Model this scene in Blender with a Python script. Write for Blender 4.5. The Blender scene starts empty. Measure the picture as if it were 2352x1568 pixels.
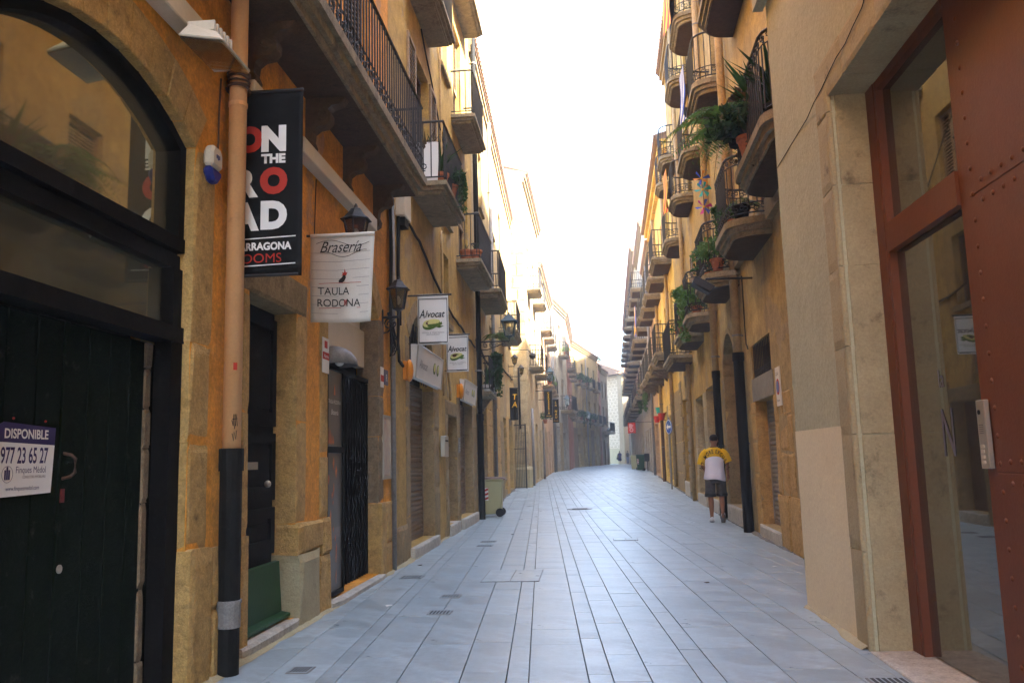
import bpy, bmesh, math, random
from mathutils import Vector, Matrix, noise
from mathutils.bvhtree import BVHTree
R = math.radians
rnd = random.Random(7)
scene = bpy.context.scene
col = scene.collection

# ---------------------------------------------------------------- camera, sky, sun, exposure
EYE = 1.35
yaw, pitch, roll = R(4.63), R(7.88), 0.026
fw = Vector((-math.sin(yaw) * math.cos(pitch), math.cos(yaw) * math.cos(pitch), math.sin(pitch)))
r0 = fw.cross(Vector((0, 0, 1))).normalized()
u0 = r0.cross(fw)
rr = r0 * math.cos(roll) - u0 * math.sin(roll)
uu = u0 * math.cos(roll) + r0 * math.sin(roll)
cam = bpy.data.objects.new('camera', bpy.data.cameras.new('camera'))
col.objects.link(cam)
M = Matrix((rr, uu, -fw)).transposed().to_4x4()
M.translation = Vector((0, 0, EYE))
cam.matrix_world = M
cam.data.sensor_width = 36.0
cam.data.lens = 36.0 * 1950 / 2352
cam.data.clip_start = 0.05
cam.data.clip_end = 2000
scene.camera = cam

SUN = Vector((1.0, -0.42, 1.17)).normalized()          # towards the sun: high, right of and behind the camera
world = bpy.data.worlds.new('World')
scene.world = world
world.use_nodes = True
nt = world.node_tree
sky = nt.nodes.new('ShaderNodeTexSky')
sky.sky_type = 'NISHITA'
sky.sun_disc = False
sky.sun_elevation = math.asin(SUN.z)
sky.sun_rotation = math.atan2(SUN.x, SUN.y)
sky.dust_density = 3.0
sky.air_density = 1.0
bg = nt.nodes['Background']
bg.inputs[1].default_value = 0.15
nt.links.new(sky.outputs[0], bg.inputs[0])
sd = bpy.data.lights.new('sun', 'SUN')
sd.energy = 4.5
sd.angle = R(0.5)
sd.color = (1.0, 0.93, 0.82)
sun = bpy.data.objects.new('sun', sd)
col.objects.link(sun)
sun.rotation_euler = (-SUN).to_track_quat('-Z', 'Y').to_euler()
sun.location = (30, -20, 40)
scene.view_settings.view_transform = 'Standard'
scene.view_settings.look = 'None'
scene.view_settings.gamma = 1.0
scene.view_settings.exposure = 3.68
scene.view_settings.use_curve_mapping = False

# ---------------------------------------------------------------- helpers
def link(o):
    col.objects.link(o)
    return o

def tag(o, label=None, cat=None, group=None, kind=None):
    if label: o['label'] = label
    if cat: o['category'] = cat
    if group: o['group'] = group
    if kind: o['kind'] = kind
    return o

def thing(name, loc, label=None, cat=None, group=None):
    o = link(bpy.data.objects.new(name, None))
    o.empty_display_size = 0.1
    o.location = loc
    return tag(o, label, cat, group)

def setparent(o, parent):
    if parent is not None:
        o.parent = parent
        o.matrix_parent_inverse = wmat(parent).inverted()

def wmat(o):
    m = Matrix.LocRotScale(o.location, o.rotation_euler, o.scale)
    if o.parent:
        return wmat(o.parent) @ o.matrix_parent_inverse @ m
    return m

class Fr:
    """facade frame: s runs along the wall (equal to world y on the long walls), d points out of the wall"""
    def __init__(f, ax, ay, tx, ty, nx, ny):
        f.a = Vector((ax, ay, 0)); f.t = Vector((tx, ty, 0)); f.n = Vector((nx, ny, 0))
    def P(f, s, z, d=0.0):
        p = f.a + f.t * s + f.n * d
        return Vector((p.x, p.y, z))

def seg(ax, ay, bx, by, left=True):
    t = Vector((bx - ax, by - ay, 0)); L = t.length; t /= L
    n = Vector((t.y, -t.x, 0)) if left else Vector((-t.y, t.x, 0))
    f = Fr(ax, ay, t.x, t.y, n.x, n.y); f.L = L
    return f

W0 = Fr(0, 0, 0, 1, 1, 0)      # world frame: s = y, d = x

class MB:
    def __init__(b): b.v = []; b.f = []; b.mi = []; b.cur = 0
    def add(b, vs, fs):
        o = len(b.v); b.v += [Vector(p) for p in vs]
        for f in fs:
            b.f.append(tuple(o + i for i in f)); b.mi.append(b.cur)
        return b
    def hexa(b, p): return b.add(p, [(0, 3, 2, 1), (4, 5, 6, 7), (0, 1, 5, 4), (1, 2, 6, 5), (2, 3, 7, 6), (3, 0, 4, 7)])
    def box(b, fr, s0, s1, z0, z1, d0, d1):
        P = fr.P
        return b.hexa([P(s0, z0, d0), P(s1, z0, d0), P(s1, z0, d1), P(s0, z0, d1), P(s0, z1, d0), P(s1, z1, d0), P(s1, z1, d1), P(s0, z1, d1)])
    def wb(b, x0, x1, y0, y1, z0, z1): return b.box(W0, y0, y1, z0, z1, x0, x1)
    def ext(b, pts, off):
        n = len(pts); off = Vector(off)
        vs = [Vector(p) for p in pts] + [Vector(p) + off for p in pts]
        fs = [tuple(range(n - 1, -1, -1)), tuple(range(n, 2 * n))] + [(i, (i + 1) % n, n + (i + 1) % n, n + i) for i in range(n)]
        return b.add(vs, fs)
    def prism_sz(b, fr, poly, d0, d1):
        return b.ext([fr.P(s, z, d0) for s, z in poly], fr.n * (d1 - d0))
    def prism_dz(b, fr, poly, s0, s1):
        return b.ext([fr.P(s0, z, d) for d, z in poly], fr.t * (s1 - s0))
    def prism_sd(b, fr, poly, z0, z1):
        return b.ext([fr.P(s, z0, d) for s, d in poly], (0, 0, z1 - z0))
    def tube(b, path, r, n=8, cap=True):
        path = [Vector(p) for p in path]; m = len(path)
        rs = r if isinstance(r, (list, tuple)) else [r] * m
        vs = []; fs = []; ref = None
        for i, p in enumerate(path):
            d = (path[min(i + 1, m - 1)] - path[max(i - 1, 0)]).normalized()
            if ref is None:
                ref = Vector((0, 0, 1)) if abs(d.z) < 0.9 else Vector((1, 0, 0))
            x = d.cross(ref)
            if x.length < 1e-4: x = d.cross(Vector((0.3, 1, 0.2)))
            x.normalize(); y = x.cross(d); ref = y if False else ref
            for k in range(n):
                a = 2 * math.pi * k / n
                vs.append(p + (x * math.cos(a) + y * math.sin(a)) * rs[i])
        for i in range(m - 1):
            for k in range(n):
                k2 = (k + 1) % n
                fs.append((i * n + k, i * n + k2, (i + 1) * n + k2, (i + 1) * n + k))
        if cap:
            fs.append(tuple(range(n - 1, -1, -1))); fs.append(tuple((m - 1) * n + k for k in range(n)))
        return b.add(vs, fs)
    def lathe(b, c, prof, n=12, ax=None, sq=0):
        c = Vector(c)
        if ax is None: X, Y, Z = Vector((1, 0, 0)), Vector((0, 1, 0)), Vector((0, 0, 1))
        else:
            Z = Vector(ax).normalized(); X = Z.orthogonal().normalized(); Y = Z.cross(X)
        vs = []; fs = []
        for r, z in prof:
            for k in range(n):
                a = 2 * math.pi * (k + .5 * (sq > 0)) / n
                vs.append(c + (X * math.cos(a) + Y * math.sin(a)) * r + Z * z)
        m = len(prof)
        for i in range(m - 1):
            for k in range(n):
                fs.append((i * n + k, i * n + (k + 1) % n, (i + 1) * n + (k + 1) % n, (i + 1) * n + k))
        fs.append(tuple(range(n - 1, -1, -1))); fs.append(tuple((m - 1) * n + k for k in range(n)))
        return b.add(vs, fs)
    def ball(b, c, r, n=10, m=6):
        r = r if isinstance(r, (tuple, list)) else (r, r, r)
        c = Vector(c); vs = []; fs = []
        for i in range(m + 1):
            t = math.pi * i / m
            for k in range(n):
                a = 2 * math.pi * k / n
                vs.append(c + Vector((math.sin(t) * math.cos(a) * r[0], math.sin(t) * math.sin(a) * r[1], -math.cos(t) * r[2])))
        for i in range(m):
            for k in range(n): fs.append((i * n + k, i * n + (k + 1) % n, (i + 1) * n + (k + 1) % n, (i + 1) * n + k))
        return b.add(vs, fs)
    def ring(b, c, ex, ey, rad, r, n=12, m=4, arc=2 * math.pi, a0=0.0, spiral=0.0):
        c = Vector(c); k = n if arc > 6.2 else n
        pts = []
        for i in range(k + 1):
            a = a0 + arc * i / k; q = rad * (1 - spiral * i / k)
            pts.append(c + ex * (math.cos(a) * q) + ey * (math.sin(a) * q))
        return b.tube(pts, r, m)
    def stone(b, fr, s0, s1, z0, z1, d0, d1, seed=0, j=.006, ch=.012):
        g = random.Random(seed); n = 4; P = fr.P; vs = []; fs = []
        j = min(j, (s1 - s0) * .05 + .001); ch = min(ch, (s1 - s0) * .2)
        jit = lambda: g.uniform(-j, j)
        for iz in range(n):
            for i_ in range(n):
                u = (0, .12, .88, 1)[i_]; w = (0, .1, .9, 1)[iz]
                e = i_ in (0, 3) or iz in (0, 3)
                vs.append(P(s0 + (s1 - s0) * u + jit() * (1 if e else 0.3), z0 + (z1 - z0) * w + jit() * (1 if e else .3), d1 - (ch if e else 0) + jit() * .8))
        for iz in range(n - 1):
            for i_ in range(n - 1):
                q = iz * n + i_; fs.append((q, q + 1, q + n + 1, q + n))
        bd = [0, 1, 2, 3, 7, 11, 15, 14, 13, 12, 8, 4]
        for k in bd:
            u = (0, .12, .88, 1)[k % 4]; w = (0, .1, .9, 1)[k // 4]
            vs.append(P(s0 + (s1 - s0) * u, z0 + (z1 - z0) * w, d0))
        for k in range(12):
            k2 = (k + 1) % 12
            fs.append((bd[k], bd[k2], 16 + k2, 16 + k))
        return b.add(vs, fs)
    def build(b, name, mat, parent=None, smooth=False, bevel=0.0, recalc=True, auto=False):
        me = bpy.data.meshes.new(name)
        me.from_pydata([tuple(v) for v in b.v], [], b.f)
        mats = mat if isinstance(mat, (list, tuple)) else [mat]
        for m in mats: me.materials.append(MAT[m] if isinstance(m, str) else m)
        for p, i in zip(me.polygons, b.mi):
            p.material_index = i
            p.use_smooth = bool(smooth)
        if recalc:
            bm = bmesh.new(); bm.from_mesh(me)
            if bevel:
                bmesh.ops.remove_doubles(bm, verts=bm.verts, dist=1e-5)
            bmesh.ops.recalc_face_normals(bm, faces=bm.faces)
            if bevel:
                ed = [e for e in bm.edges if len(e.link_faces) == 2 and e.calc_face_angle(0) > .6]
                bmesh.ops.bevel(bm, geom=ed, offset=bevel, segments=1, affect='EDGES')
            bm.to_mesh(me); bm.free()
        if auto: me.shade_smooth() if hasattr(me, 'shade_smooth') else None
        o = link(bpy.data.objects.new(name, me))
        setparent(o, parent)
        return o

def part(parent, name, mat, fn, **k):
    b = MB(); fn(b); return b.build(name, mat, parent, **k)

def lerp(a, b, t): return a + (b - a) * t
def zg(y):
    t = min(1, max(0, (y - 16) / 46)); return .40 * t * t * (3 - 2 * t)

# ---------------------------------------------------------------- materials
MAT = {}
def nodes(name):
    m = bpy.data.materials.new(name); m.use_nodes = True
    MAT[name] = m
    n = m.node_tree.nodes; l = m.node_tree.links
    return m, n, l, n['Principled BSDF']

def mk(name, c, c2=None, c3=None, scale=2.0, rough=.8, bump=.0, bscale=30, streak=False, metal=0, spec=.3, stain=.5, fine=.35, rvar=0.0):
    """two tones in soft patches, a third tone as stains or chips, fine grain and relief"""
    m, n, l, p = nodes(name)
    p.inputs['Roughness'].default_value = rough
    p.inputs['Metallic'].default_value = metal
    p.inputs['Specular IOR Level'].default_value = spec
    if c2 is None:
        c2 = tuple(x * .75 for x in c)
    tc = n.new('ShaderNodeTexCoord'); src = tc.outputs['Object']
    def nz(sc, det=6, ro=.6, vec=src, dist=0.0):
        t = n.new('ShaderNodeTexNoise'); t.inputs['Scale'].default_value = sc; t.inputs['Detail'].default_value = det
        t.inputs['Roughness'].default_value = ro; t.inputs['Distortion'].default_value = dist
        l.new(vec, t.inputs['Vector']); return t.outputs['Fac']
    def ramp(f, a, b):
        r = n.new('ShaderNodeMapRange'); r.inputs[1].default_value = a; r.inputs[2].default_value = b
        l.new(f, r.inputs[0]); return r.outputs[0]
    def mix(f, a, b, ty='MIX'):
        x = n.new('ShaderNodeMix'); x.data_type = 'RGBA'; x.blend_type = ty
        if hasattr(f, 'links'): l.new(f, x.inputs[0])
        else: x.inputs[0].default_value = f
        for q, i in ((a, 6), (b, 7)):
            if hasattr(q, 'links'): l.new(q, x.inputs[i])
            else: x.inputs[i].default_value = (*q, 1)
        return x.outputs[2]
    A = ramp(nz(scale, 8, .65, dist=.4), .35, .68)
    colr = mix(A, c, c2)
    if c3 is not None:
        v = src
        if streak:
            mp = n.new('ShaderNodeMapping'); mp.inputs['Scale'].default_value = (1.6, 1.6, .22)
            l.new(src, mp.inputs['Vector']); v = mp.outputs[0]
        if streak:      # old repairs and worn-off paint with crisp edges
            K = ramp(nz(scale * .9, 9, .62, dist=.3), .575, .59); colr = mix(K, colr, tuple(min(1, .45 * x + .3 * w + .25 * y) for x, w, y in zip(c3, c, (.5, .42, .3))))
            K2 = ramp(nz(scale * .55, 7, .55), .60, .63); colr = mix(K2, colr, tuple(x * 1.12 for x in c))
        S = ramp(nz(scale * 1.7, 10, .7, v), .48 + .2 * (1 - stain), .74)
        colr = mix(S, colr, c3)
    if fine:
        F = ramp(nz(scale * 22 + 8, 5, .75), .30, .68)
        g = n.new('ShaderNodeMapRange'); g.inputs[3].default_value = 1 - fine; g.inputs[4].default_value = 1 + fine * .35
        l.new(F, g.inputs[0])
        if fine > .3:       # pocks and grime spots a hand across
            g2 = n.new('ShaderNodeMapRange'); g2.inputs[3].default_value = .74; g2.inputs[4].default_value = 1.14
            l.new(ramp(nz(scale * 4.5, 9, .72, dist=.6), .33, .58), g2.inputs[0])
            mm = n.new('ShaderNodeMath'); mm.operation = 'MULTIPLY'; l.new(g.outputs[0], mm.inputs[0]); l.new(g2.outputs[0], mm.inputs[1]); g = mm
        cm = n.new('ShaderNodeVectorMath'); cm.operation = 'SCALE'
        l.new(colr, cm.inputs[0]); l.new(g.outputs[0], cm.inputs['Scale']); colr = cm.outputs[0]
    l.new(colr, p.inputs['Base Color'])
    if rvar:
        rg = n.new('ShaderNodeMapRange'); rg.inputs[3].default_value = max(.05, rough - rvar); rg.inputs[4].default_value = min(1, rough + rvar)
        l.new(ramp(nz(scale * 1.3, 6, .6), .3, .7), rg.inputs[0]); l.new(rg.outputs[0], p.inputs['Roughness'])
    if bump:
        bm = n.new('ShaderNodeBump'); bm.inputs['Strength'].default_value = min(1, bump * 1.0); bm.inputs['Distance'].default_value = .02
        a = n.new('ShaderNodeMath'); a.operation = 'ADD'
        l.new(nz(bscale, 8, .65), a.inputs[0]); l.new(nz(bscale * .12, 3, .5), a.inputs[1])
        l.new(a.outputs[0], bm.inputs['Height']); l.new(bm.outputs[0], p.inputs['Normal'])
    return m

# plasters
mk('plaster_orange', (.74, .335, .045), (.62, .265, .035), (.34, .15, .035), .9, .9, .45, 26, True, stain=.5)
mk('plaster_ochre', (0.467, 0.307, 0.086), (0.369, 0.230, 0.057), (0.197, 0.123, 0.041), .9, .9, .45, 24, True, stain=.65)
mk('plaster_tan', (0.440, 0.320, 0.136), (0.344, 0.240, 0.092), (0.192, 0.132, 0.056), .9, .9, .45, 24, True, stain=.65)
mk('plaster_sand', (0.448, 0.360, 0.208), (0.368, 0.288, 0.156), (0.232, 0.168, 0.088), .8, .9, .45, 22, True, stain=.6)
mk('plaster_pink', (0.476, 0.312, 0.180), (0.402, 0.254, 0.139), (0.262, 0.172, 0.098), .7, .9, .4, 22, True, stain=.6)
mk('plaster_yellow', (.68, .46, .11), (.60, .39, .085), (.45, .26, .07), .6, .9, .25, 22, True, stain=.3)
mk('plaster_red', (.40, .17, .10), (.34, .14, .08), (.26, .13, .085), .6, .9, .3, 22, True, stain=.5)
mk('plaster_gray', (0.391, 0.348, 0.264), (0.323, 0.285, 0.212), (0.212, 0.178, 0.128), .6, .9, .3, 22, True, stain=.6)
mk('plaster_beige', (.475, .475, .325), (.41, .405, .27), (.34, .325, .21), 1.1, .92, .6, 10, False, stain=.5, fine=.2)
mk('plaster_patch', (.74, .67, .46), (.69, .62, .42), (.56, .48, .32), 1.2, .9, .3, 14, False, stain=.3, fine=.12)
# stones
mk('stone_gold', (.56, .36, .125), (.44, .27, .085), (.20, .12, .04), 3.2, .95, 1.0, 34, False, stain=.6)
mk('stone_tan', (0.331, 0.244, 0.124), (0.258, 0.184, 0.087), (0.129, 0.092, 0.046), 2.4, .95, .8, 30, False, stain=.55)
mk('stone_pale', (.43, .375, .225), (.35, .30, .175), (.13, .11, .07), 2.2, .92, .45, 36, False, stain=.5, fine=.22)
mk('stone_dark', (.27, .20, .12), (.20, .145, .085), (.11, .085, .055), 2.4, .95, .7, 30, False, stain=.6)
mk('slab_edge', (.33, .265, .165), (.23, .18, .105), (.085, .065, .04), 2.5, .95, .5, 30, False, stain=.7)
mk('corbel', (.12, .075, .04), (.085, .053, .028), (.05, .032, .018), 4, .95, .5, 30, stain=.5)  # shade under the long balcony put into the colour
mk('slab_under_shade', (.10, .062, .032), (.072, .045, .024), (.04, .026, .014), 2.5, .95, .5, 30, False, stain=.6)  # darker copy of the slab stone, shade painted into balcony undersides
mk('step_stone', (.50, .47, .40), (.42, .39, .33), (.25, .22, .17), 2.5, .7, .4, 30, False, stain=.4)
mk('joint', (.19, .185, .17), (.13, .125, .11), None, 3, .95, .3, 40)
mk('sgraffito', (.42, .33, .21), (.37, .29, .18), None, 2, .9)
mk('sgraffito_line', (.76, .67, .53), (.70, .61, .48), None, 2, .9)
# metals, paint, wood
mk('black_steel', (.0045, .004, .003), (.008, .0065, .005), None, 4, .7, .15, 40, metal=0, spec=.06)
mk('iron', (.018, .018, .02), (.03, .028, .027), (.05, .032, .02), 6, .6, .2, 60, spec=.4, stain=.3)
mk('iron_blue', (.04, .075, .085), (.03, .055, .065), None, 5, .5, .1, 40, spec=.4)
mk('pipe_peach', (.74, .40, .17), (.68, .35, .14), (.54, .28, .13), 2, .6, .08, 30, stain=.3, fine=.1)
mk('pipe_black', (.009, .009, .008), (.015, .0145, .013), (.04, .034, .026), 4, .65, .15, 50, stain=.35, spec=.1)
mk('pipe_gray', (.23, .22, .205), (.18, .17, .16), (.12, .11, .1), 3, .5, .1, 30, stain=.4)
mk('pipe_tan', (.45, .30, .13), (.38, .25, .11), (.26, .17, .09), 3, .6, .1, 30, stain=.4)
mk('green_wood', (.003, .0068, .0026), (.0055, .0105, .004), (.05, .055, .04), 3.5, .7, .25, 45, spec=.05, stain=.4)
mk('green_panel', (.016, .075, .022), (.012, .055, .018), (.03, .08, .04), 2, .5, .1, 40, stain=.3, fine=.15)
mk('door_black', (.0055, .0058, .005), (.009, .009, .0075), (.018, .016, .013), 4, .65, .2, 40, stain=.3, spec=.07)
mk('wood_brown', (.10, .05, .025), (.07, .034, .018), None, 4, .6, .2, 30)
mk('wood_red', (.16, .022, .018), (.12, .017, .014), None, 3, .6, .15, 30)
mk('shutter_steel', (.30, .275, .24), (.24, .22, .19), (.14, .12, .1), 3, .5, .1, 30, metal=.3, stain=.4, fine=.15)
mk('shutter_brown', (.20, .145, .10), (.15, .105, .07), (.10, .07, .05), 3, .5, .1, 30, metal=.2, stain=.4, fine=.15)
mk('louver', (.30, .20, .11), (.25, .165, .085), None, 3, .7, .1, 30)
mk('louver_green', (.06, .10, .07), (.045, .08, .055), None, 3, .7, .1, 30)
mk('corten', (.145, .042, .012), (.12, .033, .009), (.10, .031, .012), 1.2, .55, .12, 60, spec=.4, stain=.3, fine=.12)
mk('white_metal', (.62, .56, .44), (.56, .50, .39), (.42, .37, .28), 2, .5, .1, 30, stain=.3, fine=.1)
mk('white_paint', (.72, .70, .65), (.66, .64, .59), None, 2, .6, .08, 30, fine=.1)
mk('banner_white', (.74, .73, .70), (.69, .68, .655), None, 2, .75, .08, 20, fine=.05)
mk('banner_cream', (.66, .63, .56), (.60, .57, .50), None, 3, .75, .15, 12, fine=.08)
mk('banner_black', (.006, .006, .006), (.009, .009, .009), None, 2, .6, .05, 10, fine=.05, spec=.12)
mk('ink_black', (.01, .01, .01), (.014, .014, .014), None, 3, .7, fine=0)
mk('ink_gray', (.20, .19, .18), (.24, .23, .22), None, 3, .7, fine=0)
mk('ink_white', (.78, .77, .74), (.74, .73, .70), None, 3, .7, fine=0)
mk('ink_red', (.42, .025, .012), (.40, .03, .015), None, 3, .7, fine=0)
mk('ink_navy', (.025, .015, .09), (.03, .02, .10), None, 3, .5, fine=0)
mk('ink_yellow', (.75, .42, .02), (.70, .40, .02), None, 3, .6, fine=0)
mk('ink_green', (.09, .17, .02), (.05, .10, .015), (.25, .30, .05), 20, .6, fine=0)
mk('avocado_flesh', (.55, .55, .16), (.62, .60, .28), None, 12, .6, fine=0)
mk('ink_brown', (.10, .035, .012), (.07, .025, .01), None, 12, .6, fine=0)
mk('ink_steel', (.10, .095, .13), (.12, .11, .15), None, 8, .6, fine=0)
mk('orange_plastic', (.70, .26, .02), (.62, .22, .02), None, 3, .4, fine=.05)
mk('blue_plastic', (.01, .02, .16), (.012, .022, .18), None, 3, .35, fine=0)
mk('sign_blue', (.01, .08, .36), (.01, .075, .33), None, 3, .4, fine=.05)
mk('bin_beige', (.42, .39, .20), (.38, .35, .18), (.28, .25, .13), 3, .5, .05, 40, stain=.3, fine=.08)
mk('bin_green', (.02, .055, .022), (.016, .045, .018), None, 3, .5, .05, 40, fine=.08)
mk('bin_lid', (.16, .095, .065), (.13, .08, .055), None, 3, .55, .05, 40, fine=.1)
mk('rubber', (.012, .012, .012), None, None, 3, .8, fine=.1)
mk('steel', (.50, .47, .40), (.44, .41, .35), None, 4, .38, .05, 40, metal=.7, fine=.08)
mk('terracotta', (.42, .14, .06), (.34, .11, .05), None, 5, .85, .1, 40)
mk('leaf', (.040, .095, .022), (.026, .065, .016), (.085, .14, .035), 9, .55, fine=.2, stain=.6)
mk('leaf_light', (.10, .19, .04), (.075, .15, .03), (.15, .22, .06), 9, .5, fine=.2, stain=.6)
mk('leaf_dark', (.022, .05, .016), (.015, .035, .012), (.04, .075, .02), 9, .55, fine=.2, stain=.6)
mk('dry_stem', (.13, .085, .05), (.09, .06, .035), None, 9, .9)
mk('roof_tile', (.30, .19, .12), (.23, .145, .095), (.15, .105, .075), 4, .9, .3, 20, stain=.5)
mk('flag_yellow', (.75, .42, .03), (.70, .39, .03), None, 3, .8, fine=.05)
mk('flag_red', (.55, .03, .02), (.50, .03, .02), None, 3, .8, fine=.05)
mk('cloth_blue', (.05, .10, .45), (.04, .08, .38), None, 3, .8, fine=.05)
mk('teal', (.03, .38, .33), (.03, .34, .30), None, 3, .6, fine=0)
mk('magenta', (.55, .05, .25), (.5, .05, .22), None, 3, .6, fine=0)
mk('skin', (.27, .125, .068), (.24, .108, .058), None, 9, .55, fine=.08)
mk('hair', (.010, .008, .007), (.016, .012, .010), None, 30, .6, .6, 90)
mk('shirt_white', (.78, .75, .82), (.72, .69, .77), None, 5, .85, .15, 14, fine=.04)
mk('shirt_yellow', (.72, .42, .012), (.66, .38, .01), None, 5, .85, .15, 14, fine=.04)
mk('denim', (.085, .08, .078), (.055, .052, .052), (.13, .125, .12), 8, .85, .2, 60, stain=.5)
mk('denim_dark', (.016, .016, .017), (.022, .022, .022), None, 8, .85, .2, 60)
mk('sole', (.17, .16, .15), (.13, .12, .11), None, 20, .8, .3, 60)
mk('shoe_white', (.72, .70, .68), (.66, .64, .62), None, 9, .6, fine=.06)
mk('dress', (.035, .03, .11), (.055, .05, .17), None, 20, .85)
mk('jeans_blue', (.10, .13, .22), (.08, .10, .18), None, 12, .85)
mk('shade_panel', (.45, .45, .46), (.33, .33, .35), None, 3, .9)

for nm in ('leaf', 'leaf_light', 'leaf_dark'):      # light passes through thin leaves
    m_ = MAT[nm]; n_ = m_.node_tree.nodes; l_ = m_.node_tree.links; p_ = n_['Principled BSDF']; src_ = p_.inputs['Base Color'].links[0].from_socket
    tr_ = n_.new('ShaderNodeBsdfTranslucent'); l_.new(src_, tr_.inputs[0]); mx_ = n_.new('ShaderNodeMixShader'); mx_.inputs[0].default_value = .45
    l_.new(p_.outputs[0], mx_.inputs[1]); l_.new(tr_.outputs[0], mx_.inputs[2]); l_.new(mx_.outputs[0], n_['Material Output'].inputs[0])
def slabmat():
    m, n, l, p = nodes('paving')
    tc = n.new('ShaderNodeTexCoord'); oi = n.new('ShaderNodeObjectInfo'); ge = n.new('ShaderNodeNewGeometry')
    def nz(sc, det=8, ro=.65, v=None):
        t = n.new('ShaderNodeTexNoise'); t.inputs['Scale'].default_value = sc; t.inputs['Detail'].default_value = det; t.inputs['Roughness'].default_value = ro
        l.new(v or tc.outputs['Object'], t.inputs['Vector']); return t.outputs['Fac']
    def mr(f, a, b, c, d):
        r = n.new('ShaderNodeMapRange'); r.inputs[1].default_value = a; r.inputs[2].default_value = b; r.inputs[3].default_value = c; r.inputs[4].default_value = d
        l.new(f, r.inputs[0]); return r.outputs[0]
    def mul(a, b):
        r = n.new('ShaderNodeMath'); r.operation = 'MULTIPLY'; l.new(a, r.inputs[0]); l.new(b, r.inputs[1]); return r.outputs[0]
    ad = n.new('ShaderNodeMath'); ad.operation = 'ADD'; l.new(oi.outputs['Random'], ad.inputs[0]); l.new(ge.outputs['Random Per Island'], ad.inputs[1])
    fr = n.new('ShaderNodeMath'); fr.operation = 'FRACT'; l.new(ad.outputs[0], fr.inputs[0])
    v = mul(mul(mr(fr.outputs[0], 0, 1, .89, 1.07), mr(nz(1.1), .32, .68, .76, 1.12)), mul(mr(nz(9, 8, .75), .34, .66, .82, 1.10), mr(nz(160, 3, .7), .3, .7, .9, 1.08)))
    mp = n.new('ShaderNodeMapping'); mp.inputs['Scale'].default_value = (.55, 6, 1); l.new(tc.outputs['Object'], mp.inputs['Vector'])
    v = mul(v, mr(nz(2.2, 6, .6, mp.outputs[0]), .3, .75, .92, 1.07))
    vo = n.new('ShaderNodeTexVoronoi'); vo.inputs['Scale'].default_value = 3.6; l.new(tc.outputs['Object'], vo.inputs['Vector'])
    v = mul(v, mr(vo.outputs['Distance'], .05, .075, .66, 1.0))
    mq = n.new('ShaderNodeMapping'); mq.inputs['Scale'].default_value = (5, .35, 1); l.new(tc.outputs['Object'], mq.inputs['Vector'])
    v = mul(v, mr(nz(1.4, 7, .65, mq.outputs[0]), .3, .7, .90, 1.08))
    sc = n.new('ShaderNodeVectorMath'); sc.operation = 'SCALE'; sc.inputs[0].default_value = (.345, .42, .445)
    l.new(v, sc.inputs['Scale'])
    st = n.new('ShaderNodeMix'); st.data_type = 'RGBA'; l.new(mr(nz(.75, 10, .75), .52, .72, 0, .6), st.inputs[0])
    l.new(sc.outputs[0], st.inputs[6]); st.inputs[7].default_value = (.17, .175, .175, 1)
    l.new(st.outputs[2], p.inputs['Base Color'])
    l.new(mr(nz(2.3), .3, .7, .24, .46), p.inputs['Roughness'])
    p.inputs['Specular IOR Level'].default_value = .5
    b = n.new('ShaderNodeBump'); b.inputs['Strength'].default_value = .22; b.inputs['Distance'].default_value = .01
    a2 = n.new('ShaderNodeMath'); a2.operation = 'ADD'; l.new(nz(70, 5, .7), a2.inputs[0]); l.new(nz(5, 3, .5), a2.inputs[1])
    l.new(a2.outputs[0], b.inputs['Height']); l.new(b.outputs[0], p.inputs['Normal'])
slabmat()

def glassmat(name, tint, refl, rough=.02, gcol=(.9, .9, .86), dust=0.0, dcol=(.40, .37, .25)):
    m, n, l, p = nodes(name)
    n.remove(p)
    tr = n.new('ShaderNodeBsdfTransparent'); tr.inputs[0].default_value = (*tint, 1)
    gl = n.new('ShaderNodeBsdfGlossy'); gl.inputs['Roughness'].default_value = rough; gl.inputs['Color'].default_value = (*gcol, 1)
    fz = n.new('ShaderNodeFresnel'); fz.inputs[0].default_value = 1.5
    a = n.new('ShaderNodeMath'); a.operation = 'MULTIPLY_ADD'; a.inputs[1].default_value = 1.6; a.inputs[2].default_value = refl
    l.new(fz.outputs[0], a.inputs[0])
    mx = n.new('ShaderNodeMixShader'); l.new(a.outputs[0], mx.inputs[0]); l.new(tr.outputs[0], mx.inputs[1]); l.new(gl.outputs[0], mx.inputs[2])
    if dust:        # a film of street dust on the pane
        df = n.new('ShaderNodeBsdfDiffuse'); df.inputs[0].default_value = (*dcol, 1)
        tc = n.new('ShaderNodeTexCoord'); tx = n.new('ShaderNodeTexNoise'); tx.inputs['Scale'].default_value = 2.2; tx.inputs['Detail'].default_value = 8; l.new(tc.outputs['Object'], tx.inputs['Vector'])
        mr = n.new('ShaderNodeMapRange'); mr.inputs[1].default_value = .3; mr.inputs[2].default_value = .7; mr.inputs[3].default_value = dust * .6; mr.inputs[4].default_value = dust * 1.3; l.new(tx.outputs['Fac'], mr.inputs[0])
        m2 = n.new('ShaderNodeMixShader'); l.new(mr.outputs[0], m2.inputs[0]); l.new(mx.outputs[0], m2.inputs[1]); l.new(df.outputs[0], m2.inputs[2]); mx = m2
    l.new(mx.outputs[0], n['Material Output'].inputs[0])
glassmat('glass', (.30, .31, .24), .09, dust=.07)
glassmat('glass_dusty', (.30, .32, .24), .08, .05, dust=.30, dcol=(.26, .27, .18))
glassmat('glass_arch', (.30, .32, .22), .30, .03, (.88, .88, .64), dust=.24, dcol=(.46, .42, .27))
glassmat('glass_lamp', (.75, .74, .68), .08, .1)
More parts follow.
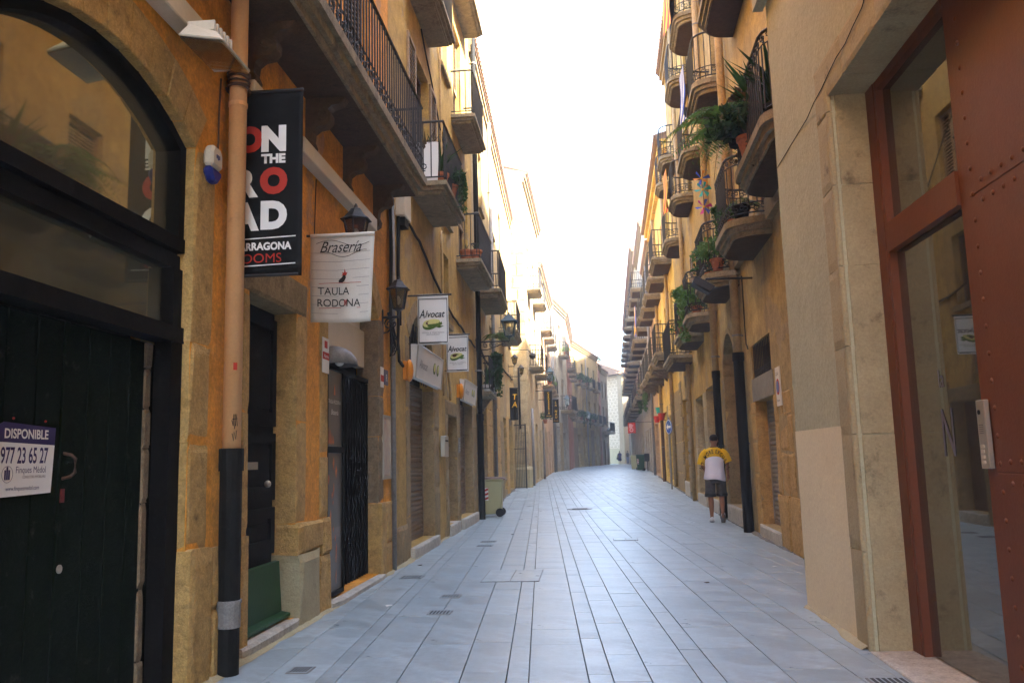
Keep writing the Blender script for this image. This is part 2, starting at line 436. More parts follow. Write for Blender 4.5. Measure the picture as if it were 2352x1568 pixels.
mk('pane', (.02, .022, .022), (.03, .03, .03), None, 3, .08, spec=.8, fine=0)
mk('interior', (.10, .09, .075), (.07, .063, .052), None, 2, .9)

# ---------------------------------------------------------------- lettering
def letters(body, size, fr_o, ex, ey, mat, parent, name='lettering', align='CENTER', xs=1.0, shear=0.0, bold=0.0, fn=None, lift=.0025, spacing=1.0):
    """flat print: letters of the built-in font, laid at fr_o with reading direction ex and up ey"""
    c = bpy.data.curves.new(name, 'FONT'); c.body = body; c.size = size; c.align_x = align; c.shear = shear
    c.offset = bold; c.fill_mode = 'FRONT'; c.resolution_u = 4; c.space_character = spacing
    t = bpy.data.objects.new(name, c); col.objects.link(t)
    me = bpy.data.meshes.new_from_object(t)
    bpy.data.objects.remove(t); bpy.data.curves.remove(c)
    ex = Vector(ex).normalized(); ey = Vector(ey).normalized(); nn = ex.cross(ey)
    o0 = Vector(fr_o)
    for v in me.vertices:
        x, y = v.co.x * xs, v.co.y
        q = o0 + ex * x + ey * y + nn * lift
        if fn: q = fn(q)
        v.co = q
    me.materials.clear(); me.materials.append(MAT[mat]); me.name = name
    o = link(bpy.data.objects.new(name, me)); setparent(o, parent)
    return o
XP = Vector((1, 0, 0)); YP = Vector((0, 1, 0)); ZP = Vector((0, 0, 1))
# ---------------------------------------------------------------- ground and paving
def ground():
    b = MB(); xs = [-58, -12, -4, -3, 0, 4, 6, 12, 58]; ys = [-60, -20, -6, 0, 4, 8, 12, 16] + list(range(18, 66, 3)) + [75, 90, 110, 140, 170]
    for y in ys:
        for x in xs: b.v.append(Vector((x, y, zg(y) - .03)))
    n = len(xs)
    for i in range(len(ys) - 1):
        for k in range(n - 1):
            q = i * n + k; b.f.append((q, q + 1, q + n + 1, q + n)); b.mi.append(0)
    o = b.build('ground', 'joint', recalc=False); tag(o, 'dark bedding ground under the street paving', kind='structure')
ground()
def xl(y):      # left wall foot
    return -2.48 if y < 19.6 else (-2.48 - .0256 * (y - 19.6) if y < 36 else (-2.3 if y < 46 else (-2.1 if y < 60 else (-1.6 if y < 80 else 3.5))))
def xr(y): return 2.15 if y < 7.85 else 2.41 + .0312 * y
def paving():
    root = thing('pavement', (0, 0, 0)); tag(root, 'grey stone slab pavement running down the lane', kind='structure')
    j0 = [-.82, -.53, -.39, -.02, .13, .36, .65, .80, 1.20, 1.60]
    L = [-.82]; g = random.Random(3)
    for w in [.39, .39, .13, .35, .30, .42, .2, .4, .35, .4, .3, .4, .4, .4]: L.append(L[-1] - w)
    Rr = [1.6]
    for w in [.22, .4, .38, .2, .4, .4, .25, .4, .4, .3, .4, .4, .3, .4, .4, .4, .3, .4, .4, .4, .4, .4]: Rr.append(Rr[-1] + w)
    js = sorted(set(L + j0 + Rr))
    k = -.050
    cand = []; far = MB()
    holes = [(-1.21, -.55, 9.66, 10.72), (.40, .84, 14.1, 14.85), (-.52, .16, 22.1, 23.0)]
    for i in range(len(js) - 1):
        a, c = js[i], js[i + 1]
        y = -6 + g.uniform(0, 1)
        while y < 116:
            w = c - a
            ln = g.choice([.45, .6, .8, 1.0, 1.25]) * (1.25 if w > .3 else .9) * (1 if y < 40 else 1.4)
            y1 = y + ln
            xm = (a + c) / 2 + k * ((y + y1) / 2 - 5.4)
            ym = (y + y1) / 2
            ok = xl(ym) - .35 < xm < xr(ym) + .35 or (ym > 78 and -3 < xm < 12)
            if ok: cand.append((a, c, y, y1))
            y = y1
    def slab(b, a, c, y, y1, o=Vector((0, 0, 0))):
        e = .003; h = .008
        pts = lambda t, e, dz: [Vector((xx + k * (yy - 5.4), yy, zg(yy) + dz)) - o for xx, yy in ((a + e, y + e * .7), (c - e, y + e * .7), (c - e, y1 - e * .7), (a + e, y1 - e * .7))]
        dz = g.uniform(-.0012, .0012)
        p = pts(0, e, -.05) + pts(0, e, dz - .002) + pts(0, e + .002, dz)
        b.add(p, [(0, 1, 5, 4), (1, 2, 6, 5), (2, 3, 7, 6), (3, 0, 4, 7), (4, 5, 9, 8), (5, 6, 10, 9), (6, 7, 11, 10), (7, 4, 8, 11), (8, 9, 10, 11)])
    near = [q for q in cand if 4.2 < q[2] < 21 and -2.6 < (q[0] + q[1]) / 2 + k * (q[2] - 5.4) < 3.0]
    near.sort(key=lambda q: -(q[1] - q[0]) * (q[3] - q[2]) / (q[2] ** 3)); near = set(near[:299])
    for q in cand:
        if q in near:
            b = MB(); o = Vector(((q[0] + q[1]) / 2 + k * (q[2] - 5.4), (q[2] + q[3]) / 2, 0)); slab(b, *q, o)
            ob = b.build('slab', 'paving', None, recalc=False); ob.location = o; setparent(ob, root)
        else: slab(far, *q)
    for fx, y0, y1, sg, mt in ((lambda y: -2.48, 4.0, 19.5, 1, 'stone_pale'), (lambda y: -2.48 - .0256 * (y - 19.6), 19.7, 35.5, 1, 'joint'), (lambda y: 2.41 + .0312 * y, 7.9, 45, -1, 'joint'), (lambda y: 1.9, 6.2, 7.86, -1, 'stone_pale')):
        b = MB(); n = int((y1 - y0) / .09); w = .05      # uneven mortar and dirt along the foot of the wall
        for i in range(n + 1):
            y = y0 + (y1 - y0) * i / n; w = min(.11, max(.02, w + g.uniform(-.018, .018)))
            for d, h in ((-.02, .03), (w * .45, .016 + g.uniform(0, .008)), (w, .0015)): b.v.append(Vector((fx(y) + sg * d, y, zg(y) + h)))
        for i in range(n):
            for k_ in range(2): q_ = i * 3 + k_; b.f.append((q_, q_ + 1, q_ + 4, q_ + 3)); b.mi.append(0)
        b.build('mortar_fillet', mt, root, smooth=True)
    o = far.build('far_slabs', 'paving', root, recalc=False); tag(o, kind='stuff')
paving()

def cover(name, x0, x1, y0, y1, kind, label, cat, group=None):
    z = zg((y0 + y1) / 2); t = thing(name, ((x0 + x1) / 2, (y0 + y1) / 2, z), label, cat, group)
    if kind == 'round':
        c = Vector(((x0 + x1) / 2, (y0 + y1) / 2, z)); r = (x1 - x0) / 2
        part(t, 'frame', 'iron', lambda b: b.lathe(c, [(r, .001), (r, .006), (r - .02, .007)], 24))
        part(t, 'lid', 'pipe_gray', lambda b: (b.lathe(c, [(r - .03, .006), (r - .03, .0095)], 24), [b.wb(c.x - r * .6, c.x + r * .6, c.y + q - .015, c.y + q + .015, z + .009, z + .013) for q in (-.18, -.09, 0, .09, .18)]))
    elif kind == 'slab':
        part(t, 'frame', 'pipe_gray', lambda b: b.wb(x0, x1, y0, y1, z - .01, z + .0045))
        xm = (x0 + x1) / 2
        for a, c in ((x0 + .012, xm - .006), (xm + .006, x1 - .012)):
            part(t, 'lid', 'paving', lambda b: b.wb(a, c, y0 + .012, y1 - .012, z, z + .008))
    else:
        part(t, 'frame', 'pipe_gray', lambda b: b.wb(x0, x1, y0, y1, z - .01, z + .005))
        part(t, 'lid', 'paving', lambda b: b.wb(x0 + .012, x1 - .012, y0 + .012, y1 - .012, z, z + .008))
        n = 6; w = (x1 - x0 - .03) / n
        part(t, 'slots', 'iron', lambda b: [b.wb(x0 + .02 + i * w, x0 + .02 + i * w + w * .6, y0 + .02, y1 - .02, z + .004, z + .0095) for i in range(n)])
cover('manhole_cover', -1.21, -.55, 9.68, 10.68, 'slab', 'large square double-leaf stone filled cover in the middle of the lane', 'manhole cover')
cover('manhole_cover', -.50, .16, 22.1, 22.9, 'round', 'round iron manhole cover in the lane level with the beige wheelie bin', 'manhole cover')
cover('utility_cover', .42, .82, 14.15, 14.5, 'slab', 'grey rectangular utility cover in the lane beyond the big square one', 'utility cover')
cover('drain_grate', -2.21, -1.95, 10.05, 10.3, 'grate', 'small slotted cover beside the folding gate step', 'drain cover')
cover('drain_grate', -1.49, -1.29, 8.62, 8.82, 'grate', 'farther of two small slotted covers before the menu door', 'drain cover')
cover('drain_grate', -1.45, -1.24, 7.7, 7.9, 'grate', 'nearer of two small slotted covers before the menu door', 'drain cover')
cover('drain_grate', -2.0, -1.85, 5.64, 5.82, 'grate', 'small slotted cover beside the step of the green-bottomed door', 'drain cover')
cover('drain_grate', -1.75, -1.5, 13.6, 13.8, 'grate', 'nearer grate of the pair in front of the wide roller shutter', 'drain cover')
cover('drain_grate', -1.77, -1.52, 14.3, 14.5, 'grate', 'farther grate of the pair in front of the wide roller shutter', 'drain cover')
cover('drain_grate', 1.62, 1.85, 5.2, 5.45, 'grate', 'small slotted cover by the threshold of the rust-red door', 'drain cover')

# ---------------------------------------------------------------- buildings
FL = Fr(-2.48, 0, 0, 1, 1, 0)
FL3 = Fr(-2.48 + .0256 * 19.6, 0, -.0256, 1, 1, .0256)
FR = Fr(2.41, 0, .0312, 1, -1, .0312)
FR1 = Fr(1.9, 0, 0, 1, -1, 0)

def arcpts(s0, s1, zs, za, n=12):
    """segmental arch from (s0,zs) over the crown za to (s1,zs)"""
    c = (s0 + s1) / 2; h = (s1 - s0) / 2; q = za - zs; r = (h * h + q * q) / (2 * q); zc = za - r
    a = math.asin(min(1, h / r)); 
    if q > h: a = math.pi - a
    return [(c + r * math.sin(-a + 2 * a * i / n), zc + r * math.cos(-a + 2 * a * i / n)) for i in range(n + 1)]

def wall(par, fr, s0, s1, z0, z1, ops, mat, back=.7, name='wall'):
    b = MB(); P = fr.P
    S = sorted({s0, s1} | {q for o in ops for q in (o['s'][0], o['s'][1]) if s0 < q < s1})
    Z = sorted({z0, z1} | {q for o in ops for q in (o['z'][0], o['z'][1]) if z0 < q < z1})
    inside = lambda s, z: any(o['s'][0] < s < o['s'][1] and o['z'][0] < z < o['z'][1] for o in ops)
    for i in range(len(S) - 1):
        k = 0
        while k < len(Z) - 1:
            if inside((S[i] + S[i + 1]) / 2, (Z[k] + Z[k + 1]) / 2): k += 1; continue
            m = k
            while m < len(Z) - 1 and not inside((S[i] + S[i + 1]) / 2, (Z[m] + Z[m + 1]) / 2): m += 1
            b.add([P(S[i], Z[k]), P(S[i + 1], Z[k]), P(S[i + 1], Z[m]), P(S[i], Z[m])], [(0, 1, 2, 3)])
            k = m
    for o in ops:
        a, c = o['s']; e, f = o['z']; r = -o.get('rec', .2) - .06
        if 'arch' in o:
            pts = arcpts(a, c, o['arch'], f - .001, 14)
            for (p, q), (p2, q2) in zip(pts, pts[1:]):
                b.add([P(p, q), P(p2, q2), P(p2, f), P(p, f)], [(0, 1, 2, 3)])
                b.add([P(p, q), P(p2, q2), P(p2, q2, r), P(p, q, r)], [(0, 1, 2, 3)])
            f2 = o['arch']
        else:
            f2 = f; b.add([P(a, f), P(c, f), P(c, f, r), P(a, f, r)], [(0, 1, 2, 3)])
        b.add([P(a, e), P(c, e), P(c, e, r), P(a, e, r)], [(0, 1, 2, 3)])
        b.add([P(a, e), P(a, f2), P(a, f2, r), P(a, e, r)], [(0, 1, 2, 3)])
        b.add([P(c, e), P(c, f2), P(c, f2, r), P(c, e, r)], [(0, 1, 2, 3)])
    for s in (s0, s1):
        b.add([P(s, z0), P(s, z1), P(s, z1, -back), P(s, z0, -back)], [(0, 1, 2, 3)])
    return b.build(name, mat, par, recalc=False)

def building(name, fr, s0, s1, H, mat, ops, label, depth=8, eave=.22, back=.7, roof='roof_tile', cornice='stone_tan', zmin=-.1):
    t = thing(name, fr.P((s0 + s1) / 2, zg((fr.P(s0, 0).y + fr.P(s1, 0).y) / 2), -.3), label, 'building')
    w = wall(t, fr, s0, s1, zmin, H, ops, mat, back)
    part(t, 'rear_block', 'interior', lambda b: b.box(fr, s0 + .004, s1 - .004, zmin, H - .01, -depth, -back))
    def rf(b):
        b.box(fr, s0 + .003, s1 - .003, H + .06, H + .16, -depth, eave)
        n = int((s1 - s0) / .24)
        for i in range(n):      # rounded tile ends along the eave
            q = s0 + .1 + i * (s1 - s0 - .2) / max(1, n - 1)
            b.tube([fr.P(q, H + .17, eave + .06), fr.P(q, H + .62, -1.2)], .085, 6)
        b.prism_dz(fr, [(eave, H + .165), (-depth / 2, H + 1.1), (-depth, H + .165)], s0 + .006, s1 - .006)
    part(t, 'roof', roof, rf)
    if cornice:
        part(t, 'cornice', cornice, lambda b: (b.box(fr, s0 + .002, s1 - .002, H - .10, H + .055, .001, eave * .75), b.box(fr, s0 + .002, s1 - .002, H - .28, H - .105, .001, eave * .4)))
    for o in ops: fill(t, fr, o)
    return t

def op(s0, s1, z0, z1, kind='win', rec=.2, **k):
    d = dict(s=(s0, s1), z=(z0, z1), kind=kind, rec=rec); d.update(k); return d

def roller(par, fr, s0, s1, z0, z1, d, mat, pitch=.075):
    sh = part(par, 'roller_shutter', mat, lambda b: (b.box(fr, s0, s1, z0, z0 + .06, d - .03, d + .012), b.box(fr, s0 + .001, s0 + .05, z0 + .061, z1, d - .03, d + .02), b.box(fr, s1 - .05, s1 - .001, z0 + .061, z1, d - .03, d + .02)))
    b = MB(); b.prism_dz(fr, [(-.035, .002), (.0, .002), (.010, pitch * .3), (.010, pitch * .65), (-.006, pitch * .96), (-.035, pitch * .98)], s0 + .052, s1 - .052)
    me = None; n = int((z1 - z0 - .06) / pitch)
    for i in range(n):
        if me is None: o = b.build('slat', mat); me = o.data
        else: o = link(bpy.data.objects.new('slat', me))
        q = fr.n * d; o.location = (q.x, q.y, z0 + .062 + i * pitch); o.parent = sh; o.matrix_parent_inverse = wmat(sh).inverted()
    part(sh, 'box', mat, lambda b: b.box(fr, s0 + .052, s1 - .052, z0 + .062 + n * pitch, z1, d - .03, d + .02)) if z1 - (z0 + .062 + n * pitch) > .004 else None
    return sh

def leaf_panel(b, fr, s0, s1, z0, z1, d, th=.04, fw_=.08):
    b.box(fr, s0, s0 + fw_, z0, z1, d, d + th); b.box(fr, s1 - fw_, s1, z0, z1, d, d + th)
    b.box(fr, s0 + fw_ + .0005, s1 - fw_ - .0005, z0, z0 + fw_ * 1.3, d + .001, d + th - .001); b.box(fr, s0 + fw_ + .0005, s1 - fw_ - .0005, z1 - fw_, z1, d + .001, d + th - .001)

def louvers(b, fr, s0, s1, z0, z1, d, n=None):
    leaf_panel(b, fr, s0, s1, z0, z1, d, .035, .06)
    n = n or max(6, int((z1 - z0) / .07))
    for i in range(n):
        z = z0 + .09 + (z1 - z0 - .16) * i / n
        b.hexa([fr.P(s0 + .061, z, d + .002), fr.P(s1 - .061, z, d + .002), fr.P(s1 - .061, z + .012, d + .002), fr.P(s0 + .061, z + .012, d + .002),
                fr.P(s0 + .061, z - .035, d + .03), fr.P(s1 - .061, z - .035, d + .03), fr.P(s1 - .061, z - .023, d + .03), fr.P(s0 + .061, z - .023, d + .03)])

def fill(t, fr, o):
    a, c = o['s']; e, f = o['z']; r = -o['rec']; k = o['kind']; g = .004
    if k == 'none': return
    if k == 'shutter':
        roller(t, fr, a + g, c - g, e + g, f - g, r, o.get('mat', 'shutter_brown')); return
    if k == 'dark':
        part(t, 'opening_board', o.get('mat', 'door_black'), lambda b: b.box(fr, a + g, c - g, e + g, f - g, r - .05, r)); return  # flat board closes the opening; default black stands in for its dark void
    if k == 'door':
        m = o.get('mat', 'wood_brown'); top = o.get('arch', f)
        def fn(b):
            b.box(fr, a + g, c - g, e + g, f - g, r - .05, r)
        d = part(t, 'door', m, fn); mid = (a + c) / 2
        for (p, q) in ((a + .05, mid - .01), (mid + .01, c - .05)):
            for z0, z1 in ((e + .1, e + (top - e) * .36), (e + (top - e) * .40, e + (top - e) * .74), (e + (top - e) * .78, top - .06)):
                part(d, 'door_panel', m, lambda b: (leaf_panel(b, fr, p, q, z0, z1, r + .001, .022, .07), b.box(fr, p + .11, q - .11, z0 + .13, z1 - .11, r + .001, r + .014)))
        part(d, 'handle', 'steel', lambda b: b.tube([fr.P(mid + .06, e + .95, r + .02), fr.P(mid + .06, e + .95, r + .07), fr.P(mid + .06, e + 1.1, r + .07), fr.P(mid + .06, e + 1.1, r + .02)], .01, 6))
        return
    # windows and balcony doors
    m = o.get('mat', 'wood_brown'); lm = o.get('lmat', 'louver')
    w = part(t, 'balcony_door' if k.startswith('b') else 'window', m, lambda b: (leaf_panel(b, fr, a + g, c - g, e + g, f - g, r, .05, .06), b.box(fr, (a + c) / 2 - .035, (a + c) / 2 + .035, e + .09, f - .07, r + .002, r + .047)))
    for p, q in ((a + .065, (a + c) / 2 - .036), ((a + c) / 2 + .036, c - .065)):
        part(w, 'pane', 'pane', lambda b: b.box(fr, p, q, e + .085, f - .066, r + .012, r + .02))
        if f - e > 1.6:
            part(w, 'glazing_bar', m, lambda b: b.box(fr, p, q, e + (f - e) * .66, e + (f - e) * .66 + .04, r + .022, r + .046))
    part(w, 'backing', 'interior', lambda b: b.box(fr, a + g, c - g, e + g, f - g, r - .05, r - .004))
    if 'half' in k:     # louvred shutters folded half way down
        part(w, 'blind', lm, lambda b: louvers(b, fr, a + .02, c - .02, e + (f - e) * o.get('drop', .45), f - .02, r + .055))
    if 'louv' in k:
        part(w, 'shutter_leaf', lm, lambda b: louvers(b, fr, a + .012, (a + c) / 2 - .003, e + .02, f - .015, r + .055))
        part(w, 'shutter_leaf', lm, lambda b: louvers(b, fr, (a + c) / 2 + .003, c - .012, e + .02, f - .015, r + .055))
    if 'open' in k:     # leaves folded back on the wall
        h = (c - a) / 2
        part(w, 'shutter_leaf', lm, lambda b: louvers(b, fr, a - h - .05, a - .05, e + .02, f - .015, .006))
        part(w, 'shutter_leaf', lm, lambda b: louvers(b, fr, c + .05, c + h + .05, e + .02, f - .015, .006))
    if not k.startswith('b'):
        part(w, 'sill', 'stone_tan', lambda b: b.box(fr, a - .08, c + .08, e - .1, e - .003, -.05, .07))

def stones(t, fr, s0, s1, z0, z1, mat, h=.42, d0=-.05, d1=.012, seed=1, name='stone', vary=.25, w=None, j=.008, ragged=0):
    """a column (or courses, when w is given) of dressed blocks, each a mesh of its own"""
    g = random.Random(seed); z = z0; k = 0
    while z < z1 - .03:
        hh = h * g.uniform(1 - vary, 1 + vary)
        if z + hh > z1 - h * .45: hh = z1 - z
        s = s0; first = True
        while s < s1 - .02:
            if w is None: e = s1 + (g.uniform(-ragged, ragged) if ragged else 0)
            else:
                e = s + w * g.uniform(.7, 1.3) * (.6 if first and k % 2 else 1)
                if e > s1 - w * .4: e = s1
            b = MB(); b.stone(fr, s + (.003 if w else -.006), e - (.003 if w else -.006), z + .0015, z + hh - .0015, d0, d1 + g.uniform(-.004, .004), g.random(), j)
            b.build(name, mat, t); s = e if w is not None else s1; first = False
        z += hh; k += 1

def arch_stones(t, fr, s0, s1, zs, za, wd, mat, n=11, d0=-.05, d1=.012, name='voussoir', a0=0, a1=1):
    s0 += .006; s1 -= .006; za -= .006
    inn = arcpts(s0, s1, zs, za, n); c = (s0 + s1) / 2
    h = (s1 - s0) / 2; q = za - zs; r = (h * h + q * q) / (2 * q); zc = za - r
    for i in range(n):
        (p0, q0), (p1, q1) = inn[i], inn[i + 1]
        def o(p, q_):
            v = Vector((p - c, q_ - zc)); v = v * ((r + wd) / v.length); return (c + v.x, zc + v.y)
        e = .0025; b = MB()
        b.prism_sz(fr, [(p0 + e, q0), (p1 - e, q1), (o(p1, q1)[0] - e, o(p1, q1)[1]), (o(p0, q0)[0] + e, o(p0, q0)[1])], d0, d1 + rnd.uniform(-.003, .003))
        b.build(name, mat, t, bevel=.006)

def outline(s0, s1, dep, bow):
    if not bow: return [(s0, 0), (s0, dep), (s1, dep), (s1, 0)]
    rc = min(dep * .85, (s1 - s0) * .3); pts = [(s0, 0)]
    for i in range(6):
        a = math.pi / 2 * i / 5; pts.append((s0 + rc * .75 * (1 - math.cos(a)), dep - rc + rc * math.sin(a)))
    for i in range(6):
        a = math.pi / 2 * (1 - i / 5); pts.append((s1 - rc * .75 * (1 - math.cos(a)), dep - rc + rc * math.sin(a)))
    return pts + [(s1, 0)]

def inset(pts, s0, s1, q):
    m = (s0 + s1) / 2; w = (s1 - s0) / 2; dm = max(p[1] for p in pts)
    return [(m + (s - m) * (w - q) / w, d * (dm - q) / dm) for s, d in pts]

def balcony(t, fr, s0, s1, zb, dep, th=.18, rh=.95, bow=False, near=False, scroll=None, em='slab_edge', um='slab_under_shade', sp=.12, brackets=0, im='iron', twist=False):
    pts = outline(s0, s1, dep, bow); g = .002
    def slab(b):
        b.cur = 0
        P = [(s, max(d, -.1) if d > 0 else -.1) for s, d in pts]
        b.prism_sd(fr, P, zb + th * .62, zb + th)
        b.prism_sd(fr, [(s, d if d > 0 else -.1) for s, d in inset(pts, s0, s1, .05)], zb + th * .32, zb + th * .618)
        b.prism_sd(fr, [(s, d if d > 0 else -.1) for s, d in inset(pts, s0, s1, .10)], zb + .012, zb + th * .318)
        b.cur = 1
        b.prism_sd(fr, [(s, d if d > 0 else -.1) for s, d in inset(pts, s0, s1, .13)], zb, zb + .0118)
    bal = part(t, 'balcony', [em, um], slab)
    zt = zb + th; rp = inset(pts, s0, s1, .05)
    rp = [(s, max(d, .005)) for s, d in rp]
    def path(z): return [fr.P(s, z, d) for s, d in rp]
    def rail(b):
        b.tube(path(zt + rh), .02, 6); b.tube(path(zt + .07), .012, 4)
        if scroll: b.tube(path(zt + (.26 if scroll == 'low' else rh - .14)), .010, 4)
        if scroll == 'both': b.tube(path(zt + .22), .010, 4)
    rl = part(bal, 'railing', im, rail)
    # points along the railing
    L = [0]; W = [fr.P(s, 0, d) for s, d in rp]
    for p, q in zip(W, W[1:]): L.append(L[-1] + (q - p).length)
    def at(u):
        for i in range(len(L) - 1):
            if u <= L[i + 1] or i == len(L) - 2:
                f = (u - L[i]) / max(1e-6, L[i + 1] - L[i]); return W[i].lerp(W[i + 1], f), (W[i + 1] - W[i]).normalized()
    n = max(3, int(L[-1] / sp))
    pos = [at(L[-1] * (i + .5) / n) for i in range(n)]
    zlo = zt + (.26 if scroll == 'low' else (.22 if scroll == 'both' else .07)); zhi = zt + (rh - .14 if scroll in ('top', 'both') else rh)
    if scroll == 'low': zlo = zt + .07
    if near:
        b = MB(); b.tube([(0, 0, zlo), (0, 0, zhi)], .0095, 6); me = None
        for p, d in pos:
            if me is None: o = b.build('baluster', im); me = o.data
            else: o = link(bpy.data.objects.new('baluster', me))
            o.location = (p.x, p.y, 0); o.parent = bal; o.matrix_parent_inverse = wmat(bal).inverted()
    else:
        ob_ = part(bal, 'balusters', im, lambda b: [b.tube([(p.x, p.y, zlo), (p.x, p.y, zhi)], .010 if not twist else .014, 4) for p, d in pos]); ob_['kind'] = 'stuff'
    if scroll:
        bands = {'low': [(zt + .07, zt + .26)], 'top': [(zt + rh - .14, zt + rh)], 'both': [(zt + rh - .14, zt + rh), (zt + .07, zt + .22)]}[scroll]
        def sc(b):
            for z0, z1 in bands:
                m = int(L[-1] / (z1 - z0)); q = (z1 - z0) / 2
                for i in range(m):
                    p, d = at(L[-1] * (i + .5) / m); c = Vector((p.x, p.y, (z0 + z1) / 2))
                    b.ring(c + d * q * .45 + ZP * q * .2, d, ZP, q * .62, .008, 9, 4, 2 * math.pi * 1.25, 1.2, .62)
                    b.ring(c - d * q * .45 - ZP * q * .2, -d, -ZP, q * .62, .008, 9, 4, 2 * math.pi * 1.25, 1.2, .62)
        part(bal, 'scrollwork', im, sc)['kind'] = 'stuff'
    for i in range(brackets):
        s = s0 + (s1 - s0) * (i + .5) / brackets
        part(bal, 'bracket', 'stone_dark', lambda b: b.prism_dz(fr, [(0, zb - .32), (.07, zb - .30), (.12, zb - .2), (dep * .55, zb - .12), (dep * .8, zb - .001), (0, zb - .001)], s - .09, s + .09))
    return bal

def downpipe(t, fr, s, z0, z1, d, r, mat, low=None, zl=0, rl=None, clips=True):
    p = part(t, 'downpipe', mat, lambda b: b.tube([fr.P(s, z, d) for z in (z0 if low is None else zl, z1)], r, 14), smooth=True)
    if low: part(p, 'cast_base', low, lambda b: (b.tube([fr.P(s, z0, d), fr.P(s, zl + .05, d)], rl or r * 1.08, 14), b.tube([fr.P(s, zl - .09, d), fr.P(s, zl + .06, d)], (rl or r * 1.08) * 1.13, 14)), smooth=False)
    if clips:
        z = z0 + 1.5
        while z < z1 - .3:
            part(p, 'pipe_clip', mat if not low else 'pipe_gray', lambda b: (b.tube([fr.P(s, z, d), fr.P(s, z + .035, d)], r * 1.14, 12), b.box(fr, s - .01, s + .01, z, z + .03, 0, d)))
            z += 1.9
    return p
# ================================================================ left row
# ---- orange house with the arched window
ops = [op(3.25, 5.18, -.02, 3.71, 'none', .34, arch=3.43),
       op(6.13, 7.2, .08, 2.67, 'none', .19),
       op(8.11, 10.18, .05, 3.62, 'none', .24, arch=3.1),
       op(6.2, 7.3, 5.0, 7.3, 'b_louv', .18), op(8.7, 9.8, 5.0, 7.3, 'b_half', .18), op(4.0, 5.0, 5.0, 7.3, 'b_louv', .18),
       op(6.3, 7.2, 8.6, 10.7, 'b_louv', .18), op(8.8, 9.7, 8.6, 10.7, 'b_half', .18), op(-2.5, -1.4, 0, 2.6, 'door', .2), op(0, 1.1, 0, 2.6, 'door', .2),
       op(-1.9, -.9, 4.9, 7.2, 'b_louv', .18), op(.8, 1.8, 4.9, 7.2, 'b_louv', .18)]
L1 = building('orange_house', FL, -9, 10.83, 13.6, 'plaster_orange', ops, 'orange plastered house with a big arched shop window and long iron balcony')
# stone round the arch
stones(L1, FL, 5.18, 5.47, .84, 3.44, 'stone_gold', .8, -.33, .012, 4, vary=.3)
stones(L1, FL, 5.18, 5.49, -.08, .84, 'stone_gold', .9, -.33, .05, 5, vary=.1, j=.014)
stones(L1, FL, 5.49, 5.78, -.08, .82, 'stone_gold', .45, -.05, .045, 6, vary=.2, j=.014)
stones(L1, FL, 2.95, 3.25, -.08, 3.44, 'stone_gold', .8, -.33, .012, 7, vary=.3)
arch_stones(L1, FL, 3.25, 5.18, 3.43, 3.705, .30, 'stone_gold', 9, -.12, .013)
# door with the green bottom board
stones(L1, FL, 7.2, 7.46, .85, 2.67, 'stone_gold', .9, -.24, .012, 11, vary=.3)
stones(L1, FL, 6.02, 6.13, .85, 2.67, 'stone_gold', .9, -.24, .012, 12, vary=.3)
stones(L1, FL, 6.02, 6.13, -.08, .85, 'stone_gold', .9, -.24, .03, 13, vary=.2, j=.012)
part(L1, 'lintel_stone', 'stone_tan', lambda b: b.stone(FL, 6.02, 7.46, 2.662, 2.96, -.24, .014, 3, .008))
part(L1, 'plinth_stone', 'stone_gold', lambda b: b.stone(FL, 7.192, 7.86, .60, .85, -.24, .055, 31, .016, .02))
part(L1, 'plinth_stone', 'stone_gold', lambda b: b.stone(FL, 7.865, 8.112, .52, .85, -.24, .050, 32, .016, .02))
part(L1, 'plinth_stone', 'stone_pale', lambda b: b.stone(FL, 7.190, 7.74, -.08, .596, -.24, .06, 33, .012, .016))
part(L1, 'plinth_stone', 'stone_gold', lambda b: b.stone(FL, 7.745, 8.112, -.08, .516, -.24, .052, 34, .016, .02))
# restaurant opening
stones(L1, FL, 7.86, 8.11, .85, 3.1, 'stone_gold', .75, -.26, .012, 14, vary=.3)
stones(L1, FL, 10.18, 10.42, .87, 3.1, 'stone_dark', .62, -.26, .014, 15, vary=.3)
stones(L1, FL, 10.18, 10.44, -.08, .87, 'stone_gold', .9, -.26, .05, 16, vary=.1, j=.014)
stones(L1, FL, 10.445, 10.76, -.08, .86, 'stone_gold', .45, -.05, .042, 17, vary=.2, j=.014)
arch_stones(L1, FL, 8.11, 10.18, 3.1, 3.615, .26, 'stone_gold', 11, -.2, .013)
part(L1, 'threshold', 'step_stone', lambda b: b.stone(FL, 6.0, 7.26, -.06, .078, -.3, .06, 41, .008, .02))
part(L1, 'threshold', 'step_stone', lambda b: b.stone(FL, 8.06, 10.2, -.06, .048, -.3, .10, 42, .008, .02))
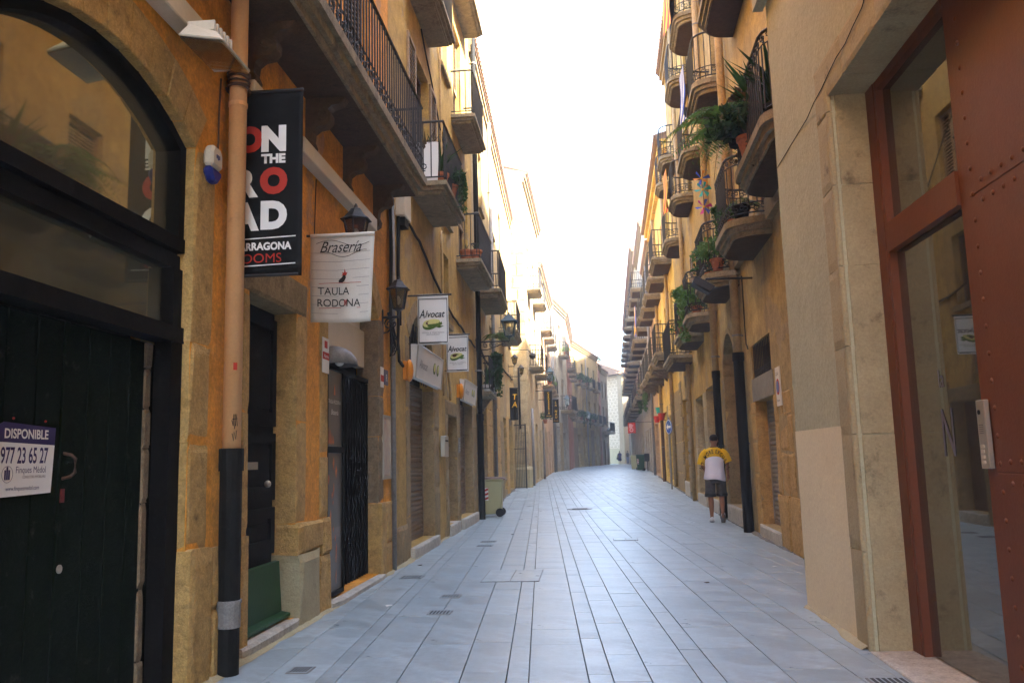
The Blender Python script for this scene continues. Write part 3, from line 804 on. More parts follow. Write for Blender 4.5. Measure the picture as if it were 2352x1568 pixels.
# arched window: black steel frame, glass, green plank door below
arc = arcpts(3.25, 5.18, 3.43, 3.705, 16)
def frm(b):
    inn = [(4.215 + (p - 4.215) * .93, 2.8 + (q - 2.8) * .925) for p, q in arc]
    for i in range(16):
        b.prism_sz(FL, [arc[i], arc[i + 1], inn[i + 1], inn[i]], -.17, -.06)
    b.box(FL, 3.25, 3.31, 2.74, 3.44, -.17, -.06); b.box(FL, 5.10, 5.178, 2.74, 3.44, -.17, -.06)
    b.box(FL, 3.252, 5.176, 2.72, 2.81, -.18, -.05); b.box(FL, 3.252, 5.176, 2.61, 2.70, -.21, -.08)
    b.box(FL, 3.252, 5.176, 2.13, 2.23, -.18, -.04); b.box(FL, 5.03, 5.176, -.02, 2.128, -.16, -.05); b.box(FL, 5.06, 5.176, 2.232, 2.608, -.18, -.06)
    b.box(FL, 3.252, 3.33, -.02, 2.128, -.16, -.05); b.box(FL, 3.252, 3.33, 2.232, 2.608, -.18, -.06); b.box(FL, 3.252, 5.176, 2.702, 2.718, -.19, -.1)
win = part(L1, 'shop_window', 'black_steel', frm)
part(win, 'pane', 'glass_arch', lambda b: b.ext([FL.P(p, q, -.15) for p, q in [(4.215 + (p - 4.215) * .945, 2.8 + (q - 2.8) * .94) for p, q in arc] + [(5.09, 2.80), (3.32, 2.80)]], (.006, 0, 0)))
part(win, 'pane', 'glass_dusty', lambda b: b.box(FL, 3.33, 5.06, 2.23, 2.61, -.15, -.144))
part(win, 'back_board', 'interior', lambda b: b.box(FL, 3.26, 5.17, 2.15, 3.7, -.5, -.46))
gd = part(L1, 'plank_door', 'green_wood', lambda b: b.box(FL, 3.254, 5.176, -.015, 2.126, -.26, -.215))
q = 3.26
for i, e in enumerate((3.48, 3.72, 3.95, 4.158, 4.38, 4.59, 4.80, 4.985)):
    part(gd, 'plank', 'green_wood', lambda b: b.box(FL, q + .002, e - .002, -.01, 2.12, -.2148, -.19 + (.006 if 3 < i else 0)), bevel=.004)
    q = e
part(gd, 'door_handle', 'wood_brown', lambda b: b.tube([FL.P(4.19, 1.44, -.19), FL.P(4.20, 1.43, -.15), FL.P(4.215, 1.41, -.135), FL.P(4.215, 1.34, -.135), FL.P(4.2, 1.32, -.15), FL.P(4.185, 1.31, -.19)], .009, 8), smooth=True)
part(gd, 'keyhole_plate', 'steel', lambda b: (b.lathe(FL.P(4.19, .86, -.183), [(.022, 0), (.022, .006), (.008, .008)], 12, (1, 0, 0))))
part(gd, 'keyhole_plate', 'wood_red', lambda b: b.box(FL, 4.17, 4.2, 1.19, 1.26, -.183, -.176))
stones(L1, FL, 4.965, 5.026, -.02, 2.12, 'stone_dark', .34, -.2, -.17, 8, vary=.5, j=.02)
# panelled dark door with a green board
d2 = part(L1, 'house_door', 'door_black', lambda b: b.box(FL, 6.132, 7.198, .082, 2.668, -.24, -.20))
for z0, z1 in ((.62, 1.0), (1.06, 1.62), (1.68, 2.6)):
    part(d2, 'door_panel', 'door_black', lambda b: (leaf_panel(b, FL, 6.15, 7.18, z0, z1, -.1995, .03, .09), b.box(FL, 6.27, 7.06, z0 + .15, z1 - .13, -.1995, -.18)))
part(d2, 'mail_slot', 'steel', lambda b: b.box(FL, 6.52, 6.78, 1.32, 1.38, -.178, -.168))
part(d2, 'knob', 'steel', lambda b: b.ball(FL.P(6.9, 1.2, -.13), .03))
part(L1, 'flood_board', 'green_panel', lambda b: (b.prism_dz(FL, [(-.165, .09), (-.03, .10), (-.03, .125), (-.105, .14), (-.13, .55), (-.165, .555)], 6.14, 7.19)))
# restaurant: white head board, menu case door, folding gate
part(L1, 'head_board', 'white_paint', lambda b: b.box(FL, 8.112, 10.178, 2.5, 3.6, -.28, -.235))
for i in range(9): part(L1, 'board_slat', 'white_paint', lambda b: b.box(FL, 8.12 + i * .228, 8.34 + i * .228, 2.96, 3.6, -.234, -.222), bevel=.004)
part(L1, 'head_panel', 'white_metal', lambda b: b.box(FL, 8.113, 10.176, 2.5, 2.95, -.234, -.17))
part(L1, 'dark_entry', 'door_black', lambda b: b.box(FL, 8.112, 10.178, .052, 2.498, -.30, -.27))
md = part(L1, 'menu_door', 'black_steel', lambda b: (leaf_panel(b, FL, 8.13, 8.72, .07, 2.32, -.045, .04, .035), b.box(FL, 8.165, 8.685, 1.46, 1.52, -.043, -.002)))
mk('menu_print', (.05, .045, .04), (.10, .09, .075), None, 1.5, .35, fine=.1, spec=.5)
mk('flame_print', (.45, .09, .02), (.60, .20, .05), None, 6, .4, fine=0)
part(md, 'menu_panel', 'menu_print', lambda b: b.box(FL, 8.166, 8.684, .105, 1.458, -.035, -.022))
part(md, 'menu_panel', 'menu_print', lambda b: b.box(FL, 8.166, 8.684, 1.522, 2.28, -.035, -.022))
g_ = random.Random(5)
def flames(b):
    for i in range(14):
        s = 8.22 + g_.random() * .28; z = 1.42 - i * .085; h = g_.uniform(.05, .16); w = g_.uniform(.012, .03)
        b.ext([FL.P(s, z - h, -.0215), FL.P(s + w, z - h * .4, -.0215), FL.P(s + w * .2, z, -.0215), FL.P(s - w, z - h * .5, -.0215)], (.0012, 0, 0))
    for i in range(4):
        s = 8.22 + i * .05; b.ext([FL.P(s, 1.54, -.0215), FL.P(s + .04, 1.56, -.0215), FL.P(s + .015, 1.72 - i * .03, -.0215)], (.0012, 0, 0))
part(md, 'flame_print', 'flame_print', flames)['kind'] = 'stuff'
part(md, 'price_strip', 'ink_gray', lambda b: b.box(FL, 8.2, 8.64, .62, .72, -.0215, -.0205))
letters('TAULA RODONA', .055, FL.P(8.425, 1.95, -.0225), YP, ZP, 'ink_white', md)
letters('Brasería', .075, FL.P(8.425, 1.84, -.0225), YP, ZP, 'ink_white', md, shear=.3)
letters('TAULA RODONA', .06, FL.P(8.425, .40, -.0225), YP, ZP, 'ink_gray', md)
part(md, 'flame_mark', 'flame_print', lambda b: b.ext([FL.P(8.40, 2.04, -.0215), FL.P(8.45, 2.04, -.0215), FL.P(8.44, 2.09, -.0215), FL.P(8.425, 2.15, -.0215), FL.P(8.41, 2.08, -.0215)], (.0012, 0, 0)))
def gate(b):
    n = 26
    for i in range(n):
        s = 8.76 + i * (10.14 - 8.76) / (n - 1); d = -.17 + (.035 if i % 2 else 0)
        b.box(FL, s - .012, s + .012, .06, 2.3, d - .012, d + .012)
    for i in range(n - 1):
        s = 8.76 + i * (10.14 - 8.76) / (n - 1); s2 = s + (10.14 - 8.76) / (n - 1)
        for z in (.3, .62, .94, 1.26, 1.58, 1.9):
            a, c = (z, z + .3) if i % 2 else (z + .3, z)
            b.tube([FL.P(s, a, -.14), FL.P(s2, c, -.14)], .008, 4, False)
    b.box(FL, 8.74, 10.17, 2.31, 2.36, -.2, -.12)
part(L1, 'folding_gate', 'black_steel', gate)
# posters on the pier, wall lettering and plaques are things of their own (below)
# long balcony with corbels
bal = balcony(L1, FL, 4.2, 10.6, 4.74, .56, .27, .95, near=True, scroll='low', em='slab_edge', um='slab_under_shade', sp=.11)
for s in (4.7, 6.05, 7.45, 8.7, 10.02):
    part(bal, 'corbel', 'corbel', lambda b: (b.prism_dz(FL, [(0, 4.22), (.03, 4.20), (.075, 4.23), (.085, 4.29), (.06, 4.35), (.07, 4.42), (.12, 4.46), (.19, 4.47), (.235, 4.52), (.24, 4.58), (.215, 4.63), (.25, 4.66), (.34, 4.68), (.38, 4.738), (0, 4.738)], s - .065, s + .065),
        b.ring(FL.P(s - .068, 4.56, .165), XP, ZP, .065, .014, 10, 5, 7.5, 0, .6), b.ring(FL.P(s - .068, 4.275, .045), XP, ZP, .036, .010, 8, 5, 7.5, 0, .6)))
balcony(L1, FL, 6.0, 10.3, 8.35, .5, .2, .95, um='slab_edge')
balcony(L1, FL, 3.6, 5.4, 8.35, .5, .2, .95, um='slab_edge')
downpipe(L1, FL, 5.63, 0, 13.5, .095, .062, 'pipe_peach', 'pipe_black', 1.41, .074, clips=False)
pc = L1.children[-1]
part(L1, 'pipe_collar', 'pipe_gray', lambda b: (b.tube([FL.P(5.63, .30, .095), FL.P(5.63, .46, .095)], .079, 14), b.tube([FL.P(5.63, .455, .095), FL.P(5.63, .475, .095)], .085, 14)))
part(L1, 'pipe_ring', 'pipe_peach', lambda b: b.tube([FL.P(5.63, 3.9, .095), FL.P(5.63, 3.93, .095)], .067, 14))
downpipe(L1, FL, 10.84, 0, 5.2, .04, .032, 'pipe_gray')
# fascia rail in three lengths
for s0, s1 in ((2.6, 5.42), (5.86, 6.96), (7.0, 9.66)):
    part(L1, 'fascia_rail', 'white_metal', lambda b: b.box(FL, s0, s1, 4.07, 4.22, .004, .125), bevel=.008)
def coil(b):
    for i in range(7):
        c = FL.P(5.63, 4.02 + i * .022 + rnd.uniform(-.006, .006), .095)
        b.ring(c, XP, (YP + ZP * rnd.uniform(-.2, .2)).normalized(), .072 + rnd.uniform(0, .012), .008, 14, 5)
part(L1, 'wire_wrap', 'wood_brown', coil)
def wires(name, mat, pts, r, par, wob=.0):
    P = []
    for (p, q) in zip(pts, pts[1:]):
        p, q = Vector(p), Vector(q); n = max(2, int((q - p).length / .25))
        for i in range(n):
            v = p.lerp(q, i / n); P.append(v + Vector((rnd.uniform(-wob, wob) * .3, rnd.uniform(-wob, wob), rnd.uniform(-wob, wob))))
    P.append(Vector(pts[-1]))
    return part(par, name, mat, lambda b: b.tube(P, r, 6, True), smooth=True)
wires('cable', 'wood_brown', [FL.P(5.50, 4.06, .02), FL.P(5.49, 3.6, .012), FL.P(5.48, 3.38, .02), FL.P(5.40, 3.38, .03)], .007, L1, .01)
wires('cable', 'rubber', [FL.P(7.65, 4.05, .02), FL.P(7.62, 3.3, .012)], .005, L1, .01)

# ---- ochre house with the two roller shutters
zs = .15
ops = [op(12.06, 14.0, .15, 3.62, 'none', .2, arch=3.15), op(15.5, 16.62, .2, 2.2, 'none', .25), op(17.0, 19.0, .2, 2.95, 'none', .2),
       op(12.7, 13.9, 5.57, 7.9, 'b_open', .18), op(15.3, 15.9, 3.9, 5.2, 'win', .18), op(17.5, 18.8, 5.45, 7.8, 'b_half', .18), op(12.6, 13.8, 8.75, 10.9, 'b_half', .18),
       op(17.0, 18.1, 8.4, 10.7, 'b_half', .18), op(17.0, 18.1, 11.4, 13.2, 'b_half', .18), op(15.2, 16.1, 8.9, 10.6, 'win_louv', .18), op(15.2, 16.1, 5.9, 7.6, 'win_louv', .18)]
L2 = building('ochre_house', FL, 10.834, 19.6, 14.2, 'plaster_ochre', ops, 'ochre plastered house with two brown roller shutters below white restaurant fascias', eave=.15)
roller(L2, FL, 12.065, 13.995, .155, 2.55, -.2, 'shutter_brown')
part(L2, 'dark_fanlight', 'door_black', lambda b: b.box(FL, 12.065, 13.995, 2.555, 3.6, -.26, -.22))
part(L2, 'window_bars', 'iron', lambda b: [b.tube([FL.P(12.2 + i * .2, 2.56, -.08), FL.P(12.2 + i * .2, 3.45, -.08)], .012, 5) for i in range(9)])
roller(L2, FL, 17.005, 18.995, .205, 2.55, -.2, 'shutter_brown')
part(L2, 'dark_fanlight', 'door_black', lambda b: b.box(FL, 17.005, 18.995, 2.555, 2.945, -.26, -.22))
dd = part(L2, 'house_door', 'wood_brown', lambda b: b.box(FL, 15.505, 16.615, .205, 2.195, -.30, -.25))
for z0, z1 in ((.3, .95), (1.02, 2.1)): part(dd, 'door_panel', 'wood_brown', lambda b: leaf_panel(b, FL, 15.56, 16.56, z0, z1, -.2495, .025, .08))
stones(L2, FL, 11.78, 12.06, 0, 3.15, 'stone_tan', .7, -.2, .012, 21)
stones(L2, FL, 14.0, 14.5, 0, 2.5, 'stone_tan', .75, -.2, .02, 22)
arch_stones(L2, FL, 12.06, 14.0, 3.15, 3.615, .24, 'stone_tan', 9, -.2, .013)
stones(L2, FL, 15.2, 15.5, .0, 2.2, 'stone_tan', .6, -.24, .016, 23)
stones(L2, FL, 16.62, 17.0, .0, 2.6, 'stone_tan', .6, -.24, .014, 24)
part(L2, 'lintel_stone', 'stone_tan', lambda b: b.stone(FL, 15.2, 16.9, 2.192, 2.45, -.24, .018, 5))
stones(L2, FL, 19.0, 19.58, .0, 2.55, 'stone_tan', .8, -.2, .014, 25)
stones(L2, FL, 11.0, 11.78, 0, .5, 'stone_tan', .5, -.02, .03, 27, w=.4)
part(L2, 'threshold', 'step_stone', lambda b: b.stone(FL, 11.98, 14.1, -.05, .148, -.25, .09, 61))
part(L2, 'threshold', 'step_stone', lambda b: b.stone(FL, 15.45, 16.65, -.05, .198, -.3, .06, 62))
part(L2, 'threshold', 'step_stone', lambda b: b.stone(FL, 16.95, 19.3, -.05, .198, -.25, .09, 63))
balcony(L2, FL, 12.3, 14.35, 5.38, .55, .19, .95, near=True, um='slab_edge', twist=True)
balcony(L2, FL, 16.9, 19.45, 5.26, .52, .19, .95, near=True, um='slab_edge', scroll=None, twist=True)
balcony(L2, FL, 11.9, 14.1, 8.57, .47, .18, .95, um='slab_edge')
balcony(L2, FL, 16.5, 18.5, 8.22, .5, .18, .95, um='slab_edge')
balcony(L2, FL, 16.9, 18.9, 11.22, .45, .18, .95, um='slab_edge')
downpipe(L2, FL, 19.66, 0, 14, .10, .06, 'pipe_black', 'pipe_black', 2.35, .075)
wires('cable', 'rubber', [FL.P(11.6, 4.9, .02), FL.P(12.8, 4.75, .03), FL.P(14.6, 4.35, .03), FL.P(16.2, 4.15, .03), FL.P(19.5, 3.95, .03)], .022, L2, .02)
wires('cable', 'rubber', [FL.P(11.25, 5.2, .03), FL.P(11.25, 4.0, .03), FL.P(11.2, 2.95, .03), FL.P(11.25, 2.7, .03), FL.P(11.5, 2.66, .03)], .022, L2, .01)
wires('cable', 'rubber', [FL.P(11.33, 5.2, .03), FL.P(11.3, 4.0, .03), FL.P(11.32, 3.2, .04)], .014, L2, .012)
wires('cable', 'pipe_tan', [FL.P(14.9, 5.5, .03), FL.P(14.95, 2.5, .03)], .02, L2, .0)
wires('conduit', 'pipe_tan', [FL.P(15.3, 3.2, .03), FL.P(15.5, 2.6, .06), FL.P(15.5, 2.45, .06)], .025, L2, .0)
wires('cable', 'rubber', [FL.P(13.2, 8.5, .02), FL.P(15.5, 7.2, .03), FL.P(16.8, 6.3, .03)], .014, L2, .02)
wires('conduit', 'pipe_tan', [FL.P(15.0, 9.5, .03), FL.P(15.1, 5.5, .03)], .02, L2, .0)

# ---- stone-fronted house behind the wheelie bin
ops = [op(21.1, 22.5, .25, 2.72, 'dark', .3, mat='wood_brown'), op(24.9, 26.2, .3, 3.5, 'dark', .3, arch=2.9, mat='wood_brown'), op(29.0, 30.5, .3, 2.8, 'dark', .25), op(20.4, 21.5, 3.0, 4.6, 'win', .2),
       op(31.8, 34.5, .2, 2.9, 'dark', .4), op(21.3, 22.5, 5.5, 7.7, 'b_half', .18), op(28.7, 29.9, 5.6, 7.9, 'b_half', .18), op(25.2, 26.1, 6.0, 7.8, 'win_louv', .18), op(32.5, 33.5, 5.8, 7.6, 'win_louv', .18),
       op(21.5, 22.5, 8.0, 9.6, 'win_louv', .18), op(25.2, 26.2, 8.3, 9.9, 'win_louv', .18), op(28.8, 29.8, 8.3, 10, 'win', .18), op(24.0, 24.9, 4.0, 5.2, 'win', .18)]
L3 = building('stone_front_house', FL3, 19.6, 36, 11.6, 'plaster_tan', ops, 'tan house with rough stone ground floor behind the beige wheelie bin', eave=.12)
for k, (a, c, z1) in enumerate(((19.75, 21.1, 2.75), (22.5, 24.2, 3.3), (24.45, 24.9, 3.3), (26.2, 27.4, 3.3), (27.4, 29.0, 2.6), (30.5, 31.8, 2.9))):
    stones(L3, FL3, a, c, .0, z1, 'stone_gold' if k % 2 else 'stone_tan', .42, -.25, .02, 70 + k, w=.62, j=.014)
part(L3, 'lintel_stone', 'stone_tan', lambda b: b.stone(FL3, 20.9, 22.7, 2.712, 3.0, -.25, .024, 6))
arch_stones(L3, FL3, 24.9, 26.2, 2.9, 3.495, .25, 'stone_tan', 7, -.2, .02)
balcony(L3, FL3, 20.3, 23.0, 5.28, .62, .22, .95, um='slab_edge', twist=True)
balcony(L3, FL3, 27.8, 30.6, 5.4, .65, .22, .95, um='slab_edge')
balcony(L3, FL3, 20.2, 21.8, 2.84, .33, .14, .85, um='slab_edge', brackets=1)
downpipe(L3, FL3, 24.33, .1, 11.4, .09, .055, 'pipe_gray')
wires('cable', 'rubber', [FL3.P(19.9, 4.2, .03), FL3.P(21.5, 4.0, .03), FL3.P(24, 3.9, .03), FL3.P(28, 4.4, .03), FL3.P(35, 4.6, .03)], .025, L3, .03)
wires('cable', 'rubber', [FL3.P(19.9, 2.9, .06), FL3.P(20.2, 2.6, .1), FL3.P(20.5, 3.1, .06)], .012, L3, .02)
# ---- stone corner house stepping out
FE = Fr(-2.3, 36, -1, 0, 0, -1)        # end wall, facing back up the lane
FL4 = seg(-2.3, 36, -2.2, 46)
ops4 = [op(1.5, 2.6, .3, 2.9, 'dark', .25), op(4.6, 6.0, .35, 3.0, 'shutter', .2), op(7.6, 8.6, .35, 2.8, 'dark', .2), op(1.6, 2.7, 5.4, 7.7, 'b_half', .18), op(5.2, 6.3, 5.4, 7.7, 'b_half', .18), op(1.6, 2.7, 8.9, 11, 'b_half', .18), op(5.2, 6.3, 8.9, 11, 'b_half', .18)]
L4 = building('stone_corner_house', FL4, 0, FL4.L, 13.7, 'plaster_sand', ops4, 'pale stone corner house stepping out behind the iron gate')
ge = part(L4, 'end_wall', 'plaster_sand', lambda b: b.add([FE.P(0, -.1), FE.P(8, -.1), FE.P(8, 13.9), FE.P(0, 13.9)], [(0, 1, 2, 3)]), recalc=False)
g_ = random.Random(9)
z = .15
while z < 13.2:
    h = g_.uniform(.38, .6); s = .0
    for w in ((.34, .66, .9) if g_.random() < .5 else (.55, .8, .6)):
        part(L4, 'stone', 'plaster_sand' if z > 1.1 else 'stone_pale', lambda b: b.stone(FE, s + .002, s + w - .002, z + .002, z + h - .002, -.02, .018 + g_.uniform(-.008, .008), g_.random(), .008, .008)); s += w
    z += h
part(L4, 'base_stone', 'stone_pale', lambda b: b.stone(FE, -.12, .8, .05, 1.0, -.02, .16, 3, .03, .05))
for s0, s1, z in ((1.2, 3.0, 5.2), (4.8, 6.7, 5.2), (1.2, 3.0, 8.7), (4.8, 6.7, 8.7)): balcony(L4, FL4, s0, s1, z, .6, .18, .95, um='slab_edge')
downpipe(L4, FE, .36, 2.6, 5.2, .06, .045, 'rubber', clips=False)
downpipe(L4, FL4, .7, .2, 3.5, .12, .06, 'pipe_gray', clips=False)
downpipe(L4, FL4, 8.9, .25, 3.3, .12, .06, 'pipe_gray', clips=False)
# ---- pink house
FL5 = seg(-2.2, 46.01, -2.1, 59)
ops5 = [op(1.2, 2.6, .35, 3.0, 'dark', .25), op(4.0, 5.2, .35, 2.9, 'dark', .25, mat='wood_brown'), op(6.6, 8.0, .38, 3.0, 'shutter', .2), op(9.8, 11, .38, 2.9, 'dark', .25)] + \
       [op(s, s + 1.05, z, z + 2.2, 'b_half', .18) for s in (1.6, 5.0, 8.6) for z in (5.4, 8.5)] 
L5 = building('pink_house', FL5, 0, FL5.L, 11.9, 'plaster_pink', ops5, 'pinkish plastered house with plant-filled balconies past the corner house')
for s in (1.1, 4.5, 8.1):
    for z in (5.22, 8.32): balcony(L5, FL5, s, s + 2.0, z, .6, .18, .95, um='slab_edge')
stones(L5, FL5, .1, 1.2, .2, 3.1, 'stone_tan', .45, -.1, .02, 90, w=.6); stones(L5, FL5, 2.6, 4.0, .2, 3.1, 'stone_tan', .45, -.1, .02, 91, w=.6)
downpipe(L5, FL5, 12.8, .3, 11.5, .1, .06, 'pipe_gray')
# ---- grey plaster house turned towards the lane
FL6 = seg(-2.1, 59.01, -1.15, 66)
ops6 = [op(1.6, 3.0, .42, 3.6, 'door', .25, mat='wood_red'), op(4.4, 5.6, .42, 3.2, 'dark', .25, mat='wood_brown'), op(1.2, 2.2, 6.6, 9.0, 'b_louv', .18), op(4.4, 5.5, 4.9, 7.2, 'b_half', .18), op(3.6, 4.8, 8.9, 11.2, 'b_louv', .18)]
L6 = building('grey_plaster_house', FL6, 0, FL6.L, 12.4, 'plaster_gray', ops6, 'tall grey plaster house with a dark red door at the bend')
stones(L6, FL6, .1, 1.6, .3, 3.9, 'stone_tan', .5, -.1, .02, 95, w=.7); stones(L6, FL6, 3.0, 4.4, .3, 3.9, 'stone_tan', .5, -.1, .02, 96, w=.7)
balcony(L6, FL6, 3.6, 6.2, 4.6, .9, .22, 1.05, um='slab_edge'); balcony(L6, FL6, 3.2, 5.2, 8.7, .6, .18, .95, um='slab_edge')
downpipe(L6, FL6, .5, .4, 12, .1, .06, 'pipe_gray')
# ---- narrow red house
FL7 = seg(-1.15, 66.01, -.95, 82)
ops7 = [op(s, s + 1.2, .42, 3.0, 'dark', .25, mat='wood_brown') for s in (2, 6.5, 11)] + [op(s, s + 1.05, z, z + 2.2, 'b_half', .18) for s in (2, 6.5, 11) for z in (4.8, 8.4)]
L7 = building('brick_red_house', FL7, 0, FL7.L, 12.6, 'plaster_red', ops7, 'narrow brick-red plastered house beyond the grey plaster house')
for s in (1.6, 6.1, 10.6):
    for z in (4.6, 8.2): balcony(L7, FL7, s, s + 1.9, z, .6, .18, .95, um='slab_edge')
# ---- balconied ochre house across the bend
FL8 = seg(-.95, 82.01, 1.75, 97)
ops8 = [op(2.2, 3.4, .42, 3.6, 'dark', .25), op(5.2, 6.5, .42, 3.4, 'dark', .25, mat='wood_brown'), op(8.2, 9.6, .42, 3.6, 'dark', .25), op(11.8, 13.2, .42, 3.6, 'dark', .25, mat='wood_brown')] + \
       [op(s, s + 1.05, z, z + 2.3, 'b_half', .18, lmat='louver_green' if z > 6 else 'louver') for s in (1.6, 5.2, 8.8, 12.4) for z in (4.95, 8.6)] 
L8 = building('bend_house', FL8, 0, FL8.L, 12.4, 'plaster_tan', ops8, 'ochre house with stacked plant-covered balconies facing the bend')
for s in (1.1, 4.7, 8.3, 11.9):
    for z in (4.75, 8.4): balcony(L8, FL8, s, s + 2.0, z, .65, .2, .95, um='slab_edge')
stones(L8, FL8, .1, 2.1, .3, 4.2, 'stone_dark', .55, -.1, .02, 97, w=.9); stones(L8, FL8, 9.7, 11.7, .3, 4.2, 'stone_dark', .55, -.1, .02, 98, w=.9)
downpipe(L8, FL8, 7.4, .4, 12, .1, .06, 'pipe_gray'); downpipe(L8, FL8, 14.9, .4, 12, .1, .07, 'pipe_tan')
FL9 = seg(1.75, 97.01, 2.15, 99.4)
L9 = building('slim_red_house', FL9, 0, FL9.L, 11.6, 'plaster_red', [op(.6, 1.7, .42, 3.2, 'dark', .25), op(.6, 1.7, 5.0, 7.2, 'b_half', .18), op(.6, 1.7, 8.4, 10.4, 'win', .18)], 'slim red house squeezed beside the dark stone house')
balcony(L9, FL9, .3, 2.0, 4.75, .6, .2, .95, um='slab_edge')
FL10 = seg(2.15, 99.41, 3.1, 105)
L10 = building('dark_stone_house', FL10, 0, FL10.L, 11.4, 'stone_dark', [op(1, 2.2, .42, 3.4, 'dark', .25, arch=2.9), op(3.6, 4.8, .42, 3.0, 'dark', .25), op(1, 2, 5.0, 7.2, 'b_half', .18), op(3.6, 4.6, 5.0, 7.2, 'b_half', .18), op(1, 2, 8.2, 10.2, 'win', .18), op(3.6, 4.6, 8.2, 10.2, 'win', .18)], 'dark stone house with an arched black opening at the far end of the lane')
balcony(L10, FL10, .6, 5.0, 4.0, .9, .25, 1.1, um='slab_edge')
# ---- patterned house closing the view
FA = seg(2.2, 119, 5.3, 113); FB = seg(5.3, 113, 13.5, 127)
def patterned(fr, par, cols, zlo, zhi, nw):
    w = fr.L / cols; g = random.Random(2)
    for i in range(cols):
        zz = zlo; k = 0
        while zz < zhi - .3:
            s0 = i * w + (.5 * w if k % 2 else 0)
            s1 = min(s0 + w, fr.L)
            b = par['mb']
            for (a, c, e, f) in ((s0 + .05, s1 - .05, zz + .04, zz + .10), (s0 + .05, s1 - .05, zz + .34, zz + .40), (s0 + .05, s0 + .11, zz + .101, zz + .339), (s1 - .11, s1 - .05, zz + .101, zz + .339)):
                if c > a: b.box(fr, a, c, e, f, .002, .014)
            zz += .45; k += 1
E0 = thing('patterned_house', (5.3, 114, .4), 'pale house with white block-pattern facade closing the end of the lane', 'building')
opsA = []; opsB = [op(2.2, 3.0, 9.3, 11.0, 'win', .2), op(5.0, 5.8, 9.3, 11.0, 'win', .2), op(2.2, 3.0, 4.8, 6.6, 'win', .2), op(5.0, 5.8, 4.8, 6.6, 'win', .2), op(3.4, 4.4, .42, 2.6, 'door', .2)]
wall(E0, FA, 0, FA.L, .3, 12.2, opsA, 'sgraffito', .7); wall(E0, FB, 0, FB.L, .3, 12.2, opsB, 'sgraffito', .7)
for o in opsB: fill(E0, FB, o)
mbp = {'mb': MB()}
patterned(FA, mbp, 7, 2.4, 12.0, 0); patterned(FB, mbp, 18, 2.4, 12.0, 0)
o = mbp['mb'].build('pattern_blocks', 'sgraffito_line', E0); o['kind'] = 'stuff'
part(E0, 'base_course', 'stone_pale', lambda b: (b.box(FA, 0, FA.L, .35, 2.3, .003, .05), b.box(FB, 0.05, FB.L, .35, 2.3, .003, .05)))
for i in range(24):
    z = 2.35 + i * .41; part(E0, 'quoin', 'stone_pale', lambda b: (b.box(FA, FA.L - (.55 if i % 2 else .35), FA.L + .03, z, z + .39, .015, .05), b.box(FB, -.0, .5 if i % 2 else .3, z, z + .39, .015, .05)))
def roofE(b):
    for f in (FA, FB):
        b.prism_dz(f, [(.6, 12.15), (.6, 12.28), (-5, 14.6), (-5, 12.15)], -.3, f.L + .3)
        for i in range(int(f.L / .3)): b.tube([f.P(.1 + i * .3, 12.3, .65), f.P(.1 + i * .3, 13.4, -2.2)], .1, 6)
part(E0, 'roof', 'roof_tile', roofE)
part(E0, 'rear_block', 'interior', lambda b: b.add([FA.P(0, .3, -.7), FA.P(FA.L, .3, -.7), FB.P(FB.L, .3, -.7), FB.P(FB.L, .3, -8), FA.P(0, .3, -8), FA.P(0, 12, -.7), FA.P(FA.L, 12, -.7), FB.P(FB.L, 12, -.7), FB.P(FB.L, 12, -8), FA.P(0, 12, -8)], [(0, 1, 6, 5), (1, 2, 7, 6), (2, 3, 8, 7), (4, 0, 5, 9), (5, 6, 7, 8, 9)]))
downpipe(E0, FB, 1.1, .4, 12, .1, .08, 'pipe_gray', clips=False)

# ================================================================ right row
# ---- beige house with the rust-red portal
ops = [op(2.6, 6.14, -.03, 3.95, 'none', .32), op(-1.0, .2, 0, 2.7, 'door', .2), op(4.2, 5.4, 5.6, 7.8, 'b_louv', .2), op(.8, 2.0, 5.2, 7.5, 'b_half', .2), op(-2.6, -1.4, 5.2, 7.5, 'b_louv', .2), op(4.2, 5.3, 9.3, 11.4, 'b_louv', .2), op(.8, 1.9, 9.3, 11.4, 'b_louv', .2)]
R1 = building('beige_house', FR1, -9, 7.85, 14.9, 'plaster_beige', ops, 'beige plastered house with a stone portal and rust-red steel doors')
part(R1, 'corner_wall', 'plaster_beige', lambda b: b.add([(1.9, 7.85, -.1), (3.2, 7.85, -.1), (3.2, 7.85, 14.9), (1.9, 7.85, 14.9)], [(0, 1, 2, 3)]), recalc=False)
part(R1, 'repair_patch', 'plaster_patch', lambda b: b.box(FR1, 6.46, 7.846, -.08, 1.53, .0005, .007))
g_ = random.Random(12)
zz = -.06
for h in (.72, .80, .62, .58, .60, .56, .2):
    part(R1, 'jamb_stone', 'stone_pale', lambda b: b.stone(FR1, 6.185, 6.45, zz + .002, zz + h - .002, -.31, .022, g_.random(), .005, .008)); part(R1, 'jamb_moulding', 'stone_pale', lambda b: (b.tube([FR1.P(6.165, zz + .003, .0), FR1.P(6.165, zz + h - .003, .0)], .028, 10), b.stone(FR1, 6.128, 6.19, zz + .002, zz + h - .002, -.31, -.03, g_.random(), .003, .005))); zz += h
zz = -.06
for h in (.72, .80, .62, .58, .60, .56, .2):
    part(R1, 'jamb_stone', 'stone_pale', lambda b: b.stone(FR1, 2.3, 2.608, zz + .002, zz + h - .002, -.31, .022, g_.random(), .004, .008)); zz += h
s = 2.3
for w in (.62, .75, .7, .72, .7, .66):
    part(R1, 'lintel_stone', 'stone_pale', lambda b: b.stone(FR1, s + .002, s + w - .002, 3.942, 4.24, -.31, .022, g_.random(), .004, .008)); s += w
part(R1, 'threshold', 'step_stone', lambda b: b.stone(FR1, 2.62, 6.12, -.05, .012, -.34, .04, 44))
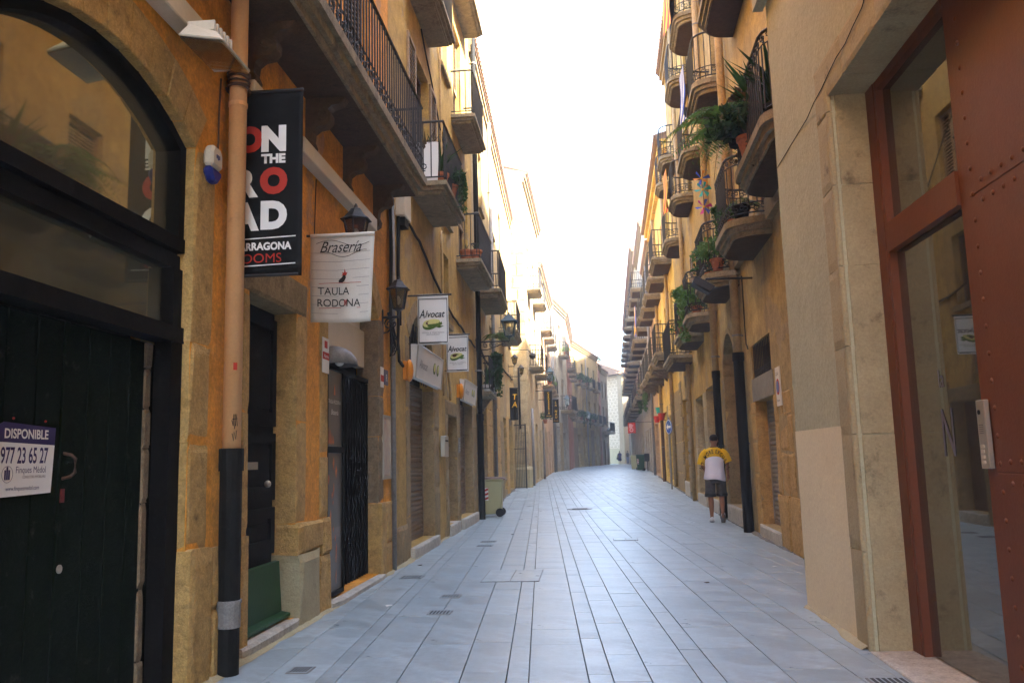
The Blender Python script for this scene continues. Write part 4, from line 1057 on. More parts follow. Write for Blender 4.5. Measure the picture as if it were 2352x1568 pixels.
dr = part(R1, 'portal_frame', 'corten', lambda b: (b.box(FR1, 5.98, 6.138, .0, 3.945, -.30, -.25), b.box(FR1, 5.94, 5.978, .0, 3.945, -.33, -.255),
    b.box(FR1, 4.83, 5.938, 2.70, 2.90, -.30, -.245), b.box(FR1, 4.83, 5.978, 3.88, 3.945, -.31, -.258)))
part(dr, 'pane', 'glass', lambda b: b.box(FR1, 4.82, 5.94, .02, 2.70, -.315, -.307))
part(dr, 'pane', 'glass', lambda b: b.box(FR1, 4.82, 5.94, 2.90, 3.88, -.315, -.307))
part(dr, 'interior_pier', 'plaster_beige', lambda b: (b.box(FR1, 5.45, 5.75, -.05, 3.9, -.66, -.45), b.box(FR1, 4.9, 5.2, -.05, 3.9, -.66, -.6)))
letters('la', .16, FR1.P(5.42, 1.72, -.306), -YP, ZP, 'ink_steel', dr, xs=.8)
letters('N', .42, FR1.P(5.38, 1.30, -.306), -YP, ZP, 'ink_steel', dr, xs=.6)
pn = part(R1, 'steel_door', 'corten', lambda b: b.box(FR1, 2.62, 4.82, .0, 3.94, -.30, -.262))
for z0, z1 in ((.004, 1.212), (1.218, 2.70), (2.706, 3.935)):
    part(pn, 'steel_plate', 'corten', lambda b: b.box(FR1, 2.63, 4.70, z0, z1, -.2615, -.255), bevel=.003)
bb = MB(); bb.ball((0, 0, 0), (.010, .015, .015), 8, 5); me = None
rv = [(4.66, .10 + .145 * i) for i in range(27)] + [(4.55 - .11 * i, 1.27) for i in range(12)] + [(4.55 - .11 * i, 1.16) for i in range(12)] + [(4.55 - .11 * i, 2.76) for i in range(12)] + [(4.55 - .11 * i, 2.65) for i in range(12)]
for s, z in rv:
    if me is None: o = bb.build('rivet', 'corten', smooth=True); me = o.data
    else: o = link(bpy.data.objects.new('rivet', me))
    o.location = FR1.P(s, z, -.255); o.parent = pn; o.matrix_parent_inverse = wmat(pn).inverted()
# crack in the plaster as a thin raised cable line from the portal to the corner
wires('wire', 'rubber', [FR1.P(7.84, 3.99, .004), FR1.P(6.95, 4.0, .004), FR1.P(6.46, 4.02, .026), FR1.P(6.0, 4.08, .028), FR1.P(5.65, 4.09, .028), FR1.P(5.26, 4.15, .028), FR1.P(5.2, 4.2, .028)], .0035, R1, .012)
balcony(R1, FR1, 3.6, 6.0, 5.4, .55, .2, .95, bow=True); balcony(R1, FR1, .2, 2.6, 5.0, .55, .2, .95, bow=True); balcony(R1, FR1, -3.2, -.8, 5.0, .55, .2, .95, bow=True)
part(R1, 'ledge', 'plaster_beige', lambda b: b.box(FR1, 7.0, 7.98, 5.62, 5.95, .001, .10))

part(R1, 'corner_edge', 'plaster_beige', lambda b: b.tube([Vector((1.912 + rnd.uniform(-.004, .004), 7.838 + rnd.uniform(-.004, .004), -.1 + i * .12)) for i in range(125)], [.018 + rnd.uniform(-.006, .005) for i in range(125)], 7), smooth=True)
# ---- ochre house with the barred window
def wop(s0, s1, z, k='b_half', h=2.35, **q): m = (s0 + s1) / 2; return op(m - .52, m + .52, z, z + h, k, .18, **q)
ops = [op(12.8, 14.4, .2, 2.19, 'none', .2), op(12.8, 14.5, 2.57, 3.12, 'none', .2), op(16.3, 18.1, .32, 3.74, 'none', .26, arch=2.95),
       wop(9.0, 11.4, 5.0, 'b_louv'), wop(11.95, 13.85, 4.7, 'b_half'), wop(15.1, 17.2, 4.6, 'b_open'), wop(11.6, 14.2, 8.8, 'b_half'), wop(15.7, 17.5, 8.5, 'b_half'), wop(9, 11, 8.8, 'b_louv'), wop(12, 13.8, 11.6, 'b_half', 2.1), wop(15.6, 17.4, 11.5, 'b_half', 2.1)]
R2 = building('barred_window_house', FR, 7.86, 18.3, 14.8, 'plaster_tan', ops, 'ochre house with a barred window above a grey roller shutter')
roller(R2, FR, 12.805, 14.395, .205, 2.185, -.2, 'shutter_steel')
part(R2, 'lintel_panel', 'pipe_gray', lambda b: b.box(FR, 12.7, 14.55, 2.195, 2.565, -.1, .012))
part(R2, 'dark_window', 'door_black', lambda b: b.box(FR, 12.805, 14.495, 2.575, 3.115, -.26, -.2))
part(R2, 'window_bars', 'iron', lambda b: ([b.tube([FR.P(12.88 + i * .145, 2.575, -.04), FR.P(12.88 + i * .145, 3.115, -.04)], .011, 5) for i in range(12)], b.box(FR, 12.8, 14.5, 2.6, 2.63, -.055, -.045), [b.ring(FR.P(12.95 + i * .145, 2.66, -.04), FR.t.normalized(), ZP, .05, .008, 10, 4) for i in range(11)]))
stones(R2, FR, 12.5, 12.8, .75, 2.19, 'stone_gold', .5, -.24, .012, 51); stones(R2, FR, 14.4, 14.85, 0, 2.19, 'stone_gold', .45, -.24, .012, 52)
stones(R2, FR, 8.0, 12.78, -.05, .75, 'stone_gold', .78, -.1, .035, 53, w=1.1, vary=.05, j=.015)
stones(R2, FR, 11.6, 12.5, .75, 2.2, 'stone_gold', .5, -.04, .006, 54, w=.5, j=.015)
part(R2, 'threshold', 'step_stone', lambda b: b.stone(FR, 12.7, 14.5, -.05, .198, -.25, .05, 55))
part(R2, 'threshold', 'step_stone', lambda b: b.stone(FR, 16.2, 18.2, -.05, .318, -.3, .08, 56))
ad = part(R2, 'arched_door', 'wood_brown', lambda b: b.box(FR, 16.305, 18.095, .32, 3.73, -.34, -.29))
for p, q in ((16.35, 17.19), (17.21, 18.05)):
    for z0, z1 in ((.4, 1.2), (1.3, 2.6), (2.68, 3.3)): part(ad, 'door_panel', 'door_black', lambda b: leaf_panel(b, FR, p, q, z0, z1, -.2895, .03, .08))
stones(R2, FR, 18.1, 18.28, .0, 2.95, 'stone_tan', .6, -.3, .012, 57); stones(R2, FR, 15.95, 16.3, .0, 2.95, 'stone_tan', .6, -.3, .012, 58)
arch_stones(R2, FR, 16.3, 18.1, 2.95, 3.735, .12, 'stone_tan', 11, -.2, .012)
part(R2, 'string_course', 'stone_tan', lambda b: b.box(FR, 7.9, 18.28, 4.62, 4.92, .001, .10))
balcony(R2, FR, 8.8, 11.5, 4.76, .62, .28, .95, bow=True, near=True, scroll='top', um='slab_under_shade')
balcony(R2, FR, 11.95, 13.85, 4.43, .62, .26, .95, bow=True, near=True, scroll='both', um='slab_under_shade')
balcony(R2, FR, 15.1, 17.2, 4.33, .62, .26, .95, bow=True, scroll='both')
balcony(R2, FR, 11.2, 14.4, 8.55, .62, .26, .95, bow=True, scroll='low', um='slab_under_shade')
balcony(R2, FR, 15.7, 17.6, 8.25, .55, .26, .95, bow=True, scroll='low')
downpipe(R2, FR, 15.2, 0, 14.5, .11, .075, 'pipe_tan', 'pipe_black', 3.05, .09)
downpipe(R2, FR, 18.45, 0, 14.5, .11, .07, 'pipe_tan', 'pipe_black', 3.05, .08)
wires('cable', 'rubber', [FR.P(14.8, 4.4, .03), FR.P(14.75, 3.2, .03), FR.P(14.6, 3.1, .03)], .012, R2, .01)
wires('cable', 'pipe_tan', [FR.P(11.2, 4.4, .03), FR.P(11.1, .8, .03)], .022, R2, .0)
# ---- tan house with rusticated red door
ops = [op(19.8, 21.5, .3, 2.94, 'shutter', .2, mat='shutter_steel'), op(22.3, 24.2, .3, 2.88, 'none', .25), op(26.8, 28.4, .5, 3.12, 'none', .25), 
       wop(18.4, 20.1, 4.45), wop(21.2, 23.2, 4.4, 'b_open'), wop(24.4, 27.1, 4.2), wop(18.5, 20.3, 8.2), wop(21.8, 23.3, 8.15), wop(25, 27, 7.8), wop(18.7, 20.6, 11.5, 'b_half', 2.1), wop(21.1, 22.9, 11.1, 'b_half', 2.1), wop(25.6, 27.2, 10.6, 'b_half', 2.1)]
R3 = building('rusticated_door_house', FR, 18.304, 29.2, 14.7, 'plaster_ochre', ops, 'tan house with a dark red door set in rusticated stone')
part(R3, 'dark_red_door', 'wood_red', lambda b: (b.box(FR, 26.805, 28.395, .505, 2.6, -.3, -.25), leaf_panel(b, FR, 26.85, 27.58, .6, 2.5, -.2495, .03, .1), leaf_panel(b, FR, 27.62, 28.35, .6, 2.5, -.2495, .03, .1)))
part(R3, 'fanlight', 'pane', lambda b: b.box(FR, 26.805, 28.395, 2.605, 3.115, -.3, -.26))
dk = part(R3, 'half_shutter_door', 'wood_brown', lambda b: b.box(FR, 22.305, 24.195, .305, 2.875, -.3, -.26)); roller(R3, FR, 22.31, 24.19, 2.1, 2.87, -.22, 'shutter_steel')
for s0, s1 in ((25.5, 26.78), (28.42, 29.1)):
    z = .2; k = 0
    while z < 3.6:
        part(R3, 'rusticated_stone', 'stone_tan', lambda b: b.stone(FR, s0 + (.0 if k % 2 else .22), s1 - .0, z + .012, z + .38, -.1, .06, k + s0, .006, .03)); z += .4; k += 1
stones(R3, FR, 19.3, 19.8, .0, 2.9, 'stone_tan', .6, -.2, .014, 81); stones(R3, FR, 21.5, 22.3, .0, 2.9, 'plaster_sand', .8, -.2, .014, 82); stones(R3, FR, 24.2, 24.7, .0, 2.9, 'plaster_sand', .8, -.2, .014, 83)
for s0, s1, z in ((22.2, 24.3, .3), (26.7, 28.5, .5), (19.7, 21.6, .3)): part(R3, 'threshold', 'step_stone', lambda b: b.stone(FR, s0, s1, -.05, z - .003, -.25, .07, s0))
part(R3, 'string_course', 'stone_tan', lambda b: b.box(FR, 18.4, 29.18, 4.40, 4.6, .001, .09))
balcony(R3, FR, 18.6, 20.3, 4.2, .62, .24, .95, bow=True, scroll='both'); balcony(R3, FR, 21.2, 23.2, 4.13, .62, .24, .95, bow=True, scroll='both')
balcony(R3, FR, 24.3, 27.2, 3.95, .66, .22, 1.0)
for s0, s1, z in ((18.5, 20.4, 7.95), (21.8, 23.5, 7.9), (25.0, 27.0, 7.55), (18.7, 20.7, 11.3), (21.1, 22.9, 10.85), (25.6, 27.2, 10.35), (27.5, 28.9, 10.1)): balcony(R3, FR, s0, s1, z, .55, .24, .95, bow=True, scroll='low')
downpipe(R3, FR, 24.9, 0, 14.4, .1, .06, 'pipe_tan'); 
# ---- yellow house
ops = [op(32.2, 35.4, .35, 2.95, 'shutter', .2, mat='shutter_steel'), op(36.6, 37.8, .4, 3.2, 'dark', .25), op(39.4, 40.6, .4, 2.9, 'dark', .25, mat='wood_brown')] + \
      [wop(s, s + 2.4, 4.95, 'b_half') for s in (29.8, 33.2, 36.8, 40.0)] + [wop(s, s + 2.4, 8.4, 'b_half') for s in (29.8, 33.2, 36.8, 40.0)]
R4 = building('yellow_house', FR, 29.204, 42.6, 12.4, 'plaster_yellow', ops, 'bright yellow plastered house with a deep cornice', cornice='plaster_yellow', eave=.4)
for s in (29.9, 33.3, 36.8, 40.0):
    balcony(R4, FR, s, s + 2.3, 4.65, .75, .28, 1.0, brackets=2); balcony(R4, FR, s, s + 2.3, 8.1, .7, .25, 1.0)
stones(R4, FR, 29.4, 32.1, .1, 3.6, 'stone_tan', .6, -.1, .014, 101, w=.9); stones(R4, FR, 35.5, 36.5, .1, 3.4, 'stone_tan', .6, -.1, .014, 102, w=.9)
downpipe(R4, FR, 31.8, .2, 12.2, .1, .07, 'pipe_tan'); downpipe(R4, FR, 38.6, .2, 12.2, .1, .07, 'pipe_tan', 'wood_brown', 3.0)
# ---- pink, dark and last houses
ops = [op(43.4, 46.4, .4, 3.0, 'shutter', .2, mat='shutter_steel'), op(48.0, 49.2, .45, 3.0, 'dark', .25)] + [wop(s, s + 2.2, z, 'b_half') for s in (43.4, 47.2) for z in (5.0, 8.4)]
R5 = building('salmon_house', FR, 42.604, 50.4, 12.0, 'plaster_pink', ops, 'salmon plastered house past the yellow one')
for s in (43.4, 47.2):
    for z in (4.75, 8.2): balcony(R5, FR, s, s + 2.2, z, .75, .25, .95, brackets=2 if z < 6 else 0)
downpipe(R5, FR, 46.8, .3, 11.8, .1, .07, 'pipe_gray')
ops = [op(s, s + 1.5, .45, 3.0, 'dark' if i % 2 else 'shutter', .25) for i, s in enumerate((51.4, 54.6, 57.8))] + [wop(s, s + 2.2, z, 'b_half') for s in (51, 54.4, 58) for z in (4.9, 8.3, 11.4)]
R6 = building('tall_dark_house', FR, 50.404, 62, 15.2, 'plaster_gray', ops, 'tall grey-brown house with three tiers of balconies behind the green bin')
for s in (51, 54.4, 58):
    for z in (4.65, 8.05, 11.2): balcony(R6, FR, s, s + 2.4, z, .85, .25, .95)
ops = [op(s, s + 1.4, .45, 3.0, 'dark', .25) for s in (64, 69, 74, 79, 86, 92)] + [wop(s, s + 2.2, z, 'b_half') for s in (63.5, 68, 72.5, 77, 81, 85.5, 90, 95) for z in (4.9, 8.3, 11.6)]
R7 = building('last_right_house', FR, 62.004, 104, 16.5, 'plaster_sand', ops, 'long sand-coloured house at the far right of the lane under tiled eaves', eave=.45)  # hidden far stretch lengthened to cast shadow on the bend
for s in (63.5, 68, 72.5, 77, 81, 85.5, 90, 95):
    for z in (4.65, 8.05, 11.35): balcony(R7, FR, s, s + 2.4, z, .95, .25, .95)

FR8 = seg(8.4, 104.5, 15.5, 116, False)  # out of view, added to keep sun off the end house
R8 = building('shade_house', FR8, 0, FR8.L, 15.5, 'plaster_sand', [op(2, 3.2, .42, 2.9, 'dark', .25), op(6, 7.2, .42, 2.9, 'dark', .25)], 'unseen sand-coloured house added to shade the patterned house')
# ================================================================ signs, lamps and other things on the walls
def hang(name, x0, x1, z0, z1, y, mat, label, wave=.006, th=.004, rod=None, cat='banner', sag=0.0):
    """a cloth banner hanging square to the wall, gently rippled"""
    t = thing(name, ((x0 + x1) / 2, y, z0), label, cat); ph = rnd.uniform(0, 6)
    def fn(p):
        u = (p.x - x0) / (x1 - x0); w = (z1 - p.z) / (z1 - z0)
        return Vector((p.x - sag * w * (u ** 2) * .6 , p.y + wave * (math.sin(7 * u + ph + 2 * w) + .5 * math.sin(15 * u - 3 * w + ph)) * (.25 + w), p.z - wave * .8 * math.sin(5 * u + ph) * w))
    b = MB(); n, m = 14, 18
    for i in range(m + 1):
        for k in range(n + 1):
            b.v.append(fn(Vector((lerp(x0, x1, k / n), y, lerp(z1, z0, i / m)))))
    N = len(b.v); b.v += [v + Vector((0, th, 0)) for v in b.v]
    q = lambda i, k: i * (n + 1) + k
    for i in range(m):
        for k in range(n):
            f = (q(i, k), q(i + 1, k), q(i + 1, k + 1), q(i, k + 1)); b.f.append(f); b.f.append(tuple(N + j for j in f[::-1])); b.mi += [0, 0]
    for i in range(m):
        for k in (0, n): b.f.append((q(i, k), q(i + 1, k), N + q(i + 1, k), N + q(i, k))); b.mi.append(0)
    for k in range(n):
        for i in (0, m): b.f.append((q(i, k), q(i, k + 1), N + q(i, k + 1), N + q(i, k))); b.mi.append(0)
    b.build('cloth', mat, t, smooth=True)
    return t, fn
def flat(par, name, mat, pts, y, fn, lift=.003, th=.001):
    P = [fn(Vector((p[0], y, p[1]))) - Vector((0, lift, 0)) for p in pts]
    return part(par, name, mat, lambda b: b.ext(P, (0, -th, 0)))
# ON THE ROAD banner
Y = 5.80
t, fn = hang('hostel_banner', -2.474, -1.965, 2.69, 4.10, Y, 'banner_black', 'tall black hostel banner with red and white lettering behind the peach downpipe', .004)
part(t, 'banner_arm', 'iron', lambda b: (b.tube([(-2.49, Y, 4.085), (-1.96, Y, 4.085)], .012, 6), b.tube([(-2.49, Y, 2.70), (-1.99, Y, 2.70)], .012, 6)))
L_ = lambda s, size, x, z, m, xs=1, bold=.012, al='LEFT', sh=0: letters(s, size, (x, Y, z), XP, ZP, m, t, xs=xs, bold=bold, align=al, fn=fn, lift=.006, shear=sh)
L_('O', .245, -2.46, 3.635, 'ink_red', .95, .017); L_('N', .245, -2.275, 3.635, 'ink_white', .98, .017)
L_('THE', .092, -2.27, 3.535, 'ink_white', 1.04, .005)
L_('R', .265, -2.465, 3.295, 'ink_white', .9, .017); L_('O', .245, -2.275, 3.315, 'ink_red', .96, .017)
L_('A', .265, -2.465, 3.045, 'ink_white', .9, .017); L_('D', .265, -2.275, 3.05, 'ink_white', .98, .017)
L_('TARRAGONA', .076, -2.465, 2.885, 'ink_white', .90, .003); L_('ROOMS', .098, -2.47, 2.79, 'ink_red', 1.05, 0)
for z in (2.965, 2.765): flat(t, 'rule_line', 'ink_white', [(-2.46, z), (-2.01, z + .012), (-2.01, z + .020), (-2.46, z + .008)], Y, fn, .005)
# Braseria banner
Y = 7.45
t, fn = hang('restaurant_banner', -2.44, -1.84, 2.62, 3.44, Y, 'banner_cream', 'cream cloth banner with plank lines and black lettering in front of a wall lantern', .012, sag=.07)
part(t, 'banner_arm', 'iron', lambda b: (b.tube([(-2.49, Y, 3.435), (-1.84, Y, 3.435)], .012, 6)))
part(t, 'hem', 'banner_cream', lambda b: b.tube([fn(Vector((lerp(-2.44, -1.84, i / 8), Y, 3.43))) for i in range(9)], .02, 8), smooth=True)
L_ = lambda s, size, x, z, m, xs=1, bold=.0, al='LEFT', sh=0: letters(s, size, (x, Y, z), XP, ZP, m, t, xs=xs, bold=bold, align=al, fn=fn, lift=.006, shear=sh)
L_('Brasería', .15, -2.36, 3.27, 'ink_black', .80, .0, 'LEFT', .45)
for i in range(2):
    pts = [fn(Vector((-2.385 + .5 * k / 14 * (1 if i == 0 else .8) + (.08 if i else 0), Y, 3.355 - i * .10 + .03 * math.sin(k * .45 + i * 2)))) - Vector((0, .006, 0)) for k in range(15)]
    part(t, 'flourish', 'ink_black', lambda b: b.tube(pts, .0022, 4))
L_('TAULA', .100, -2.37, 2.875, 'ink_black', .98, .0005); L_('RODONA', .100, -2.38, 2.765, 'ink_black', .96, .0005)
for i in range(9):
    z = 3.345 - i * .08
    if i in (0,): continue
    flat(t, 'plank_line', 'ink_gray', [(-2.43, z), (-2.2, z - .006), (-1.87, z + .004), (-1.87, z + .007), (-2.2, z - .003), (-2.43, z + .003)], Y, fn, .0045)
for z in (2.975, 2.745): flat(t, 'red_line', 'ink_red', [(-2.36, z), (-1.95, z + .006), (-1.95, z + .0105), (-2.36, z + .0045)], Y, fn, .0052)
flat(t, 'chilli_mark', 'ink_black', [(-2.165, 2.985), (-2.14, 2.982), (-2.115, 3.0), (-2.10, 3.03), (-2.105, 3.055), (-2.125, 3.06), (-2.14, 3.035), (-2.165, 3.015), (-2.175, 3.0)], Y, fn, .0055)
flat(t, 'flame_mark', 'ink_red', [(-2.145, 3.045), (-2.12, 3.058), (-2.098, 3.05), (-2.085, 3.085), (-2.10, 3.075), (-2.115, 3.115), (-2.12, 3.075), (-2.135, 3.085), (-2.135, 3.06)], Y, fn, .0058)
flat(t, 'cutlery_mark', 'ink_red', [(-2.108, 2.775), (-2.102, 2.775), (-2.100, 2.825), (-2.110, 2.825)], Y, fn, .006); flat(t, 'cutlery_mark', 'ink_red', [(-2.094, 2.775), (-2.088, 2.775), (-2.086, 2.825), (-2.096, 2.825)], Y, fn, .006)

def alvocat(Y, x0, x1, z0, z1, label, tip):
    t, fn = hang('restaurant_banner', x0, x1, z0, z1, Y, 'banner_white', label, .004)
    part(t, 'banner_arm', 'iron', lambda b: (b.tube([(-2.49, Y + .002, z1 - .015), (x1 + tip, Y + .002, z1 - .015)], .014, 6), b.tube([(-2.49, Y + .002, z0 + .03), (x1 - .03, Y + .002, z0 + .03)], .007, 5)))
    w = x1 - x0; h = z1 - z0; X = lambda u: x0 + w * u; Z = lambda v: z0 + h * v
    for a, c, e, f in ((.05, .95, .895, .91), (.05, .95, .045, .06), (.03, .052, .045, .91), (.948, .97, .045, .91)):
        flat(t, 'border_line', 'ink_black', [(X(a), Z(e)), (X(c), Z(e)), (X(c), Z(f)), (X(a), Z(f))], Y, fn, .0045)
    letters('A', .23 * h, (X(.06), Y, Z(.53)), XP, ZP, 'ink_black', t, xs=.66, shear=.3, bold=.004 * h, align='LEFT', fn=fn, lift=.006)
    letters('lvocat', .185 * h, (X(.235), Y, Z(.54)), XP, ZP, 'ink_black', t, xs=.84, shear=.3, bold=.003 * h, align='LEFT', fn=fn, lift=.006)
    def blob(c, rx, rz, rot, n=16, pear=0):
        o = []
        for i in range(n):
            a = 2 * math.pi * i / n; r_ = 1 - pear * math.cos(a) * .35
            p, q = rx * math.cos(a), rz * math.sin(a) * r_
            o.append((X(c[0] + p * math.cos(rot) - q * math.sin(rot)), Z(c[1] + (p * math.sin(rot) + q * math.cos(rot)) * w / h)))
        return o
    flat(t, 'avocado_skin', 'ink_green', blob((.45, .395), .30, .145, .22, pear=.9), Y, fn, .0045)
    flat(t, 'leaf_print', 'ink_green', [(X(.55), Z(.355)), (X(.78), Z(.45)), (X(.8), Z(.40)), (X(.72), Z(.37)), (X(.86), Z(.365)), (X(.7), Z(.325))], Y, fn, .0042)
    flat(t, 'avocado_flesh', 'avocado_flesh', blob((.45, .43), .285, .115, .22, pear=.9), Y, fn, .0055)
    flat(t, 'avocado_stone', 'ink_brown', blob((.365, .425), .10, .062, .1), Y, fn, .0066)
    letters('VEGAN & VEGETARIAN', .042 * h, (X(.5), Y, Z(.225)), XP, ZP, 'ink_gray', t, xs=1.0, fn=fn, lift=.006); letters('RESTAURANT', .042 * h, (X(.5), Y, Z(.185)), XP, ZP, 'ink_gray', t, fn=fn, lift=.006)
alvocat(12.0, -2.335, -1.885, 3.01, 3.755, 'larger white avocado banner hung beside the black wall lantern', .05)
alvocat(15.0, -2.40, -2.005, 2.92, 3.61, 'white avocado banner hung next to the black drainpipe', .03)

# shop fascias over the shutters
def fascia(s0, s1, z0, z1, label):
    t = thing('shop_fascia', FL.P((s0 + s1) / 2, z0, .08), label, 'shop sign')
    part(t, 'box', 'white_paint', lambda b: b.prism_dz(FL, [(.02, z0), (.08, z0 + .02), (.13, z1 - .02), (.02, z1)], s0, s1))
    part(t, 'frame', 'steel', lambda b: (b.tube([FL.P(s0, z1 - .01, .13), FL.P(s1, z1 - .01, .13)], .012, 5), b.tube([FL.P(s0, z0 + .01, .085), FL.P(s1, z0 + .01, .085)], .012, 5), b.tube([FL.P(s1, z0 + .01, .085), FL.P(s1, z1 - .01, .13)], .012, 5), b.tube([FL.P(s0, z0 + .01, .085), FL.P(s0, z1 - .01, .13)], .012, 5)))
    up = (FL.P(0, z1 - .02, .13) - FL.P(0, z0 + .02, .08)).normalized(); h = z1 - z0; w = s1 - s0
    c = lambda u, v: FL.P(s0 + w * u, z0 + .02 + (h - .04) * v, .08 + .05 * v)
    letters('Alvocat', .36 * h, c(.1, .34), YP, up, 'ink_gray', t, align='LEFT', shear=.3, xs=1.1, lift=.004)
    for u in (.66, .80):
        part(t, 'avocado_print', 'ink_green', lambda b: b.ext([c(u + .05 * math.cos(a), .55 + .2 * math.sin(a)) + Vector((.003, 0, 0)) for a in [i * math.pi / 6 for i in range(12)]], (.002, 0, 0)))
        part(t, 'avocado_print', 'avocado_flesh', lambda b: b.ext([c(u + .035 * math.cos(a), .58 + .14 * math.sin(a)) + Vector((.006, 0, 0)) for a in [i * math.pi / 6 for i in range(12)]], (.002, 0, 0)))
fascia(12.1, 14.3, 2.55, 3.06, 'white lettered fascia above the nearer brown roller shutter')
fascia(17.0, 18.92, 2.55, 2.99, 'white lettered fascia above the farther brown roller shutter')
def alarm(name, fr, s, z, m1, m2, label, h=.24, w=.15):
    t = thing(name, fr.P(s, z - h / 2, .03), label, 'alarm box')
    part(t, 'case', m1, lambda b: b.prism_sz(fr, [(s - w / 2, z - h * .1), (s + w / 2, z - h * .1), (s + w / 2, z + h * .3), (s + w * .3, z + h * .5), (s - w * .3, z + h * .5), (s - w / 2, z + h * .3)], .014, .085), bevel=.02)
    part(t, 'lens', m2, lambda b: b.prism_sz(fr, [(s - w / 2, z - h * .104), (s - w * .48, z - h * .3), (s - w * .2, z - h * .5), (s + w * .2, z - h * .5), (s + w * .48, z - h * .3), (s + w / 2, z - h * .104)], .014, .08), bevel=.018)
    return t
t = alarm('alarm_box', FL, 5.34, 3.37, 'white_metal', 'blue_plastic', 'cream and blue alarm box on the stone beside the arched window', .26, .17)
part(t, 'emblem', 'blue_plastic', lambda b: [b.box(FL, 5.34 + q * .02 - .006, 5.34 + q * .02 + .006, 3.40 + abs(q) * .008, 3.435, .086, .088) for q in (-1, 0, 1)])
def oalarm(s, z, label):
    t = thing('alarm_box', FL.P(s, z - .14, .05), label, 'alarm box')
    part(t, 'case', 'orange_plastic', lambda b: b.ball(FL.P(s, z, .075), (.055, .11, .16), 12, 8), smooth=True)
    part(t, 'back_plate', 'orange_plastic', lambda b: b.box(FL, s - .09, s + .09, z - .13, z + .13, .001, .04))
oalarm(11.72, 2.62, 'orange oval alarm box beside the nearer avocado fascia'); oalarm(16.78, 2.72, 'orange oval alarm box beside the farther avocado fascia')
# floodlight on the fascia rail
t = thing('floodlight', FL.P(5.05, 3.98, .2), 'cream ribbed floodlight bracketed under the white rail by the arched window', 'floodlight')
part(t, 'housing', 'white_metal', lambda b: b.hexa([FL.P(4.62, 3.93, .13), FL.P(5.08, 3.93, .13), FL.P(5.08, 3.88, .42), FL.P(4.62, 3.88, .42), FL.P(4.70, 4.04, .16), FL.P(5.0, 4.04, .16), FL.P(5.0, 3.98, .34), FL.P(4.70, 3.98, .34)]), bevel=.012)
part(t, 'lens', 'glass_lamp', lambda b: b.hexa([FL.P(4.64, 3.915, .145), FL.P(5.06, 3.915, .145), FL.P(5.06, 3.867, .405), FL.P(4.64, 3.867, .405), FL.P(4.64, 3.927, .145), FL.P(5.06, 3.927, .145), FL.P(5.06, 3.879, .405), FL.P(4.64, 3.879, .405)]))
for i in range(6): part(t, 'fin', 'white_metal', lambda b: b.box(FL, 4.72 + i * .05, 4.74 + i * .05, 4.0, 4.062, .15, .32))
part(t, 'bracket', 'iron', lambda b: (b.box(FL, 4.82, 4.86, 3.98, 4.10, .09, .16)))
# lanterns
def lantern(name, c, r, h, label, arm_from, mat='iron', group=None, kind='six', tilt=None):
    c = Vector(c); t = thing(name, c, label, 'lantern', group); n = 6 if kind == 'six' else 4
    part(t, 'roof', mat, lambda b: b.lathe(c, [(r * 1.25, h * .62), (r * 1.28, h * .64), (r * .95, h * .70), (r * .62, h * .80), (r * .5, h * .84), (r * .42, h * .88), (r * .16, h * .91), (r * .14, h * .96), (r * .05, h * 1.0)], n, sq=1))
    part(t, 'base', mat, lambda b: b.lathe(c, [(r * .15, -h * .02), (r * .2, h * .03), (r * .55, h * .08), (r * .62, h * .10)], n, sq=1))
    def gl(b):
        for k in range(n):
            a0 = 2 * math.pi * (k + .5) / n; a1 = 2 * math.pi * (k + 1.5) / n
            P = lambda a, q, z: c + Vector((math.cos(a) * q, math.sin(a) * q, z))
            b.add([P(a0, r * .57, h * .10), P(a1, r * .57, h * .10), P(a1, r * .93, h * .62), P(a0, r * .93, h * .62)], [(0, 1, 2, 3)])
    for k in range(n):
        a0 = 2 * math.pi * (k + .5) / n; a1 = 2 * math.pi * (k + 1.5) / n
        P = lambda a, q, z: c + Vector((math.cos(a) * q, math.sin(a) * q, z))
        part(t, 'glass_pane', 'glass_lamp', lambda b: b.add([P(a0, r * .57, h * .10), P(a1, r * .57, h * .10), P(a1, r * .93, h * .62), P(a0, r * .93, h * .62), P(a0, r * .55, h * .10), P(a1, r * .55, h * .10), P(a1, r * .91, h * .62), P(a0, r * .91, h * .62)], [(0, 1, 2, 3), (7, 6, 5, 4), (0, 4, 5, 1), (1, 5, 6, 2), (2, 6, 7, 3), (3, 7, 4, 0)]))
        part(t, 'frame_bar', mat, lambda b: b.tube([P(a0, r * .6, h * .09), P(a0, r * .97, h * .63)], r * .07, 4))
    part(t, 'bulb', 'white_paint', lambda b: b.ball(c + ZP * h * .33, (r * .25, r * .25, h * .13)), smooth=True)
    return t
def wallarm(t, c, wallp, mat, dz=-.05, scroll=True):
    c = Vector(c); w = Vector(wallp); d = (c - w); d.z = 0; L = d.length; d.normalize()
    def fn(b):
        b.tube([Vector((w.x, w.y, c.z + dz)), Vector((c.x, c.y, c.z + dz)), c + ZP * .01], .018, 6)
        b.tube([w + ZP * (c.z + dz - .22 - w.z), w + ZP * (c.z + dz + .1 - w.z)], .02, 6)
        if scroll:
            n = max(2, int(L / .16))
            for i in range(n):
                q = Vector((w.x, w.y, c.z + dz - .085)) + d * (.09 + i * (L - .1) / n); b.ring(q, d, ZP, .07 * (1 - .5 * i / n), .009, 12, 4, 8.5, 1.5, .75)
            b.tube([Vector((w.x, w.y, c.z + dz - .2)), Vector((w.x, w.y, c.z + dz - .19)) + d * L * .35, Vector((w.x, w.y, c.z + dz - .06)) + d * L * .8], .011, 5)
    part(t, 'wall_arm', mat, fn)
